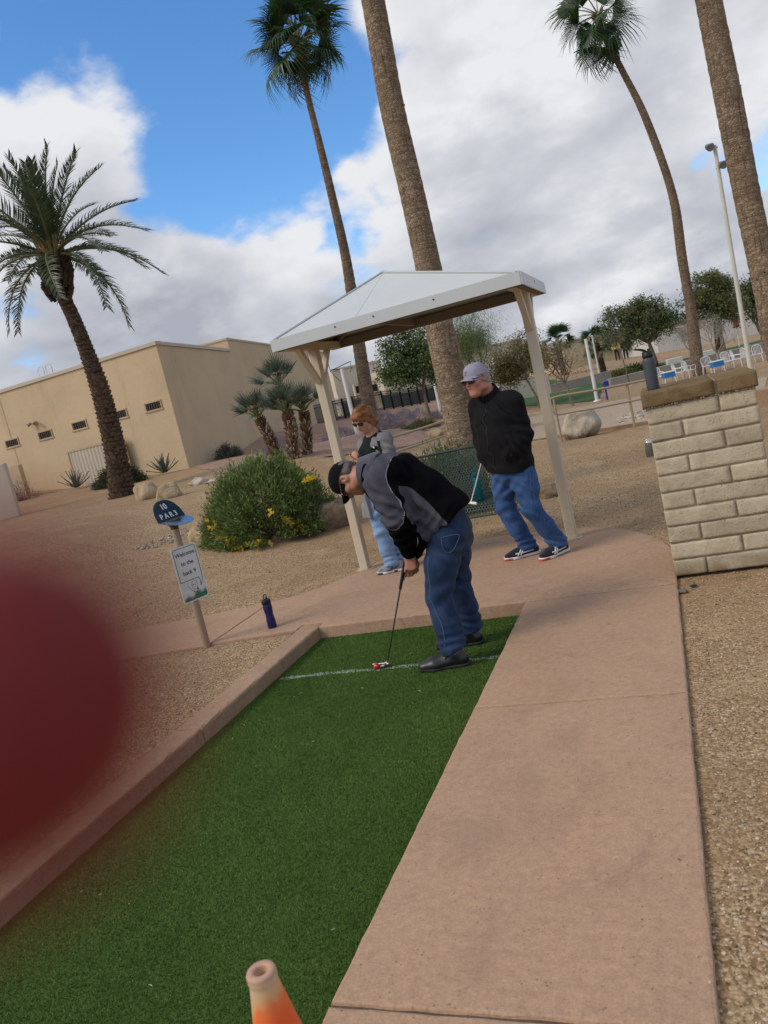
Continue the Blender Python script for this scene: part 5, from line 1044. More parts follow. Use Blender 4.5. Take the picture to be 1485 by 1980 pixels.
    br = (n*math.cos(R(17))-up*math.sin(R(17))).normalized(); bn = (up*math.cos(R(17))+n*math.sin(R(17))).normalized(); k = MB(); brim = [(hw*math.cos(a), .165*math.sin(a)**.8) for a in np.linspace(0, math.pi, 22)]; k.prism(brim, -.0015, .0015, M=Matrix.Translation(fc+n*.001) @ mx(-fx, br, bn).to_4x4()); k.build('brim', m_noise('plate_blue_painted_sheen', (.05, .09, .14), (.12, .17, .24), 14, .2, .1, 40, .002, .8, coat=.5, stretch=(1, 6, 1)), tp)  # brim paler than the upright plate: sky sheen put into its colour
    for s_, y, sz in (('10', .118, .068), ('PAR3', .040, .068)):
        o = link('lettering', text_mesh(s_ if s_ == '10' else 'P A R 3', sz if s_ == '10' else .060, bold=.0012), tp); o.data.materials.append(M_pl); o.matrix_basis = Matrix.Translation(fc+nb*.0022+tb*y-fx*.01) @ mx(fx, tb, nb).to_4x4()
    MB().lathe([(.030, .96), (.032, .985), (.062, 1.03), (.070, 1.045), (0, 1.043)], n=16).build('flange', m_noise('flange_brown', (.05, .038, .03), (.09, .07, .055), 20, .6), root)
sign()
# ------------------------------------------------------------- cone in the foreground
def cone():
    O = Vector((-.835, 1.03, 0)); root = thing('traffic_cone', 'faded orange traffic cone with a pale open top at the bottom of the photo', 'cone', O); H_ = .615
    t = NT('cone_plastic'); v = t.coord('Object'); sp = t.n('ShaderNodeSeparateXYZ'); t.L.new(v, sp.inputs[0]); f = t.math('ADD', sp.outputs[2], t.math('MULTIPLY', t.math('SUBTRACT', t.noise(v, 14, 5, .6, .6), .5), .075)); f = t.math('SUBTRACT', f, t.math('MULTIPLY', sp.outputs[0], .55))
    c = t.ramp(t.rng(f, .50, .605), [(0, (.78, .115, .022)), (.45, (.76, .19, .055)), (.75, (.62, .36, .17)), (1, (.56, .40, .24))]); st = t.noise(t.coord('Object', (1, 1, .12)), 60, 4, .6); c = t.mix(t.rng(st, .55, .75, 0, .35), c, (.55, .38, .24)); c = t.mix(t.rng(t.noise(v, 40, 5, .7), .6, .75, 0, .5), c, (.28, .14, .07))
    lip = t.rng(sp.outputs[2], H_-.012, H_-.006); c = t.mix(lip, c, (.47, .28, .19)); mc = t.done(c, .55, .35, bump=t.noise(v, 90, 4), bs=.2, bd=.002)
    MB().lathe([(.122, .03), (.119, .034), (.0265, H_-.026), (.0262, H_-.020), (.0275, H_-.016), (.0275, H_-.004), (.0255, H_), (.0145, H_), (.0125, H_-.003), (.0125, H_-.06), (.018, H_-.1), (.115, .03)], n=40).build('cone_body', mc, root)
    MB().box((0, 0, .016), (.36, .36, .03), bev=.008).build('base', m_noise('cone_base', (.55, .10, .03), (.65, .14, .04), 12, .7), root)
cone()
# ------------------------------------------------------------- the finger in front of the lens
def hand():
    c0 = Vector((0, 0, CAM_H)); Q = lambda x, y, z: np.array(c0+CX*x+CY*y+CF*z); X_, Y_, Z_ = map(np.array, (CX, CY, CF)); tip = (-.0110, -.0054, .0212)
    P = [tip, (-.0255, -.0115, .0258), (-.052, -.021, .036), (-.088, -.030, .043)]; lo = np.min([Q(-.19, -.12, .0), Q(.0, .02, .10), Q(-.19, .05, .1), Q(0, -.12, 0), Q(-.19, .02, 0), Q(0, .02, .1)], 0)-.02; hi = np.max([Q(-.19, -.12, .0), Q(.0, .02, .10), Q(-.19, .05, .1), Q(0, -.12, 0), Q(-.19, .02, 0), Q(0, .02, .1)], 0)+.02
    s = SDF(lo, hi, .0014); s.chain([Q(*p) for p in P], [.0056, .0073, .0084, .0098], .004)
    kn = [Q(-.088, -.030, .043), Q(-.092, -.052, .040), Q(-.096, -.073, .036), Q(-.102, -.092, .030)]; wr = Q(-.175, -.075, .05)
    for i, k in enumerate(kn): s.cone(wr+(k-wr)*.15, k, .019, .0125, .016)
    for i in (1, 2, 3):
        k = kn[i]; a = k+X_*.036-Z_*.004-Y_*.004; b = a+X_*.008-Z_*.022; c = b-X_*.014-Z_*.006; s.cone(k, a, .0105, .0095, .006); s.cone(a, b, .0093, .0085, .006); s.cone(b, c, .0083, .0072, .006)
    tb = Q(-.135, -.030, .03); te = Q(-.100, -.005, .005); s.cone(wr, tb, .02, .016, .015); s.cone(tb, (tb+te)/2-Z_*.006, .0135, .0115, .008); s.cone((tb+te)/2-Z_*.006, te-Z_*.012, .0112, .0085, .006)
    s.cone(wr, Q(-.24, -.10, .05), .026, .028, .02)
    O = c0+CX*-.10+CY*-.05+CF*.04; root = thing('hand', 'out of focus hand with one dark red fingertip covering the lower left of the view', 'hand', O)
    sk = NT('skin_painted_backlight'); v = sk.coord('Object'); sk.b.inputs['Subsurface Weight'].default_value = 0; c = sk.ramp(sk.noise(v, 90, 3), [(.3, (.135, .013, .012)), (.7, (.185, .022, .020))]); ms = sk.done(c, .6, .2)  # shade and red light through the finger are put into this dark colour
    s.obj('finger_and_palm', [ms], root, O); nl = SDF(Q(*tip)-.02, Q(*tip)+.02, .0007); nl.ell(Q(-.0150, -.0070, .0280), (.005, .0035, .0012), .001, np.stack([X_, Y_, Z_], 1)); nl.obj('fingernail', [m_noise('nail', (.30, .12, .10), (.34, .14, .12), 30, .35, 0)], root, O)
hand()
# ------------------------------------------------------------- plants: materials and builders
def m_leaf(name, cols, rough=.55, trans=.25, spec=.35):
    t = NT(name); h = t.n('ShaderNodeNewGeometry').outputs['Random Per Island']; v = t.coord('Object'); c = t.ramp(h, [(i/(len(cols)-1), q) for i, q in enumerate(cols)]); c = t.mix(t.rng(t.noise(v, 2.2, 3), .35, .65, 0, .35), c, cols[0])
    m = t.done(c, rough, spec); tr = t.n('ShaderNodeBsdfTranslucent'); t.L.new(c, tr.inputs[0]); ms = t.n('ShaderNodeMixShader'); ms.inputs[0].default_value = trans
    t.L.new(t.b.outputs[0], ms.inputs[1]); t.L.new(tr.outputs[0], ms.inputs[2]); t.L.new(ms.outputs[0], t.N['Material Output'].inputs[0]); return m
def blades(C, Dv, L, W, curl=0., wide=.35):
    """leaf rhombs: centres C, directions Dv, length L, width W -> verts, quads (two quads per leaf, folded)"""
    n = len(C); Dv = Dv/np.maximum(np.linalg.norm(Dv, axis=1), 1e-6)[:, None]; r_ = rng.normal(size=(n, 3)); Sx = np.cross(Dv, r_); Sx /= np.maximum(np.linalg.norm(Sx, axis=1), 1e-6)[:, None]
    L = np.broadcast_to(L, n)[:, None]; W = np.broadcast_to(W, n)[:, None]; m = C+Dv*L*wide; tip = C+Dv*L+np.array([0, 0, -1])*L*curl
    V = np.stack([C, m+Sx*W/2, tip, m-Sx*W/2], 1).reshape(-1, 3); return V, np.arange(4*n).reshape(n, 4)
def unit(n): v = rng.normal(size=(n, 3)); return v/np.linalg.norm(v, axis=1)[:, None]
def m_bark(name, dark, mid, light, sc=(11, 11, 34), bs=.6):
    t = NT(name); v = t.coord('Object'); wv = t.noise(v, 3, 3, out='Color'); vv = t.n('ShaderNodeMix', data_type='VECTOR'); vv.inputs[0].default_value = .05; t.L.new(v, vv.inputs[4]); t.L.new(wv, vv.inputs[5])
    mp = t.n('ShaderNodeMapping'); mp.inputs['Scale'].default_value = sc; t.L.new(vv.outputs[1], mp.inputs[0]); e = t.voro(mp.outputs[0], 1, 'Distance', 'DISTANCE_TO_EDGE'); cell = t.voro(mp.outputs[0], 1, 'Color'); sp = t.n('ShaderNodeSeparateColor'); t.L.new(cell, sp.inputs[0])
    rings = t.noise(t.coord('Object', (.25, .25, 9)), 2.5, 5, .7, .6); c = t.ramp(t.math('ADD', t.math('MULTIPLY', sp.outputs[0], .4), t.math('MULTIPLY', t.noise(v, 5, 5, .65), .6)), [(.25, dark), (.5, mid), (.75, light)])
    c = t.mix(t.rng(rings, .38, .5, .75, 0), c, dark); c = t.mix(t.rng(e, .0, .09, .6, 0), c, tuple(x*.5 for x in dark)); vc = t.noise(t.coord('Object', (1, 1, .10)), 34, 4, .6, .3); c = t.mix(t.rng(vc, .56, .66, 0, .65), c, tuple(x*.45 for x in dark)); big = t.noise(v, .7, 3); c = t.mix(t.rng(big, .45, .65, 0, .4), c, dark)
    h = t.math('ADD', t.rng(e, 0, .16), t.math('ADD', t.math('MULTIPLY', rings, 1.2), t.math('MULTIPLY', t.noise(v, 50, 5), .5))); return t.done(c, .92, .15, bump=h, bs=bs, bd=.02)
M_palmbark = m_bark('palm_bark', (.16, .112, .072), (.29, .208, .138), (.39, .295, .20), (25, 25, 40), .5); M_palmbark2 = m_bark('slender_palm_bark', (.115, .08, .054), (.235, .168, .112), (.32, .24, .168), (26, 26, 40)); M_datebark = m_bark('date_palm_bark', (.030, .020, .014), (.085, .056, .036), (.15, .10, .065), (9, 9, 14))
def trunk(name, pts, rad, mat, parent, n=22, step=.06, ridge=.02, seed=0, off=(0, 0, 0)):
    """a trunk along pts, ringed and uneven"""
    P = np.array([tuple(p) for p in interp(pts, 14)]); s = np.r_[0, np.cumsum(np.linalg.norm(np.diff(P, axis=0), axis=1))]; u = np.arange(0, s[-1], step); C = np.stack([np.interp(u, s, P[:, i]) for i in range(3)], 1)
    rr = np.interp(u, np.linspace(0, s[-1], len(rad)), rad); r_ = np.random.default_rng(seed); ph = r_.uniform(0, 6.28, 6); a = np.arange(n)*2*np.pi/n; T = np.gradient(C, axis=0); T /= np.linalg.norm(T, axis=1)[:, None]; A = np.cross(T, (0, 1, .01)); A /= np.linalg.norm(A, axis=1)[:, None]; B = np.cross(T, A)
    k = 1+ridge*np.sin(u[:, None]*38+1.2*np.sin(a*2+ph[0])[None]+ph[1])+ridge*.8*np.sin(u[:, None]*91+2*np.sin(a*3+ph[2]))+.02*np.sin(u[:, None]*1.7+a[None]*2+ph[3])+r_.normal(0, ridge*.35, (len(u), n))
    k *= (1+.045*np.sin(u*1.3+ph[4])*np.sin(u*.61+ph[5]))[:, None]
    V = C[:, None, :]+(A[:, None, :]*np.cos(a)[None, :, None]+B[:, None, :]*np.sin(a)[None, :, None])*(rr[:, None]*k)[..., None]; m, I = len(u), np.arange(len(u)*n).reshape(len(u), n); F = np.stack([I[:-1], np.roll(I[:-1], -1, 1), np.roll(I[1:], -1, 1), I[1:]], -1).reshape(-1, 4)
    o = link(name, np_mesh(name, V.reshape(-1, 3)-np.array(off), F, mat, True), parent); return o, C, rr, A, B
def fan_leaf(seed, R_=.85, pet=.75, seg=34, droop=.35, span=2.5, w=.055, stiff=False):
    r_ = random.Random(seed); m = MB(); m.tube([(0, 0, 0), (pet*.5, 0, .02), (pet, 0, .0)], [.020, .014, .010], 5, 1); k = 5
    for i in range(seg):
        a = (i/(seg-1)-.5)*2*span/2*1.12; L = R_*(1-.30*abs(a/1.5)**2*.5)*r_.uniform(.86, 1.06); dx, dy = math.cos(a), math.sin(a); vs = []
        dr = droop*r_.uniform(.5, 1.5); tw = r_.uniform(-.12, .12)
        for j in range(k):
            t = j/(k-1); rr = .03+L*t; ww = w*(.35+.9*t if t < .5 else .8*(1-t)*2*.8+.03)*(1 if t < .98 else .1); z = .10*abs(math.sin(a))*t*R_+(-dr*max(0, t-.45)**1.6*L*1.5)+tw*t*.1
            rr2 = rr*(1-.25*dr*max(0, t-.5)); c = Vector((pet+dx*rr2, dy*rr2, z)); sd = Vector((-dy, dx, 0)); vs += [c-sd*ww/2+Vector((0, 0, .010*(1-t))), c+sd*ww/2-Vector((0, 0, .010*(1-t)))]
        m.add(vs, [(2*j, 2*j+1, 2*j+3, 2*j+2) for j in range(k-1)], 0)
    return m
def place_leaf(name, me, parent, base, d, roll=0., sc=1.):
    d = Vector(d).normalized(); up = Vector((0, 0, 1)); s_ = up.cross(d); s_ = s_.normalized() if s_.length > 1e-3 else Vector((0, 1, 0)); u = d.cross(s_); Mx = mx(d, s_, u) @ Matrix.Rotation(roll, 3, 'X'); o = link(name, me, parent); o.matrix_basis = Matrix.Translation(base) @ Mx.to_4x4() @ Matrix.Scale(sc, 4); return o
M_fan = m_leaf('fan_palm_leaf', [(.018, .042, .014), (.040, .085, .024), (.062, .118, .034)], .42, .22); M_fand = m_leaf('fan_palm_leaf_dry', [(.12, .085, .04), (.20, .145, .07), (.26, .20, .10)], .7, .2); M_pet = m_noise('petiole', (.10, .13, .045), (.17, .17, .07), 8, .5)
M_blue = m_leaf('blue_fan_leaf', [(.06, .086, .055), (.115, .148, .096), (.185, .215, .15)], .5, .18); M_date = m_leaf('date_palm_leaf', [(.030, .050, .026), (.068, .100, .050), (.13, .165, .095)], .42, .2)
def fan_palm(label, pts, rad, fronds, sc, seed, mat_bark, dry=.15, lo=-70, hi=80, ridge=.02, group=None, leafset=None, bias=None, step=.06):
    base = Vector(pts[0]); root = thing('fan_palm', label, 'palm tree', base, 0, group); tr, C, rr, A, B = trunk('trunk', pts, rad, mat_bark, root, 22, step, ridge, seed, base); top = Vector(C[-1])-base; r_ = random.Random(seed)
    sp = MB()
    for i in range(int(len(C)*.16)):
        k = r_.randrange(2, len(C)-2); a = r_.uniform(0, 6.28); nrm_ = A[k]*math.cos(a)+B[k]*math.sin(a); p = C[k]+nrm_*rr[k]*.97-np.array(base); q = Vector(p); sp.tube([q, q+Vector(nrm_)*rr[k]*.10+Vector((0, 0, .02))], [rr[k]*.06, rr[k]*.03], 4)
    if len(sp.v): sp.build('leaf_stubs', M_datebark, tr)['kind'] = 'stuff'
    bt = MB()
    for i in range(46): a = r_.uniform(0, 6.28); z = r_.uniform(-.45, .12)*sc; q = top+Vector((math.cos(a), math.sin(a), 0))*rad[-1]*.9+Vector((0, 0, z)); bt.tube([q, q+Vector((math.cos(a)*.10, math.sin(a)*.10, .10))*sc*r_.uniform(.6, 1.4)], [.035*sc, .014*sc], 5)
    bt.build('boots', m_noise('boot_fibre', (.06, .032, .016), (.17, .10, .05), 16, .9), root)['kind'] = 'stuff'
    for i in range(fronds):
        t = (i+.5)/fronds; el = R(hi+(lo-hi)*t**.9+r_.uniform(-16, 16)); az = i*2.39996+r_.uniform(-.3, .3); d = Vector((math.cos(az)*math.cos(el), math.sin(az)*math.cos(el), math.sin(el)))
        if bias is not None: d = (d+Vector(bias)*r_.uniform(.3, 1)).normalized()
        dead = t > 1-dry and r_.random() < .8; st = leafset[2+(i % 2)] if dead else leafset[i % 2] if el > R(-20) else leafset[4+(i % 2)]
        o = place_leaf('frond', st, root, top+d*rad[-1]*.6+Vector((0, 0, .12*sc)), d, r_.uniform(-.9, .9), sc*r_.uniform(.62, 1.12))
    return root
def fanset():
    a = [fan_leaf(i, .80, .55, droop=.35+.12*i, seg=30, w=.05) for i in (1, 2)]; b = [fan_leaf(i, R_=.7, pet=.8, droop=1.0, seg=22) for i in (3, 4)]; c = [fan_leaf(i, .82, .55, droop=.95, seg=28, w=.05) for i in (5, 6)]
    return [q.mesh('frond', [M_fan, M_pet]) for q in a]+[q.mesh('frond', [M_fand, M_pet]) for q in b]+[q.mesh('frond', [M_fan, M_pet]) for q in c]
FAN = fanset()
# big trunks
def up_to(p, lean, h): p = Vector(p); return [p, p+Vector(lean)*h*.33+Vector((0, 0, h*.33)), p+Vector(lean)*h*.66+Vector((0, 0, h*.66)), p+Vector(lean)*h+Vector((0, 0, h))]
b1 = pxz(925, 975, .03); b1 = px(918, 955, 9.9); b1.z = gz(b1.x, b1.y)-.05
def trace(d, pts, base_z=True):
    q = [px(x, y, d) for x, y in pts]
    if base_z: q[0].z = gz(q[0].x, q[0].y)-.06
    return q
fan_palm('massive ringed fan palm trunk rising behind the shelter and out of the picture', trace(9.9, [(912, 965), (883, 780), (851, 640), (829, 520), (795, 365), (757, 202), (721, 0), (676, -220), (630, -420)]), [.245, .205, .18, .160, .155, .148, .14, .135, .13], 18, 1.35, 1, M_palmbark, .2, leafset=FAN, step=.045, ridge=.012)
fan_palm('thick fan palm trunk at the right edge of the photo', trace(9.6, [(1610, 1000), (1515, 690), (1487, 570), (1447, 390), (1408, 190), (1370, 0), (1325, -240), (1290, -420)]), [.21, .175, .160, .150, .150, .148, .14, .13], 18, 1.35, 2, M_palmbark, .2, leafset=FAN, step=.045, ridge=.015)
fan_palm('slender tall fan palm left of the shelter with a dense dark green crown', trace(19, [(722, 842), (700, 705), (690, 640), (669, 500), (641, 375), (614, 262), (592, 172), (578, 92)]), [.19, .165, .145, .125, .105, .09, .078, .07], 44, 1.06, 3, M_palmbark2, .03, -62, 82, .02, leafset=FAN, step=.05)
fan_palm('slender curving fan palm on the right with a windblown sparse crown', trace(26, [(1360, 765), (1347, 690), (1336, 600), (1319, 500), (1300, 375), (1250, 232), (1205, 140), (1172, 78), (1158, 38)]), [.22, .185, .165, .15, .135, .12, .11, .10, .09], 24, 1.35, 4, M_palmbark2, .03, -75, 62, .02, leafset=FAN, bias=(-.45, -.1, -.12), step=.05)
fan_palm('small fan palm in front of the far tan building', trace(48, [(1170, 732), (1160, 690), (1152, 662)]), [.20, .17, .15], 26, 1.0, 5, M_datebark, .2, -60, 85, .01, leafset=FAN)
fan_palm('fan palm crown showing above the bare tree right of the shelter', trace(52, [(1095, 742), (1085, 700), (1078, 665)]), [.2, .2, .2], 22, 1.05, 6, M_datebark, .1, -40, 85, .01, leafset=FAN)
fan_palm('fan palm crown behind the olive tree near the right edge', trace(46, [(1395, 700), (1384, 620), (1376, 566)]), [.2, .2, .2], 22, 1.1, 7, M_datebark, .1, -40, 85, .01, leafset=FAN)
# ------------------------------------------------------------- date palm
def feather(seed, L=2.3, droop=.55, n=62, lw=.026):
    r_ = random.Random(seed); m = MB(); k = 14; pt = []
    for i in range(k): t = i/(k-1); pt.append(Vector((L*t*(1-.12*droop*t*t), 0, -droop*L*.55*t**2.2)))
    m.tube(pt, [.028*(1-t/k)**.8+.004 for t in range(k)], 5, 1)
    for i in range(n):
        t = .16+.84*i/(n-1); f = t*(k-1); j = min(int(f), k-2); p = pt[j].lerp(pt[j+1], f-j); tg = (pt[j+1]-pt[j]).normalized(); ll = .42*math.sin(min(1, (t+.12))*math.pi*.92)**.6*r_.uniform(.85, 1.1)*.82+.04
        for sg in (-1, 1):
            if r_.random() < .06: continue
            d = (tg*(.55+.5*t)+Vector((0, sg*(1-.35*t), 0))+Vector((0, 0, .35+r_.uniform(-.25, .2)))).normalized(); q = p+d*ll*.5; e = p+d*ll-Vector((0, 0, ll*.16)); s_ = tg.cross(d).normalized().cross(d)*lw/2
            m.add([p-s_*.6, p+s_*.6, q+s_, q-s_, e], [(0, 1, 2, 3), (3, 2, 4)], 0)
    return m.mesh('frond', [M_date, M_pet])
def date_palm():
    pts = trace(17, [(239, 966), (222, 868), (197, 765), (168, 680), (142, 615), (117, 560), (108, 520)]); base = pts[0]; root = thing('date_palm', 'date palm with a dark scaly trunk and arching grey green fronds on the left', 'palm tree', base); rad = [.29, .225, .215, .19, .15, .135, .135]
    tr, C, rr, A, B = trunk('trunk', pts, rad, M_datebark, root, 22, .05, .03, 8, base); s = MB(); r_ = random.Random(4); cum = 0; row = 0; k = 0
    while k < len(C)-3:
        n = 11
        for j in range(n):
            a = (j+.5*(row % 2))*2*math.pi/n+r_.uniform(-.08, .08); nn = Vector(A[k]*math.cos(a)+B[k]*math.sin(a)); T = Vector(C[k+1]-C[k]).normalized(); sd = T.cross(nn); p = Vector(C[k])-base+nn*rr[k]*.97; w_ = rr[k]*.30*r_.uniform(.85, 1.1); h = .062*r_.uniform(.8, 1.2); o = rr[k]*.15*r_.uniform(.7, 1.35)
            s.add([p-sd*w_-T*h*.2, p+sd*w_-T*h*.2, p+sd*w_*.75+T*h*.6+nn*o*.7, p-sd*w_*.75+T*h*.6+nn*o*.7, p+T*h*.95+nn*o, p+T*h*.9-nn*.02], [(0, 1, 2, 3), (3, 2, 4), (3, 4, 5), (2, 5, 4), (0, 3, 5), (1, 5, 2)], 0)
        k += 2; row += 1
    s.build('leaf_scars', m_noise('scar', (.045, .03, .02), (.17, .115, .075), 18, .9, .5, 60, .006), tr)['kind'] = 'stuff'
    top = Vector(C[-1])-base; ax = (Vector(C[-1])-Vector(C[-6])).normalized(); b = MB()
    for i in range(260):
        a = r_.uniform(0, 6.28); z = r_.uniform(-.62, .22); q = top+ax*z+Vector((math.cos(a), math.sin(a), 0))*(.20+.06*math.sin((z+.6)*3.5)); b.tube([q, q+Vector((math.cos(a)*.09, math.sin(a)*.09, .12))*r_.uniform(.6, 1.3)], [.05, .022], 5)
    b.build('boots', m_noise('boot', (.025, .016, .011), (.10, .065, .04), 20, .9, .5), root)['kind'] = 'stuff'
    st = MB()
    for i in range(60): a = r_.uniform(0, 6.28); q = top+ax*.15+Vector((math.cos(a), math.sin(a), 0))*.16; st.tube([q, q+Vector((math.cos(a)*.13, math.sin(a)*.13, .42))*r_.uniform(.7, 1.2)], [.035, .016], 5)
    st.build('frond_bases', m_noise('frond_base', (.17, .10, .04), (.27, .19, .09), 10, .6), root)['kind'] = 'stuff'
    F = [feather(1, 1.95, .25, lw=.025), feather(2, 2.1, .55, lw=.025), feather(3, 1.95, .9, lw=.025), feather(4, 1.85, 1.2, lw=.025)]
    n = 35
    for i in range(n):
        t = (i+.5)/n; el = R(84-104*t**1.1+r_.uniform(-6, 6)); az = i*2.39996+r_.uniform(-.25, .25); d = Vector((math.cos(az)*math.cos(el), math.sin(az)*math.cos(el), math.sin(el))); d = (d+ax*.12).normalized()
        me = F[0] if t < .25 else F[1] if t < .6 else F[2] if t < .85 else F[3]; place_leaf('frond', me, root, top+ax*.28+d*.12, d, r_.uniform(-.5, .5), r_.uniform(.88, 1.08))
date_palm()
# ------------------------------------------------------------- small blue fan palms
def small_palms():
    L = [fan_leaf(20+i, .36, .24, 17, .04, 2.2, .020).mesh('frond', [M_blue, M_pet]) for i in range(3)]; mb = m_bark('shaggy_bark', (.035, .022, .015), (.10, .055, .03), (.20, .12, .065), (10, 10, 12)); M_fib = m_noise('stub_brown', (.10, .045, .02), (.24, .125, .06), 20, .85); M_pale = m_noise('stub_cut', (.34, .27, .20), (.46, .39, .30), 20, .85); r_ = random.Random(9)
    for k, (lb, d, pts, n) in enumerate((('leftmost of the four small blue green fan palms, leaning left', 15, [(540, 885), (522, 850), (507, 822), (499, 808)], 15), ('tallest of the four small blue green fan palms', 15.5, [(572, 890), (565, 830), (548, 765), (540, 744)], 15), ('middle small blue green fan palm with a thick shaggy trunk', 14.7, [(570, 895), (565, 850), (557, 810), (553, 798)], 16), ('rightmost of the four small blue green fan palms', 15, [(596, 895), (594, 850), (590, 808), (588, 794)], 13))):
        P = trace(d, pts); b = P[0]; root = thing('small_fan_palm', lb, 'palm', b, 0, 'small fan palms behind the flowering bush'); tr, C, rr, A, B = trunk('trunk', P, [.10, .092, .085, .072], mb, root, 14, .04, .04, k, b); top = Vector(C[-1])-b; s = MB()
        for i in range(230):
            q = r_.randrange(1, len(C)-1); a = r_.uniform(0, 6.28); nn = Vector(A[q]*math.cos(a)+B[q]*math.sin(a)); p = Vector(C[q])-b+nn*rr[q]*.9; fr = q/len(C); s.tube([p, p+nn*.045+Vector((0, 0, .055))], [.016, .010], 4, 0 if (fr > .78 or r_.random() < .55) else 1)
        s.build('leaf_stubs', [M_fib, M_pale], tr)['kind'] = 'stuff'
        for i in range(n):
            t = (i+.5)/n; el = R(86-66*t+r_.uniform(-8, 8)); az = i*2.39996; dd = Vector((math.cos(az)*math.cos(el), math.sin(az)*math.cos(el), math.sin(el))); place_leaf('frond', L[i % 3], root, top+dd*.05, dd, r_.uniform(-.6, .6), r_.uniform(.85, 1.1))
small_palms()
# ------------------------------------------------------------- shrubs
def leaf_bush(name, label, cat, c, r, n, size, cols, flat_top=0., group=None, up=.6, clump=60, spread=.16, stems=18, wide=.35, shape=2.0, lw=.25, trans=.25, core=0):
    """shrub of many small leaves gathered in clumps through an uneven dome"""
    c = Vector(c); root = thing(name, label, cat, c, 0, group); r = np.array(r, float); q = unit(clump); q[:, 2] = np.abs(q[:, 2])*1.0-.12; rad = rng.uniform(.62, 1.02, clump)**.7; K = q*rad[:, None]*r
    if flat_top: K[:, 2] = np.minimum(K[:, 2], r[2]*flat_top)
    K[:, 2] = np.maximum(K[:, 2], .04)+rng.normal(0, .02, clump)*r[2]; i = rng.integers(0, clump, n); sub = rng.normal(size=(n, 3))*r*spread; P = K[i]+sub; P[:, 2] = np.abs(P[:, 2])
    D_ = P/np.maximum(np.linalg.norm(P/r, axis=1), .1)[:, None]/r.max(); D_ = D_+np.array([0, 0, up])+rng.normal(size=(n, 3))*.45; V, F = blades(P, D_, size*rng.uniform(.6, 1.3, n), size*lw*rng.uniform(.7, 1.3, n), 0, wide)
    o = link('foliage', np_mesh('foliage', V, F, m_leaf(name+'_leaf', cols, .55, trans)), root); o['kind'] = 'stuff'
    if stems:
        m = MB()
        for k in range(stems): t = Vector(K[rng.integers(0, clump)])*.9; s_ = Vector((t.x*.12, t.y*.12, 0)); m.tube(interp([s_, s_*.4+t*.45+Vector((rnd.uniform(-.1, .1), rnd.uniform(-.1, .1), .02)), t], 4), [.013*r[2]*(1-.7*j/8) for j in range(9)], 5)
        m.build('stems', m_noise('stem', (.06, .045, .032), (.13, .10, .075), 14, .9), root)['kind'] = 'stuff'
    return root
def flower_bush():
    b2 = hit(522, 1052); b2 += FH*.45; b2.z = gz(b2.x, b2.y); DB = b2.dot(FH); sc_ = DB/9.0; cols = [(.06, .10, .02), (.125, .19, .042), (.20, .265, .08), (.28, .33, .125)]
    root = leaf_bush('flowering_bush', 'big rounded green bush with yellow flowers around its foot', 'bush', b2, (.80*sc_, .66*sc_, .98*sc_), 46000, .058*sc_, cols, up=.32, clump=260, spread=.066, stems=60, wide=.45, lw=.22)
    # darker woody skirt and the yellow flowers
    M_y = m_leaf('yellow_petal', [(.55, .33, .006), (.70, .46, .012), (.78, .56, .03)], .6, .3); fw = Vector((-FH.x, -FH.y, 0)); sdv = Vector((fw.y, -fw.x, 0))
    r_ = random.Random(3); me = []
    for v in range(3):
        m = MB()
        for i in range(12):
            c = Vector((r_.gauss(0, .017), r_.gauss(0, .017), r_.gauss(0, .016)))
            for k in range(5):
                a = k*1.2566+r_.random(); d = Vector((math.cos(a), math.sin(a), r_.uniform(-.2, .5))).normalized(); t = d.cross(Vector((0, 0, 1))).normalized()*.004; m.add([c, c+d*.007+t, c+d*.014, c+d*.007-t], [(0, 1, 2, 3)])
        me.append(m.mesh('flower_cluster', M_y))
    for x, y in ((412, 1030), (420, 1040), (408, 1022), (430, 1035), (470, 1068), (462, 1072), (480, 1050), (497, 1055), (525, 1052), (556, 1003), (560, 1012), (575, 1010), (585, 1020), (570, 1028), (548, 1000), (600, 922), (595, 925), (606, 924), (592, 928), (640, 925), (500, 1048), (440, 1045), (415, 1012), (452, 1040), (522, 990), (400, 1005)):
        q = px(x, y, DB-.74*sc_+abs(x-520)*.0030)-b2
        if q.z < .02: q.z = .02
        o = link('flower_cluster', me[r_.randrange(3)], root, q, (r_.random()*6, r_.random(), 0), r_.uniform(.8, 1.4))
flower_bush()
def gpx(x, y, d):
    p = px(x, y, d); p.z = gz(p.x, p.y)-.02; return p
def hpx(x, y, d, lim=.35):
    """on the terrain where the photograph shows it, but no farther than lim of d away from d"""
    p = hit(x, y); k = p.dot(FH)
    if abs(k/d-1) > lim: p = px(x, y, d*(1+lim if k > d else 1-lim))
    p.z = gz(p.x, p.y)-.02; return p
leaf_bush('hedge_bush', 'low clipped dark green hedge bush behind the date palm trunk', 'bush', hpx(228, 926, 18.7, .12), (.78, .45, .55), 15000, .045, [(.014, .030, .008), (.030, .062, .016), (.055, .10, .028)], .8, up=.3, clump=150, spread=.10, stems=14, lw=.5)
leaf_bush('bench_bush', 'bright green feathery shrub behind the perforated bench', 'bush', gpx(862, 930, 9.35), (.60, .26, .86), 13000, .06, [(.035, .07, .018), (.075, .14, .036), (.13, .20, .06)], up=1.1, clump=90, spread=.13, stems=14, lw=.16)
leaf_bush('grey_bush', 'grey green round shrub against the shaded stucco wall', 'bush', hpx(441, 884, 21, .12), (.42, .4, .42), 6000, .05, [(.045, .055, .042), (.085, .10, .075), (.13, .145, .11)], up=.6, clump=60, lw=.25)
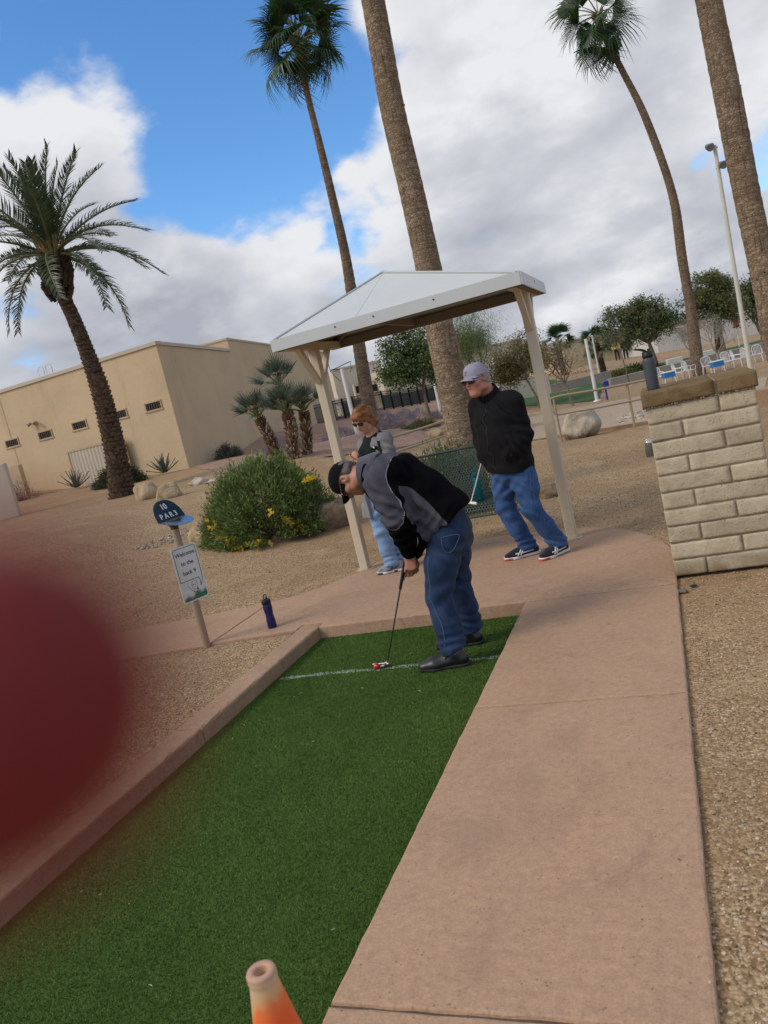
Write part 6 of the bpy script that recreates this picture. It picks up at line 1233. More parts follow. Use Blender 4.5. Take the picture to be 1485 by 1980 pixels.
leaf_bush('dry_bush', 'brown leafless bush between the low grey wall and the river stones', 'bush', hpx(42, 948, 20, .12), (.45, .4, .6), 2600, .07, [(.05, .03, .022), (.09, .055, .04), (.13, .085, .06)], up=.5, clump=40, stems=40, lw=.1)
lav = [(.10, .085, .125), (.19, .165, .225), (.29, .26, .32), (.17, .18, .155)]
for i, (x, y, d, r, lb) in enumerate(((752, 822, 24, .50, 'lavender shrub nearest the white pole, left of the tall slender palm'), (778, 800, 29, .62, 'lavender shrub on the red gravel below the black fence'), (775, 832, 23.5, .62, 'broad lavender shrub just right of the red haired woman'), (812, 797, 33, .72, 'wide lavender shrub left of the green tree trunk'), (852, 806, 25, .46, 'darker purple lavender shrub right of the green tree trunk'), (655, 838, 22, .52, 'lavender shrub below the fence, left of the white pole'), (548, 848, 19, .55, 'violet lavender shrub behind the small fan palms'), (740, 800, 30, .5, 'small lavender shrub by the foot of the fence'))):
    leaf_bush('lavender_bush', lb, 'bush', gpx(x, y+8, d), (r, r, r*.75), 3600, .06, lav, up=.6, clump=55, spread=.13, stems=0, group='lavender shrubs on the red gravel slope', lw=.14)
leaf_bush('low_shrub', 'low yellow green shrub beside the handrail on the slope', 'bush', gpx(812, 832, 20), (.55, .4, .28), 4000, .06, [(.07, .075, .025), (.12, .12, .04), (.17, .16, .06)], up=.5, lw=.2)
leaf_bush('low_shrub', 'yellowish low shrub in front of the far tan building', 'bush', gpx(1195, 738, 38), (.9, .5, .4), 3000, .1, [(.08, .085, .02), (.15, .14, .04), (.2, .18, .06)], up=.4, lw=.3)
leaf_bush('low_shrub', 'dark low shrub under the big leafy tree on the right', 'bush', gpx(1235, 725, 38), (1.1, .6, .5), 3000, .1, [(.02, .035, .01), (.04, .065, .02), (.07, .10, .03)], up=.4, lw=.3)
leaf_bush('dry_clump', 'brown dry clump at the foot of the boulder behind the handrail', 'grass', gpx(1122, 858, 14.2), (.22, .15, .16), 1800, .06, [(.08, .05, .025), (.14, .09, .045), (.2, .14, .08)], up=.8, stems=0, lw=.08)
def agave(lb, c, sc, n=30, seed=0):
    c = Vector(c); root = thing('agave', lb, 'agave', c, 0, 'agaves along the stucco wall'); r_ = random.Random(seed); M_ = m_noise('agave_leaf', (.075, .105, .085), (.13, .165, .13), 6, .5, .1, 30, .003, rnd_=.2); m = MB(); vs = []; k = 7
    for j in range(k):
        t = j/(k-1); w_ = .052*math.sin(min(1, t*.9+.18)*math.pi)**.8*(1-t*.35); vs += [(t*.62, -w_, .05*t*t+.018), (t*.62, 0, .05*t*t-.006), (t*.62, w_, .05*t*t+.018)]
    m.add(vs, [(3*j+a, 3*j+a+1, 3*j+a+4, 3*j+a+3) for j in range(k-1) for a in (0, 1)], 0, True); me = m.mesh('leaf', M_)
    for i in range(n):
        t = (i+.5)/n; el = R(86-70*t+r_.uniform(-5, 5)); az = i*2.39996; d = Vector((math.cos(az)*math.cos(el), math.sin(az)*math.cos(el), math.sin(el))); place_leaf('leaf', me, root, d*.05*sc+Vector((0, 0, .04)), d, 0, sc*r_.uniform(.85, 1.1))
agave('grey green agave between the hedge bush and the building corner', hpx(320, 917, 19.5, .12), .80, 26, 1)
agave('dark agave beside the pale boulder in front of the ribbed panel', hpx(148, 940, 20, .12), .80, 24, 2)
# ------------------------------------------------------------- boulders and stones
M_rock = m_noise('sandstone', (.22, .15, .085), (.40, .29, .17), 5, .92, .8, 26, .03, c3=(.52, .41, .27), det=8); M_rock2 = m_noise('pale_granite', (.32, .26, .19), (.46, .39, .30), 6, .92, .8, 30, .02, c3=(.56, .50, .41), det=8); M_rock3 = m_noise('brown_rock', (.13, .09, .055), (.22, .16, .10), 7, .92, .8, 26, .03, c3=(.30, .23, .15), det=8)
def boulder(lb, x, y, d, r, mat, seed, tilt=.3, sink=.25):
    p = hpx(x, y, d); r = np.array(r, float)*(p.dot(FH)/d); rm = r.max(); s = SDF(-r*1.5, r*1.5+.02, rm/17); q = np.random.default_rng(seed)
    s.ell((0, 0, 0), r, 0, frame((math.cos(seed), math.sin(seed), 0), (tilt*math.sin(seed*2), tilt, 1)))
    for i in range(4): v = nrm(q.normal(size=3)); s.ell(v*r*.55, r*q.uniform(.45, .7), rm*.12)
    for i in range(9): v = nrm(q.normal(size=3)+np.array((0, 0, .2))); s.cut(v*r*q.uniform(.72, .92), v, rm*.05)
    s.disp(wav(seed, 5/rm, rm*.03)); s.disp(wav(seed+50, 14/rm, rm*.016)); s.disp(wav(seed+90, 34/rm, rm*.006)); o = s.obj('boulder', [mat], relax=1); o.location = p+Vector((0, 0, r[2]*(1-sink*2))); return tag(o, lb, 'boulder', 'boulders on the gravel')
boulder('large tawny boulder touching the date palm foot', 286, 966, 15.6, (.31, .25, .28), M_rock, 1); boulder('tawny boulder to the right of the boulder at the date palm foot', 330, 964, 15.4, (.30, .22, .22), M_rock, 2)
boulder('tawny boulder tucked under the left side of the flowering bush', 400, 1052, 9.2, (.20, .2, .19), M_rock, 3); boulder('grey brown boulder between the flowering bush and the left shelter post', 648, 1018, 8.0, (.30, .22, .24), M_rock3, 4)
boulder('pale boulder beside the dark agave', 122, 938, 21.5, (.36, .26, .30), M_rock2, 5); boulder('small pale boulder on the path above the flowering bush', 385, 938, 15.8, (.24, .18, .12), M_rock2, 6); boulder('flat pale stone right of the small pale boulder', 412, 935, 15.2, (.17, .15, .07), M_rock2, 7)
boulder('big pale boulder behind the handrail right of the shelter', 1130, 846, 14.6, (.36, .28, .36), M_rock2, 8, sink=.15); boulder('low brown rock at the foot of the right shelter post', 1062, 962, 8.8, (.14, .12, .13), M_rock3, 9); boulder('brown rock lying on the sand left of the massive palm trunk', 842, 846, 13.5, (.22, .14, .09), M_rock, 10)
def stones(name, poly, n, r, mat, seed):
    q = np.random.default_rng(seed); A = np.array([tuple(p)[:2] for p in poly]); lo, hi = A.min(0), A.max(0); P = q.uniform(lo, hi, (n*4, 2)); P = P[inpoly(P, A)][:n]; z = gz_np(P); m = MB(); ico = bmesh.new(); bmesh.ops.create_icosphere(ico, subdivisions=1, radius=1); iv = [v.co.copy() for v in ico.verts]; fi = [[v.index for v in f.verts] for f in ico.faces]; ico.free()
    for (x, y), zz in zip(P, z):
        s_ = r*q.uniform(.5, 1.4); sc = Vector((s_*q.uniform(.7, 1.3), s_*q.uniform(.6, 1.1), s_*q.uniform(.4, .7))); Mx = Matrix.Rotation(q.uniform(0, 6.28), 3, 'Z') @ Matrix.Rotation(q.uniform(-.4, .4), 3, 'X'); m.add([Mx @ Vector((v.x*sc.x*q.uniform(.85, 1.15), v.y*sc.y, v.z*sc.z))+Vector((x, y, zz+s_*.2)) for v in iv], fi, 0, False)
    t = NT(name+'_mat'); c = t.ramp(t.n('ShaderNodeNewGeometry').outputs['Random Per Island'], [(0, (.16, .125, .095)), (.5, (.34, .28, .22)), (1, (.52, .46, .38))]); o = m.build(name, t.done(c, .9, .2)); o['kind'] = 'stuff'
stones('river_stones', [hit(38, 958), hit(45, 946), hit(110, 928), hit(112, 940)], 420, .085, None, 1)
stones('rubble', [hit(250, 1066), hit(300, 1050), hit(360, 1028), hit(405, 1015), hit(395, 1032), hit(300, 1062)], 260, .022, None, 2)
stones('rubble', [gpx(1195, 828, 15.5), gpx(1200, 812, 17), gpx(1245, 800, 17), gpx(1245, 812, 15.6)], 120, .05, None, 3)
# ------------------------------------------------------------- red gravel slope, lawns, path
drape('red_gravel_bed', [px(372, 905, 21.8), px(420, 915, 17), px(520, 905, 14.5), px(640, 868, 14.5), px(735, 850, 15), px(840, 838, 18), px(890, 800, 24), px(860, 778, 44), px(655, 806, 43.5), px(530, 837, 30.6)], .014, M_red)
M_lawn = m_noise('lawn_grass', (.018, .055, .012), (.035, .09, .02), 3, .9, .6, 40, .03, c3=(.06, .12, .03), det=8)
G0 = lambda x, y: (pxz(x, y, 0.).x, pxz(x, y, 0.).y)
drape('lawn', [G0(930, 808), G0(1040, 792), G0(1158, 774), G0(1172, 745), G0(1110, 745), G0(1040, 752), G0(960, 765)], .02, M_lawn); drape('lawn', [px(1185, 745, 31), px(1485, 690, 31), px(1560, 668, 33), px(1560, 640, 46), px(1240, 715, 46), px(1170, 735, 42)], .02, M_lawn)
M_path = m_concrete('path_concrete', (.37, .29, .205), 7.); drape('path', [G0(1000, 862), G0(1060, 851), G0(1245, 822), G0(1470, 790), G0(1485, 735), G0(1250, 768), G0(1060, 797), G0(960, 812)], .012, M_path)
m = MB(); e = [Vector((*G0(x, y), .02)) for x, y in ((985, 864), (1060, 851.5), (1245, 822.5), (1300, 814))]
for a, b in zip(e[:-1], e[1:]): bar(m, a, b, .09, .10)
m.build('path_edging', m_noise('edging', (.20, .12, .07), (.30, .19, .12), 6, .9))['kind'] = 'structure'
# ------------------------------------------------------------- main stucco building
def m_stucco(name, c, k=.25):
    t = NT(name); v = t.coord('Object'); d = tuple(x*.86 for x in c); l = tuple(min(1, x*1.07) for x in c); q = t.ramp(t.noise(v, .5, 7, .65, .6), [(.3, d), (.55, c), (.75, l)]); st = t.noise(t.coord('Object', (1.2, 1.2, .15)), 1.4, 5, .65); q = t.mix(t.rng(st, .55, .75, 0, k), q, tuple(x*.62 for x in c)); q = t.mix(.18, q, t.ramp(t.noise(v, 26, 4, .7), [(.3, tuple(x*.7 for x in c)), (.7, l)]))
    return t.done(q, .93, .15, bump=t.math('ADD', t.noise(v, 45, 5, .7), t.math('MULTIPLY', t.noise(v, 5, 3), 2)), bs=.5, bd=.012)
M_stucco = m_stucco('tan_stucco', (.585, .445, .285), .42); M_stuc2 = m_stucco('pale_stucco', (.60, .53, .42), .12); M_cope = m_paint('coping', (.52, .45, .34), (.3, .25, .18), .7); M_hole = m_noise('dark_opening', (.006, .006, .007), (.012, .012, .013), 5, .4, 0); M_trim = m_stucco('window_trim', (.48, .37, .235), .2)
def quad_block(m, a, b, depth, z0, z1, nout):
    """box with front a-b, going back"""
    n = Vector(nout).normalized(); q = [a, b, b-n*depth, a-n*depth]; vs = [(p.x, p.y, z0) for p in q]+[(p.x, p.y, z1) for p in q]; m.add(vs, [(3, 2, 1, 0), (4, 5, 6, 7), (0, 1, 5, 4), (1, 2, 6, 5), (2, 3, 7, 6), (3, 0, 4, 7)])
def building():
    C = px(365, 903, 22); E = px(655, 805, 44); Lf = px(0, 950, 25.2); dl = (Lf-C); dl.z = 0; Lf = C+dl*2.6; Lf.z = 0; zt = px(305, 665, 22).z; d1 = dl.normalized(); n1 = Vector((d1.y, -d1.x, 0)); n1 = n1 if n1.dot(Vector((0, 0, 0))-C) > 0 else -n1; d2 = (E-C); d2.z = 0; L2 = d2.length; d2.normalize(); n2 = Vector((d2.y, -d2.x, 0)); n2 = n2 if n2.dot(-C) > 0 else -n2
    O = Vector((C.x, C.y, .4)); root = thing('stucco_building', 'tan stucco building with small slit windows and a taller wing', 'building', O); T = lambda p, z=0: Vector((p.x-O.x, p.y-O.y, z-O.z))
    k = 6.2; far = C+d2*k; m = MB(); q = [Lf, C, far, far+(Lf-C)]; vs = [T(p, .2) for p in q]+[T(p, zt) for p in q]; m.add(vs, [(4, 5, 6, 7), (0, 1, 5, 4), (1, 2, 6, 5), (2, 3, 7, 6), (3, 0, 4, 7)]); m.build('wall', M_stucco, root)
    zt2 = px(415, 657, 22+22*.22).z; zt2 = zt+.42; m = MB(); a = far; b = C+d2*L2; back = -n2*9; q = [a, b, b+back, a+back]; vs = [T(p, .2) for p in q]+[T(p, zt2) for p in q]; m.add(vs, [(4, 5, 6, 7), (0, 1, 5, 4), (1, 2, 6, 5), (2, 3, 7, 6), (3, 0, 4, 7)]); m.build('tall_wing', M_stucco, root)
    m = MB(); bar(m, T(Lf, zt+.04)+n1*-.07, T(C, zt+.04)+n1*-.07+d1*-.03, .22, .10); bar(m, T(C, zt+.04)-n2*.07, T(far, zt+.04)-n2*.07, .22, .098); m.build('coping', M_cope, root)
    m = MB(); bar(m, T(far, zt2+.03)-n2*.07-d2*.02, T(b, zt2+.03)-n2*.07, .2, .07); bar(m, T(far, zt2+.03)+d2*.07, T(far+back, zt2+.03)+d2*.07, .2, .068); m.build('coping', M_cope, root)
    def on_wall(x, y):
        r = CF+CX*((x-742.5)/FPX)-CY*((y-990)/FPX); c0 = Vector((0, 0, CAM_H)); t = (C-c0).dot(n1)/r.dot(n1); return c0+r*t
    up = Vector((0, 0, 1)); M_mull = m_noise('window_bar', (.10, .075, .05), (.14, .11, .075), 20, .8)
    for i, (x, y) in enumerate(((24, 857), (88, 841), (154, 822.5), (231, 802), (297, 785.5), (-45, 874), (-110, 890))):
        p = on_wall(x, y)-O; w_, h_ = .62, .245; f = MB(); t_ = .048
        for (cx, cz, a, b) in ((0, h_/2, w_, t_), (0, -h_/2, w_+.04, t_*1.2), (-w_/2+t_/2, 0, t_, h_-t_), (w_/2-t_/2, 0, t_, h_-t_)): f.box(p+n1*.010+d1*cx+up*cz, (a, .032, b), mx(d1, n1, up), bev=.008)
        fo = f.build('window', M_trim, root); g = MB().box(p+n1*.004, (w_-2*t_, .008, h_-t_), mx(d1, n1, up)); g.build('pane', M_hole, fo)
        for j in range(6): MB().box(p+n1*.016+d1*((j-2.5)*.086), (.022, .02, h_-t_-.03), mx(d1, n1, up)).build('mullion', M_mull, fo)
    for k in (2.6, 6.4, 10.2): MB().box(T(C+d1*k, (zt+.3)/2+.1)+n1*.002, (.022, .012, zt-.4), mx(d1, n1, up)).build('control_joint', M_trim, root)
    p = on_wall(69, 818)-O; m = MB(); m.box(p+n1*.03, (.10, .06, .10), mx(d1, n1, up)); 
    for s_ in (-1, 1): m.tube([p+n1*.06, p+n1*.10+d1*s_*.10], .018, 6); m.tube([p+n1*.09+d1*s_*.09+up*.03, p+n1*.18+d1*s_*.17-up*.03], [.035, .06], 10)
    tag(m.build('security_light', m_noise('lamp_tan', (.30, .22, .13), (.36, .27, .17), 9, .5), None, loc=O), 'twin headed security light on the stucco wall above the slit windows', 'lamp')
    for i, (x, y) in enumerate(((82, 722), (97, 717))):
        p = px(x, y+4, 27.); m = MB(); m.tube(interp([p-d1*.12, p-d1*.12+up*.26, p+d1*.12+up*.26, p+d1*.12], 3), .014, 6, sm=False); tag(m.build('roof_rail', M_chrome), 'small metal rail hoop above the stucco roof, '+('left one' if i == 0 else 'right one'), 'rail', 'rail hoops on the stucco roof')
    # ribbed panel leaning on the wall
    a, b = on_wall(158, 938), on_wall(262, 915); a.z = gz(a.x, a.y)-.05; b.z = a.z; dd = (b-a); dd.z = 0; W_ = dd.length; H_ = 1.12; r2 = thing('ribbed_panel', 'pale ribbed metal panel standing against the stucco wall', 'panel', a+n1*.15); m = MB(); n = 64; vs = []
    for i in range(n+1): vs += [d1*-(W_*i/n)+n1*(.014 if i % 4 in (1, 2) else 0), d1*-(W_*i/n)+n1*(.014 if i % 4 in (1, 2) else 0)+up*H_]
    m.add(vs, [(2*i, 2*i+2, 2*i+3, 2*i+1) for i in range(n)]); m.build('sheet', m_paint('galvanised', (.50, .435, .335), (.3, .25, .18), .5), r2); m = MB(); bar(m, -d1*-.03, -d1*-.03+up*H_, .05, .05, n1); bar(m, -d1*(W_+.03), -d1*(W_+.03)+up*H_, .05, .05, n1); bar(m, up*(H_+.02)+d1*.05, up*(H_+.02)-d1*(W_+.05), .05, .05); m.build('frame', M_trim, r2)
    a = px(52, 945, 23.2); a.z = .8; m = MB(); e = px(-60, 970, 23.6); e.z = .8; bar(m, a+up*.62, e+up*.62, .2, 1.5); tag(m.build('low_wall', M_stucco), 'short tan stucco wall in front of the building at the left edge', 'wall')
    a = px(31, 966, 18.5); e = px(-120, 1000, 18.2); e.z = a.z; m = MB(); bar(m, a+up*.25, e+up*.25, .25, 1.3, bev=.01); tag(m.build('low_wall', M_stuc2), 'pale grey low wall end cut by the left edge of the photo', 'wall')
building()
# ------------------------------------------------------------- second building, fence, poles
def far_block(name, label, parts, mats, extra=None):
    o0 = Vector(parts[0][0]); o0.z = 0; root = thing(name, label, 'building', o0)
    for i, (a, b, dep, z0, z1, nm) in enumerate(parts):
        a, b = Vector(a)-o0, Vector(b)-o0; d = (b-a); d.z = 0; d.normalize(); n = Vector((d.y, -d.x, 0)); n = n if n.dot(-o0) > 0 else -n; m = MB(); quad_block(m, a, b, dep, z0, z1, n); m.build(nm, mats[0], root); m = MB(); bar(m, Vector((a.x, a.y, z1+.06))-n*.05, Vector((b.x, b.y, z1+.06))-n*.05, .3, .14); m.build('coping', mats[1], root)
    return root, o0
a, b, c = px(640, 712, 57), px(735, 706, 59), px(735, 712, 56); e = px(1010, 655, 60); r_, o0 = far_block('pale_building', 'pale stucco building behind the black fence with two square windows', [(a, b, 8, .3, px(690, 708, 58).z, 'wall'), (c, e, 8, .3, px(760, 712, 57).z, 'side_wing')], [M_stuc2, M_cope])
d = (b-a); d.z = 0; d.normalize(); n = Vector((d.y, -d.x, 0)); n = n if n.dot(-a) > 0 else -n; up = Vector((0, 0, 1))
w0 = MB(); p = px(704, 754, 57.2)-o0; t_ = .12
for cx, cz, w_, h_ in ((0, .46, 1.9, t_), (0, -.46, 1.9, t_), (-.92, 0, t_, .9), (.92, 0, t_, .9)): w0.box(p+n*.25+d*cx+up*cz, (w_, .2, h_), mx(d, n, up))
wf = w0.build('window', M_cope, r_)
for x in (690.5, 722): q = px(x, 754-(x-690)*.11, 57.2)-o0; MB().box(q+n*.16, (.44, .08, .52), mx(d, n, up)).build('pane', M_hole, wf)
def fence():
    A, B = px(566, 836, 37.5), px(862, 776, 45); A.z = gz(A.x, A.y); B.z = gz(B.x, B.y); root = thing('iron_fence', 'black iron picket fence along the top of the red gravel slope', 'fence', A); d = B-A; L = d.length; n = 16; H_ = 1.0; m = MB(); up = Vector((0, 0, 1)); P = []
    for i in range(n+1):
        p = A+d*(i/n); p.z = gz(p.x, p.y); P.append(p-A); MB().box(p-A+up*(H_*.53), (.075, .075, H_*1.06), bev=.006).build('post', M_dark, root)
    for i in range(n):
        for z in (.12, H_*.86, H_): bar(m, P[i]+up*z, P[i+1]+up*z, .035, .035)
    m.build('rails', M_dark, root)['kind'] = 'stuff'; m = MB(); k = n*9
    for i in range(k):
        f = i/9; j = int(f); p = P[j].lerp(P[j+1], f-j); m.box(p+up*(H_*.5), (.02, .02, H_*.95))
    m.build('pickets', M_dark, root)['kind'] = 'stuff'; sc = MB()
    for i in list(range(5, 8))+list(range(9, n)): a, b = P[i]+up*.45, P[i+1]+up*.45; dd = (b-a).normalized(); nn = Vector((dd.y, -dd.x, 0)); nn = nn if nn.dot(-A) > 0 else -nn; bar(sc, a-nn*.03, b-nn*.03, .006, .72)
    sc.build('mesh_screen', m_noise('screen_cloth', (.20, .20, .19), (.25, .25, .24), 8, .8), root)['kind'] = 'stuff'
fence()
M_wp = m_noise('white_plastic', (.68, .69, .68), (.76, .77, .76), 10, .4, 0)
def chair_mesh():
    P = []; m = MB()
    m.box((0, 0, .42), (.46, .44, .035), bev=.012); P.append(('seat', m.mesh('seat', M_wp)))
    m = MB(); m.tube(interp([(-.21, .22, .43), (-.23, .29, .82), (-.12, .31, .93), (0, .315, .95), (.12, .31, .93), (.23, .29, .82), (.21, .22, .43)], 4), .02, 6)
    for x in (-.13, -.065, 0, .065, .13): m.tube([(x, .225, .44), (x*1.05, .30, .92-abs(x)*.3)], .014, 5)
    P.append(('backrest', m.mesh('backrest', M_wp)))
    for x in (-1, 1):
        for y in (-.19, .2): P.append(('leg', MB().tube([(x*.2, y, .43), (x*.24, y*1.15, 0)], .02, 6).mesh('leg', M_wp)))
        P.append(('armrest', MB().tube(interp([(x*.23, -.20, .43), (x*.26, -.22, .64), (x*.26, .1, .66), (x*.23, .28, .68)], 3), .018, 6).mesh('armrest', M_wp)))
    return P
CH = chair_mesh()
def chair(lb, p, rz, group, sc=1.):
    r = thing('patio_chair', lb, 'chair', p, rz, group); r.scale = (sc,)*3
    for nm, me in CH: link(nm, me, r)
for i, (x, y, d) in enumerate(((603, 822, 40), (614, 819, 40.5), (626, 816, 41), (638, 813, 41.5), (648, 810, 42), (755, 785, 46), (765, 783, 46.5))): q = gpx(x, y, d); chair(('leftmost','second from the left','middle','fourth from the left','rightmost')[i]+' of the five white patio chairs behind the fence' if i < 5 else ('left','right')[i-5]+' one of two white patio chairs behind the fence by the slender palm', q, R(200+40*(i % 3)), 'white chairs behind the fence' if i < 5 else 'white chairs behind the fence near the palm', 1.1)
where = ['behind the grey flask', 'just right of the left blue table', 'beside the curving palm on its left', 'beside the curving palm on its right', 'right of the right blue table', 'left of the tall light pole', 'behind the tall light pole', 'between the light pole and the thick right trunk']
for i, (x, y) in enumerate(((1277, 752), (1318, 745), (1338, 741), (1372, 736), (1412, 728), (1432, 724), (1452, 720), (1470, 717))): q = px(x, y+1, 25.5); q.z = gz(q.x, q.y)+.01; chair('white patio chair standing '+where[i], q, R(20+50*(i % 4)), 'white chairs beyond the block pillar', .60)
M_blue = m_noise('blue_laminate', (.012, .16, .42), (.02, .20, .50), 6, .5, 0)
for i, (x, y) in enumerate(((1297, 750), (1391, 733))):
    q = px(x, y+1, 25.2); q.z = gz(q.x, q.y); r = thing('blue_table', ('left' if i == 0 else 'right')+' small blue table among the white chairs behind the pillar', 'table', q, R(15), 'blue tables among the white chairs'); r.scale = (.62,)*3; MB().box((0, 0, .60), (.62, .62, .05), bev=.01).build('tabletop', M_wp, r); MB().box((0, 0, .44), (.56, .56, .26), bev=.01).build('apron', M_blue, r)
    for sx in (-1, 1):
        for sy in (-1, 1): MB().tube([(sx*.25, sy*.25, .33), (sx*.27, sy*.27, 0)], .022, 6).build('leg', M_wp, r)
def pole(name, lb, base, h, r0, r1, mat, cat='pole', top=None):
    root = thing(name, lb, cat, base); MB().tube([(0, 0, -.1), (0, 0, h*.5), (0, 0, h)], [r0, (r0+r1)/2, r1], 10).build('shaft', mat, root); MB().lathe([(r0*2.2, 0), (r0*2.2, .03), (r0*1.2, .05)], n=12).build('foot', mat, root); return root
M_polew = m_paint('pole_white', (.70, .70, .68), (.5, .45, .38), .45, .2)
r = pole('white_pole', 'white pole in front of the pale building, just left of the red haired woman', gpx(692, 845, 22), 2.0, .062, .058, M_polew); m = MB(); m.tube([(0, 0, 1.98), (-.35, 0, 2.05), (-.40, 0, 2.5), (-.41, 0, 2.62)], .012, 5); m.tube([(-.36, 0, 2.02), (.30, 0, 2.14)], .012, 5); m.tube(interp([(.30, 0, 2.14), (.28, 0, 1.95), (.22, 0, 1.85)], 3), .008, 4); m.tube(interp([(-.36, 0, 2.02), (-.22, 0, 1.80), (-.12, 0, 1.65)], 3), .010, 4); m.build('bracket', M_dark, r)
pole('lamp_post', 'white lamp post left of the boulder behind the handrail', pxz(1155, 776, 0), 2.0, .06, .045, M_polew, 'lamp post'); pole('lamp_post', 'thin white post beside the small fan palm trunk', gpx(1160, 730, 44), 2.4, .045, .04, M_polew, 'lamp post'); pole('lamp_post', 'white lamp post showing behind the standing man', gpx(965, 752, 33), 2.0, .07, .06, M_polew, 'lamp post')
for i, (x, y, h) in enumerate(((903, 790, 2.4), (846, 770, 1.5))): pole('lamp_post', ('white post hidden mostly behind the massive palm trunk', 'thin white post rising behind the green tree')[i], gpx(x, y, 36), h, .07, .06, M_polew, 'lamp post')
def flood_pole():
    b = pxz(1459, 762, 0); root = pole('light_pole', 'tall white light pole with floodlights beside the right edge palm', b, 4.85, .05, .036, m_paint('pole_cream', (.58, .56, .48), (.4, .36, .28), .45, .2), 'light pole')
    for z, s_ in ((4.8, -1), (4.42, 1)):
        m = MB(); bar(m, (-.04, 0, z), (.05*s_+.1, 0, z), .03, .03); m.box((.09*s_, -.05, z+.05), (.16, .10, .09), Matrix.Rotation(R(25), 3, 'X'), bev=.02); m.tube([(.09*s_, -.09, z+.03), (.09*s_, -.15, z+.0)], [.045, .07], 10); m.build('floodlight', m_noise('lamp_gray', (.12, .12, .12), (.2, .2, .2), 9, .5), root)
flood_pole()
# ------------------------------------------------------------- handrails
M_rail = m_paint('rail_tan', (.34, .265, .165), (.2, .15, .1), .5)
def rails(lb, tops, posts, r=.022, drop=.42, H_=.78, bend=True):
    O = Vector(tops[0]); O.z = 0; root = thing('handrail', lb, 'handrail', O); t = [Vector(p)-O for p in tops]
    a = ([t[0]+Vector((0, 0, -drop)), t[0]+(t[0]-t[1]).normalized()*.12+Vector((0, 0, -drop*.45))] if bend else [])+t; MB().tube(interp(a, 5), r, 8).build('top_rail', M_rail, root); MB().tube([p+Vector((0, 0, -drop)) for p in t], r*.85, 8).build('lower_rail', M_rail, root)
    for p in posts: q = Vector(p)-O; z = gz(p.x, p.y); MB().tube([q, Vector((q.x, q.y, z-.05))], r, 8).build('post', M_rail, root)
q = [px(1070, 769, 14.1), px(1150, 754.5, 14.0), px(1243, 736, 13.9), px(1262, 732.5, 13.88)]; rails('tan tubular handrail in front of the big pale boulder', q, [px(1212, 743, 13.95), px(1070, 771, 14.1)], drop=.32)
q = [px(735, 855, 13.0), px(760, 845, 13.2), px(800, 833, 13.6), px(868, 811, 14.2), px(930, 790, 14.8)]; rails('tan tubular handrail sloping up behind the red haired woman', q, [px(868, 811, 14.2), px(735, 856, 13.0)], drop=.26)
# ------------------------------------------------------------- walls and odds and ends beyond the path
def wall_px(name, lb, a, b, h, th, mat, z0=None):
    a, b = Vector(a), Vector(b); z = min(gz(a.x, a.y), gz(b.x, b.y)) if z0 is None else z0; a.z = b.z = z+h/2-.05; m = MB(); bar(m, a, b, th, h+.1, bev=.01); return tag(m.build(name, mat), lb, 'wall')
M_gw = m_concrete('gray_wall', (.27, .24, .205), 3.)
wall_px('retaining_wall', 'grey concrete retaining wall behind the lawn right of the shelter', px(1000, 770, 36), px(1182, 737, 36.5), .42, .3, M_gw); wall_px('ramp_wall', 'tan stucco ramp wall behind the standing man', px(930, 790, 34), px(1062, 752, 35), .95, .3, M_stuc2); wall_px('planter_wall', 'low tan planter wall behind the handrail', pxz(1180, 773, 0), pxz(1262, 757, 0), .40, .35, M_path); wall_px('planter_wall', 'pinkish low wall at the right edge beyond the block pillar', pxz(1462, 790, 0), pxz(1560, 772, 0), .30, .4, M_conc2); wall_px('seat_wall', 'long low grey seat wall beyond the white chairs', px(1180, 752, 30), px(1500, 688, 30.5), .34, .4, M_gw)
tag(MB().box((0, 0, .28), (.14, .3, .62), bev=.02).build('blue_bin', m_noise('bin_blue', (.012, .02, .20), (.018, .03, .27), 9, .45, 0), loc=pxz(1178, 772, 0)), 'narrow dark blue bin at the end of the planter wall', 'bin')
for i, (x, y) in enumerate(((1307, 716), (1369, 700))): q = gpx(x, y, 36); tag(MB().box((0, 0, .22), (.70, .4, .34), Matrix.Rotation(R(12), 3, 'Z'), bev=.02).build('concrete_seat', m_concrete('pale_block', (.55, .53, .5), i)+0 if False else m_concrete('pale_block', (.55, .53, .5), i), loc=q), ('white concrete seat block left of the curving palm', 'white concrete seat block right of the curving palm')[i], 'seat', 'white concrete seat blocks')
a, b = px(1085, 655, 72), px(1262, 622, 74); far_block('far_building', 'yellowish far building behind the small fan palm', [(a, b, 12, 0, px(1170, 645, 73).z, 'wall')], [m_stucco('far_stucco', (.55, .46, .29), .12), M_cope]); a, b = px(1270, 662, 60), px(1600, 590, 60); far_block('white_far_building', 'white low far building behind the bare shrubs on the right', [(a, b, 8, 0, px(1440, 604, 60).z, 'wall')], [m_stucco('far_white', (.58, .55, .50), .1), M_cope])
a, b = px(880, 700, 80), px(1090, 668, 80); far_block('beige_far_building', 'beige far building glimpsed between the olive tree and the shelter post', [(a, b, 8, 0, px(1000, 690, 80).z, 'wall')], [m_stucco('far_beige', (.50, .43, .32), .1), M_cope])
for i, (x, y) in enumerate(((1147, 688), (1162, 684))): tag(MB().box((0, 0, 0), (.28, .3, .36), bev=.03).build('loudspeaker', M_dark, loc=px(x, y, 58)), ('black loudspeaker left of the small fan palm trunk', 'black loudspeaker right of the small fan palm trunk')[i], 'loudspeaker', 'loudspeakers by the far building'); bpy.data.objects[-1] if False else None
tag(MB().box((0, 0, 0), (.35, .12, .28), bev=.03).build('floodlight', M_dark, loc=px(1099, 649, 71.5)), 'dark floodlight on the roof of the far building', 'lamp')
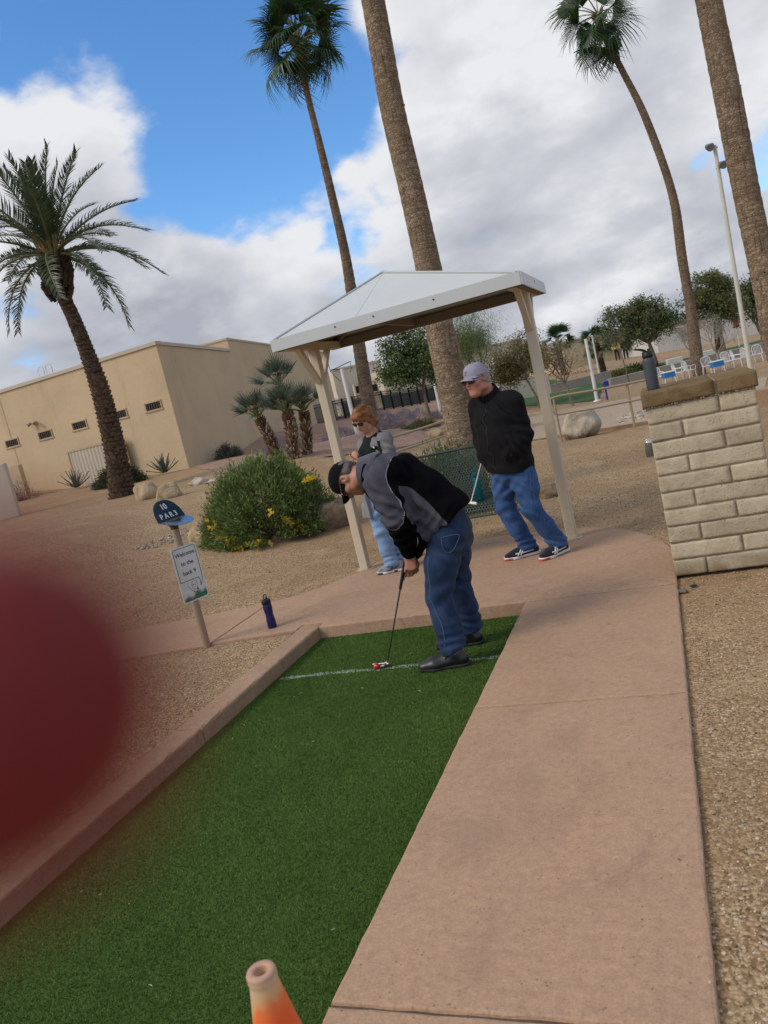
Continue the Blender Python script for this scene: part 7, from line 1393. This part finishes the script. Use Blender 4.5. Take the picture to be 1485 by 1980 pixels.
for i, (x, y, c, nm) in enumerate(((1398, 668, (.02, .22, .22), 'teal'), (1431, 664, (.40, .03, .04), 'red'))):
    q = gpx(x, y+12, 44); r = thing('patio_umbrella', 'closed '+nm+' umbrella among the bare shrubs on the right', 'umbrella', q); MB().tube([(0, 0, 0), (0, 0, 2.3)], .03, 8).build('pole', M_polew, r); MB().lathe([(.04, 2.3), (.09, 2.0), (.15, 1.5), (.19, 1.15), (.12, 1.12)], n=14).build('canopy', m_cloth(nm+'_canvas', tuple(v*.8 for v in c), c), r)
def small_person(lb, x, y, d, shirt, legs):
    q = gpx(x, y, d); r = thing('person', lb, 'person', q); s = SDF((-.4, -.3, -.02), (.4, .3, 1.8), .02); s.chain([(0, 0, .9), (0, 0, 1.35)], [.13, .15], .05); s.cone((0, 0, 1.4), (0, 0, 1.52), .06, .06, .03); s.ell((0, -.01, 1.62), (.085, .10, .12), .02)
    for sx in (-1, 1): s.chain([(sx*.09, 0, .9), (sx*.11, -.03, .48), (sx*.12, .03, .08)], [.10, .075, .055], .03); s.cone((sx*.12, -.08, .04), (sx*.12, .05, .04), .04, .04, .02); s.chain([(sx*.19, 0, 1.36), (sx*.27, -.04, 1.1), (sx*.24, -.18, .98)], [.065, .05, .04], .03); s.ell((sx*.235, -.23, .96), (.035, .05, .03), .02)
    s.obj('body', [M_skin, shirt, legs], r, (0, 0, 0), mi=lambda c: np.where((c[:, 2] > .95) & (c[:, 2] < 1.45), 1, np.where((c[:, 2] <= .95) & (c[:, 2] > .08) & (np.abs(c[:, 0]) < .2), 2, 0)), relax=1)
small_person('tiny far person in a yellow top by the far building', 1199, 716, 60, m_cloth('yellow_top', (.45, .36, .03), (.55, .45, .05)), m_cloth('dark_trousers', (.012, .012, .02), (.02, .02, .03))); small_person('tiny far person in dark clothes by the far building', 1215, 712, 60, m_cloth('dark_top', (.015, .018, .025), (.03, .03, .04)), m_cloth('dark_trousers', (.012, .012, .02), (.02, .02, .03)))
# ------------------------------------------------------------- trees beyond
def tree(name, lb, base, pts, crown, leafn, leaf, cols, seed, r0=.09, depth=4, bark=((.11, .085, .06), (.22, .175, .13)), spread=.6, up=.35, lw=.45, twig=True, group=None, bare=False, clump=90, sub=.13):
    """trunk, forking limbs that reach into the crown ellipsoids, leaves in clumps at the limb ends"""
    base = Vector(base); r_ = random.Random(seed); root = thing(name, lb, 'tree', base, 0, group); mt = m_noise(name+'_bark', bark[0], bark[1], 9, .9, .5, 40, .01, stretch=(1, 1, .3)); t = [Vector(p) for p in pts]; MB().tube(interp(t, 4), [r0*(1-.45*i/(4*(len(t)-1))) for i in range(4*(len(t)-1)+1)], 9).build('trunk', mt, root); m = MB(); tips = []
    C = [(Vector(c), Vector(r)) for c, r in crown]
    def grow(p, d, L, r, k):
        q = p+d*L*.5+Vector((r_.uniform(-1, 1), r_.uniform(-1, 1), r_.uniform(-1, 1)))*L*.09; e = p+d*L; m.tube([p, q, e], [r, r*.85, r*.68], 6 if k > 1 else 4)
        if k <= 0: tips.append((e, d)); return
        n = 2 if r_.random() < .45 else 3
        for i in range(n):
            v = Vector((r_.gauss(0, 1), r_.gauss(0, 1), r_.gauss(0, 1))).normalized(); nd = (d+v*spread+Vector((0, 0, up*.3))).normalized(); c, rr = r_.choice(C); to = (c+Vector((r_.uniform(-1, 1)*rr.x, r_.uniform(-1, 1)*rr.y, r_.uniform(-.8, 1)*rr.z))-e); nd = (nd*.65+to.normalized()*.5).normalized(); grow(e, nd, L*r_.uniform(.62, .9), r*.66, k-1)
        if k < depth: tips.append((e, d))
    for i in range(5): c, rr = C[i % len(C)]; to = (c+Vector((r_.uniform(-.7, .7)*rr.x, r_.uniform(-.7, .7)*rr.y, r_.uniform(-.5, .6)*rr.z))-t[-1]); grow(t[-1], to.normalized(), max(.3, to.length*.38), r0*.5, depth)
    m.build('branches', mt, root)['kind'] = 'stuff'
    if leafn:
        sub *= 1.25; cc = []; w_ = [a.x*a.y*a.z for _, a in C]
        for i in range(clump): c, rr = r_.choices(C, w_)[0]; v = unit(1)[0]; f = r_.uniform(.25, 1.15)**.6; cc.append((c.x+v[0]*rr.x*f, c.y+v[1]*rr.y*f, c.z+v[2]*rr.z*f))
        cc += [tuple(e) for e, _ in tips if any(((e-c).x/rr.x)**2+((e-c).y/rr.y)**2+((e-c).z/rr.z)**2 < 1.3 for c, rr in C)][:clump]
        K = np.array(cc); i = rng.integers(0, len(K), leafn); rs = np.array(C[0][1]); P = K[i]+rng.normal(size=(leafn, 3))*rs*sub; D_ = unit(leafn)+np.array([0, 0, up]); V, F = blades(P, D_, leaf*rng.uniform(.6, 1.3, leafn), leaf*lw*rng.uniform(.7, 1.3, leafn), .1, .45); link('crown', np_mesh('crown', V, F, m_leaf(name+'_leaf', cols, .5, .25)), root)['kind'] = 'stuff'
    return root
z3 = lambda *a: Vector(a)
b = gpx(838, 826, 22); tree('leafy_tree', 'dark green leafy tree just left of the massive palm trunk', b, [(0, 0, 0), (-.05, 0, .55), (-.06, .05, 1.15)], [((-.55, .1, 2.1), (.75, .7, .75)), ((-.1, .1, 2.3), (.75, .7, .7)), ((-.35, .1, 1.65), (.8, .7, .45))], 15000, .085, [(0.022, 0.049, 0.016), (0.066, 0.117, 0.030), (0.135, 0.198, 0.060), (0.246, 0.282, 0.113)], 3, .065, 3, lw=.5)
b = gpx(860, 812, 27); tree('leafy_tree', 'green tree partly hidden by the massive palm trunk', b, [(0.000, 0.000, 0.000), (0.056, 0.000, 0.420), (0.000, 0.094, 0.420)], [((.1, .1, 2.0), (.8, .7, .8))], 6000, .09, [(0.029, 0.056, 0.018), (0.075, 0.133, 0.038), (0.151, 0.217, 0.066)], 5, .07, 3, lw=.5)
b = gpx(925, 760, 42); tree('palo_verde', 'feathery bright green palo verde behind the shelter roof', b, [(0.000, 0.000, 0.000), (0.000, 0.000, 0.420), (0.189, 0.189, 0.420)], [((0, 0, 3.3), (1.9, 1.5, 1.6)), ((-.9, 0, 2.6), (1.1, 1.1, 1.1)), ((.6, 0, 2.6), (1.2, 1.1, 1.1))], 26000, .13, [(0.094, 0.142, 0.047), (0.160, 0.226, 0.075), (0.246, 0.311, 0.122)], 7, .12, 4, up=1.6, lw=.10, clump=160, sub=.16)
b = gpx(1043, 778, 27); tree('olive_tree', 'brownish olive green tree left of the right shelter post', b, [(0, 0, 0), (-.10, 0, .55), (-.28, 0, 1.1)], [((-.75, .2, 1.75), (1.0, .8, .75)), ((-.2, .2, 1.9), (.7, .7, .8)), ((-1.1, .2, 1.35), (.6, .6, .5))], 14000, .10, [(0.094, 0.079, 0.030), (0.170, 0.142, 0.053), (0.255, 0.217, 0.085)], 9, .055, 4, lw=.3)
b = gpx(1108, 783, 25); tree('bare_tree', 'leafless brown branching tree right of the right shelter post', b, [(0, 0, 0), (-.05, 0, .4), (-.12, 0, .8)], [((-.45, 0, 1.45), (.85, .7, .75)), ((.1, 0, 1.5), (.6, .6, .7))], 1700, .07, [(0.189, 0.133, 0.066), (0.282, 0.208, 0.094), (0.246, 0.226, 0.094)], 11, .055, 5, ((.12, .095, .075), (.25, .205, .165)), .7, clump=80)
b = gpx(1272, 722, 38); tree('leafy_tree', 'large half bare leafy tree behind the grey flask', b, [(0, 0, 0), (-.05, 0, .7), (-.15, 0, 1.35)], [((-1.2, 0, 2.3), (1.1, 1.0, .9)), ((.5, 0, 2.0), (.9, .8, .7)), ((-.3, 0, 2.9), (1.1, 1, .8)), ((.9, 0, 2.6), (.6, .6, .5)), ((-1.5, 0, 3.0), (.6, .6, .5))], 16000, .125, [(0.042, 0.064, 0.022), (0.094, 0.129, 0.042), (0.160, 0.189, 0.066), (0.264, 0.246, 0.113)], 13, .14, 5, lw=.45, clump=150, sub=.12)
b = gpx(1404, 705, 36); tree('olive_tree', 'dense olive green tree beside the tall light pole', b, [(0, 0, 0), (.0, 0, .8), (-.05, 0, 1.5)], [((-.3, 0, 3.0), (.9, .9, .8)), ((.6, 0, 2.5), (.8, .7, .7)), ((-.7, 0, 2.1), (.7, .7, .6)), ((.2, 0, 1.9), (.7, .7, .5))], 17000, .115, [(0.056, 0.066, 0.022), (0.113, 0.129, 0.042), (0.189, 0.198, 0.075), (0.282, 0.264, 0.133)], 15, .11, 4, lw=.4)
b = gpx(1394, 728, 29); tree('bare_shrub', 'pale leafless multi stemmed shrub tree behind the white chairs', b, [(0.000, 0.000, 0.000), (0.000, 0.000, 0.377), (0.000, 0.000, 0.420)], [((-.4, 0, 1.25), (.7, .6, .6)), ((.5, 0, 1.3), (.7, .6, .6)), ((0, 0, 1.5), (.6, .6, .5))], 0, .1, [], 17, .045, 5, ((.26, .22, .18), (.42, .37, .32)), .75)
b = gpx(1345, 712, 33); tree('bare_shrub', 'pale leafless shrub tree left of the curving palm trunk', b, [(0, 0, 0), (.0, 0, .25), (-.02, 0, .5)], [((-.5, 0, 1.35), (.7, .6, .65)), ((.2, 0, 1.4), (.6, .6, .6))], 500, .08, [(0.226, 0.170, 0.094), (0.377, 0.302, 0.170), (0.302, 0.264, 0.133)], 19, .04, 5, ((.24, .20, .16), (.40, .35, .29)), .75)
b = gpx(1222, 768, 26); tree('sapling', 'thin bare sapling by the planter wall behind the handrail', b, [(0, 0, 0), (-.03, 0, .7), (-.1, 0, 1.3)], [((-.15, 0, 1.75), (.5, .5, .45))], 0, .1, [], 21, .03, 3, ((.10, .08, .06), (.2, .165, .13)), .7)
b = gpx(905, 745, 62); tree('far_tree', 'far green tree behind the massive palm trunk', b, [(0.000, 0.000, 0.000), (0.000, 0.000, 0.420), (0.000, 0.000, 0.420)], [((0, 0, 3.2), (2.2, 2, 1.7))], 7000, .2, [(0.038, 0.066, 0.022), (0.085, 0.133, 0.042), (0.151, 0.208, 0.066)], 23, .16, 3)
b = gpx(1480, 690, 40); tree('leafy_tree', 'dark leafy tree behind the right edge trunk', b, [(0.000, 0.000, 0.000), (0.000, 0.000, 0.420), (0.000, 0.000, 0.420)], [((0, 0, 2.3), (1.4, 1.2, 1.0))], 8000, .13, [(0.034, 0.049, 0.018), (0.075, 0.104, 0.034), (0.133, 0.160, 0.056)], 25, .11, 4)
for i, (x, y, d, r, h, lb) in enumerate(((1225, 690, 66, 1.7, 1.5, 'left of the large half bare tree'), (1300, 678, 70, 2.0, 1.9, 'just left of the curving palm trunk'), (1348, 668, 64, 1.6, 1.6, 'behind the curving palm trunk'), (1432, 650, 68, 2.1, 1.9, 'behind the tall light pole'), (1495, 632, 62, 1.8, 1.6, 'behind the right edge palm'), (1030, 712, 62, 1.5, 1.4, 'behind the right shelter post'))):
    b = gpx(x, y, d); tree('far_tree', 'hazy far tree '+lb, b, [(0.000, 0.000, 0.000), (0.130, 0.000, 0.420), (0.000, 0.000, 0.420)], [((-r*.4, 0, h*1.15), (r*.7, r*.6, h*.6)), ((r*.45, 0, h*.95), (r*.65, r*.6, h*.55)), ((0, 0, h*1.5), (r*.6, r*.5, h*.5))], 5200, .22, [(0.046, 0.055, 0.023), (0.098, 0.111, 0.042), (0.163, 0.169, 0.072)], 40+i, .12, 2, group='far trees on the right')
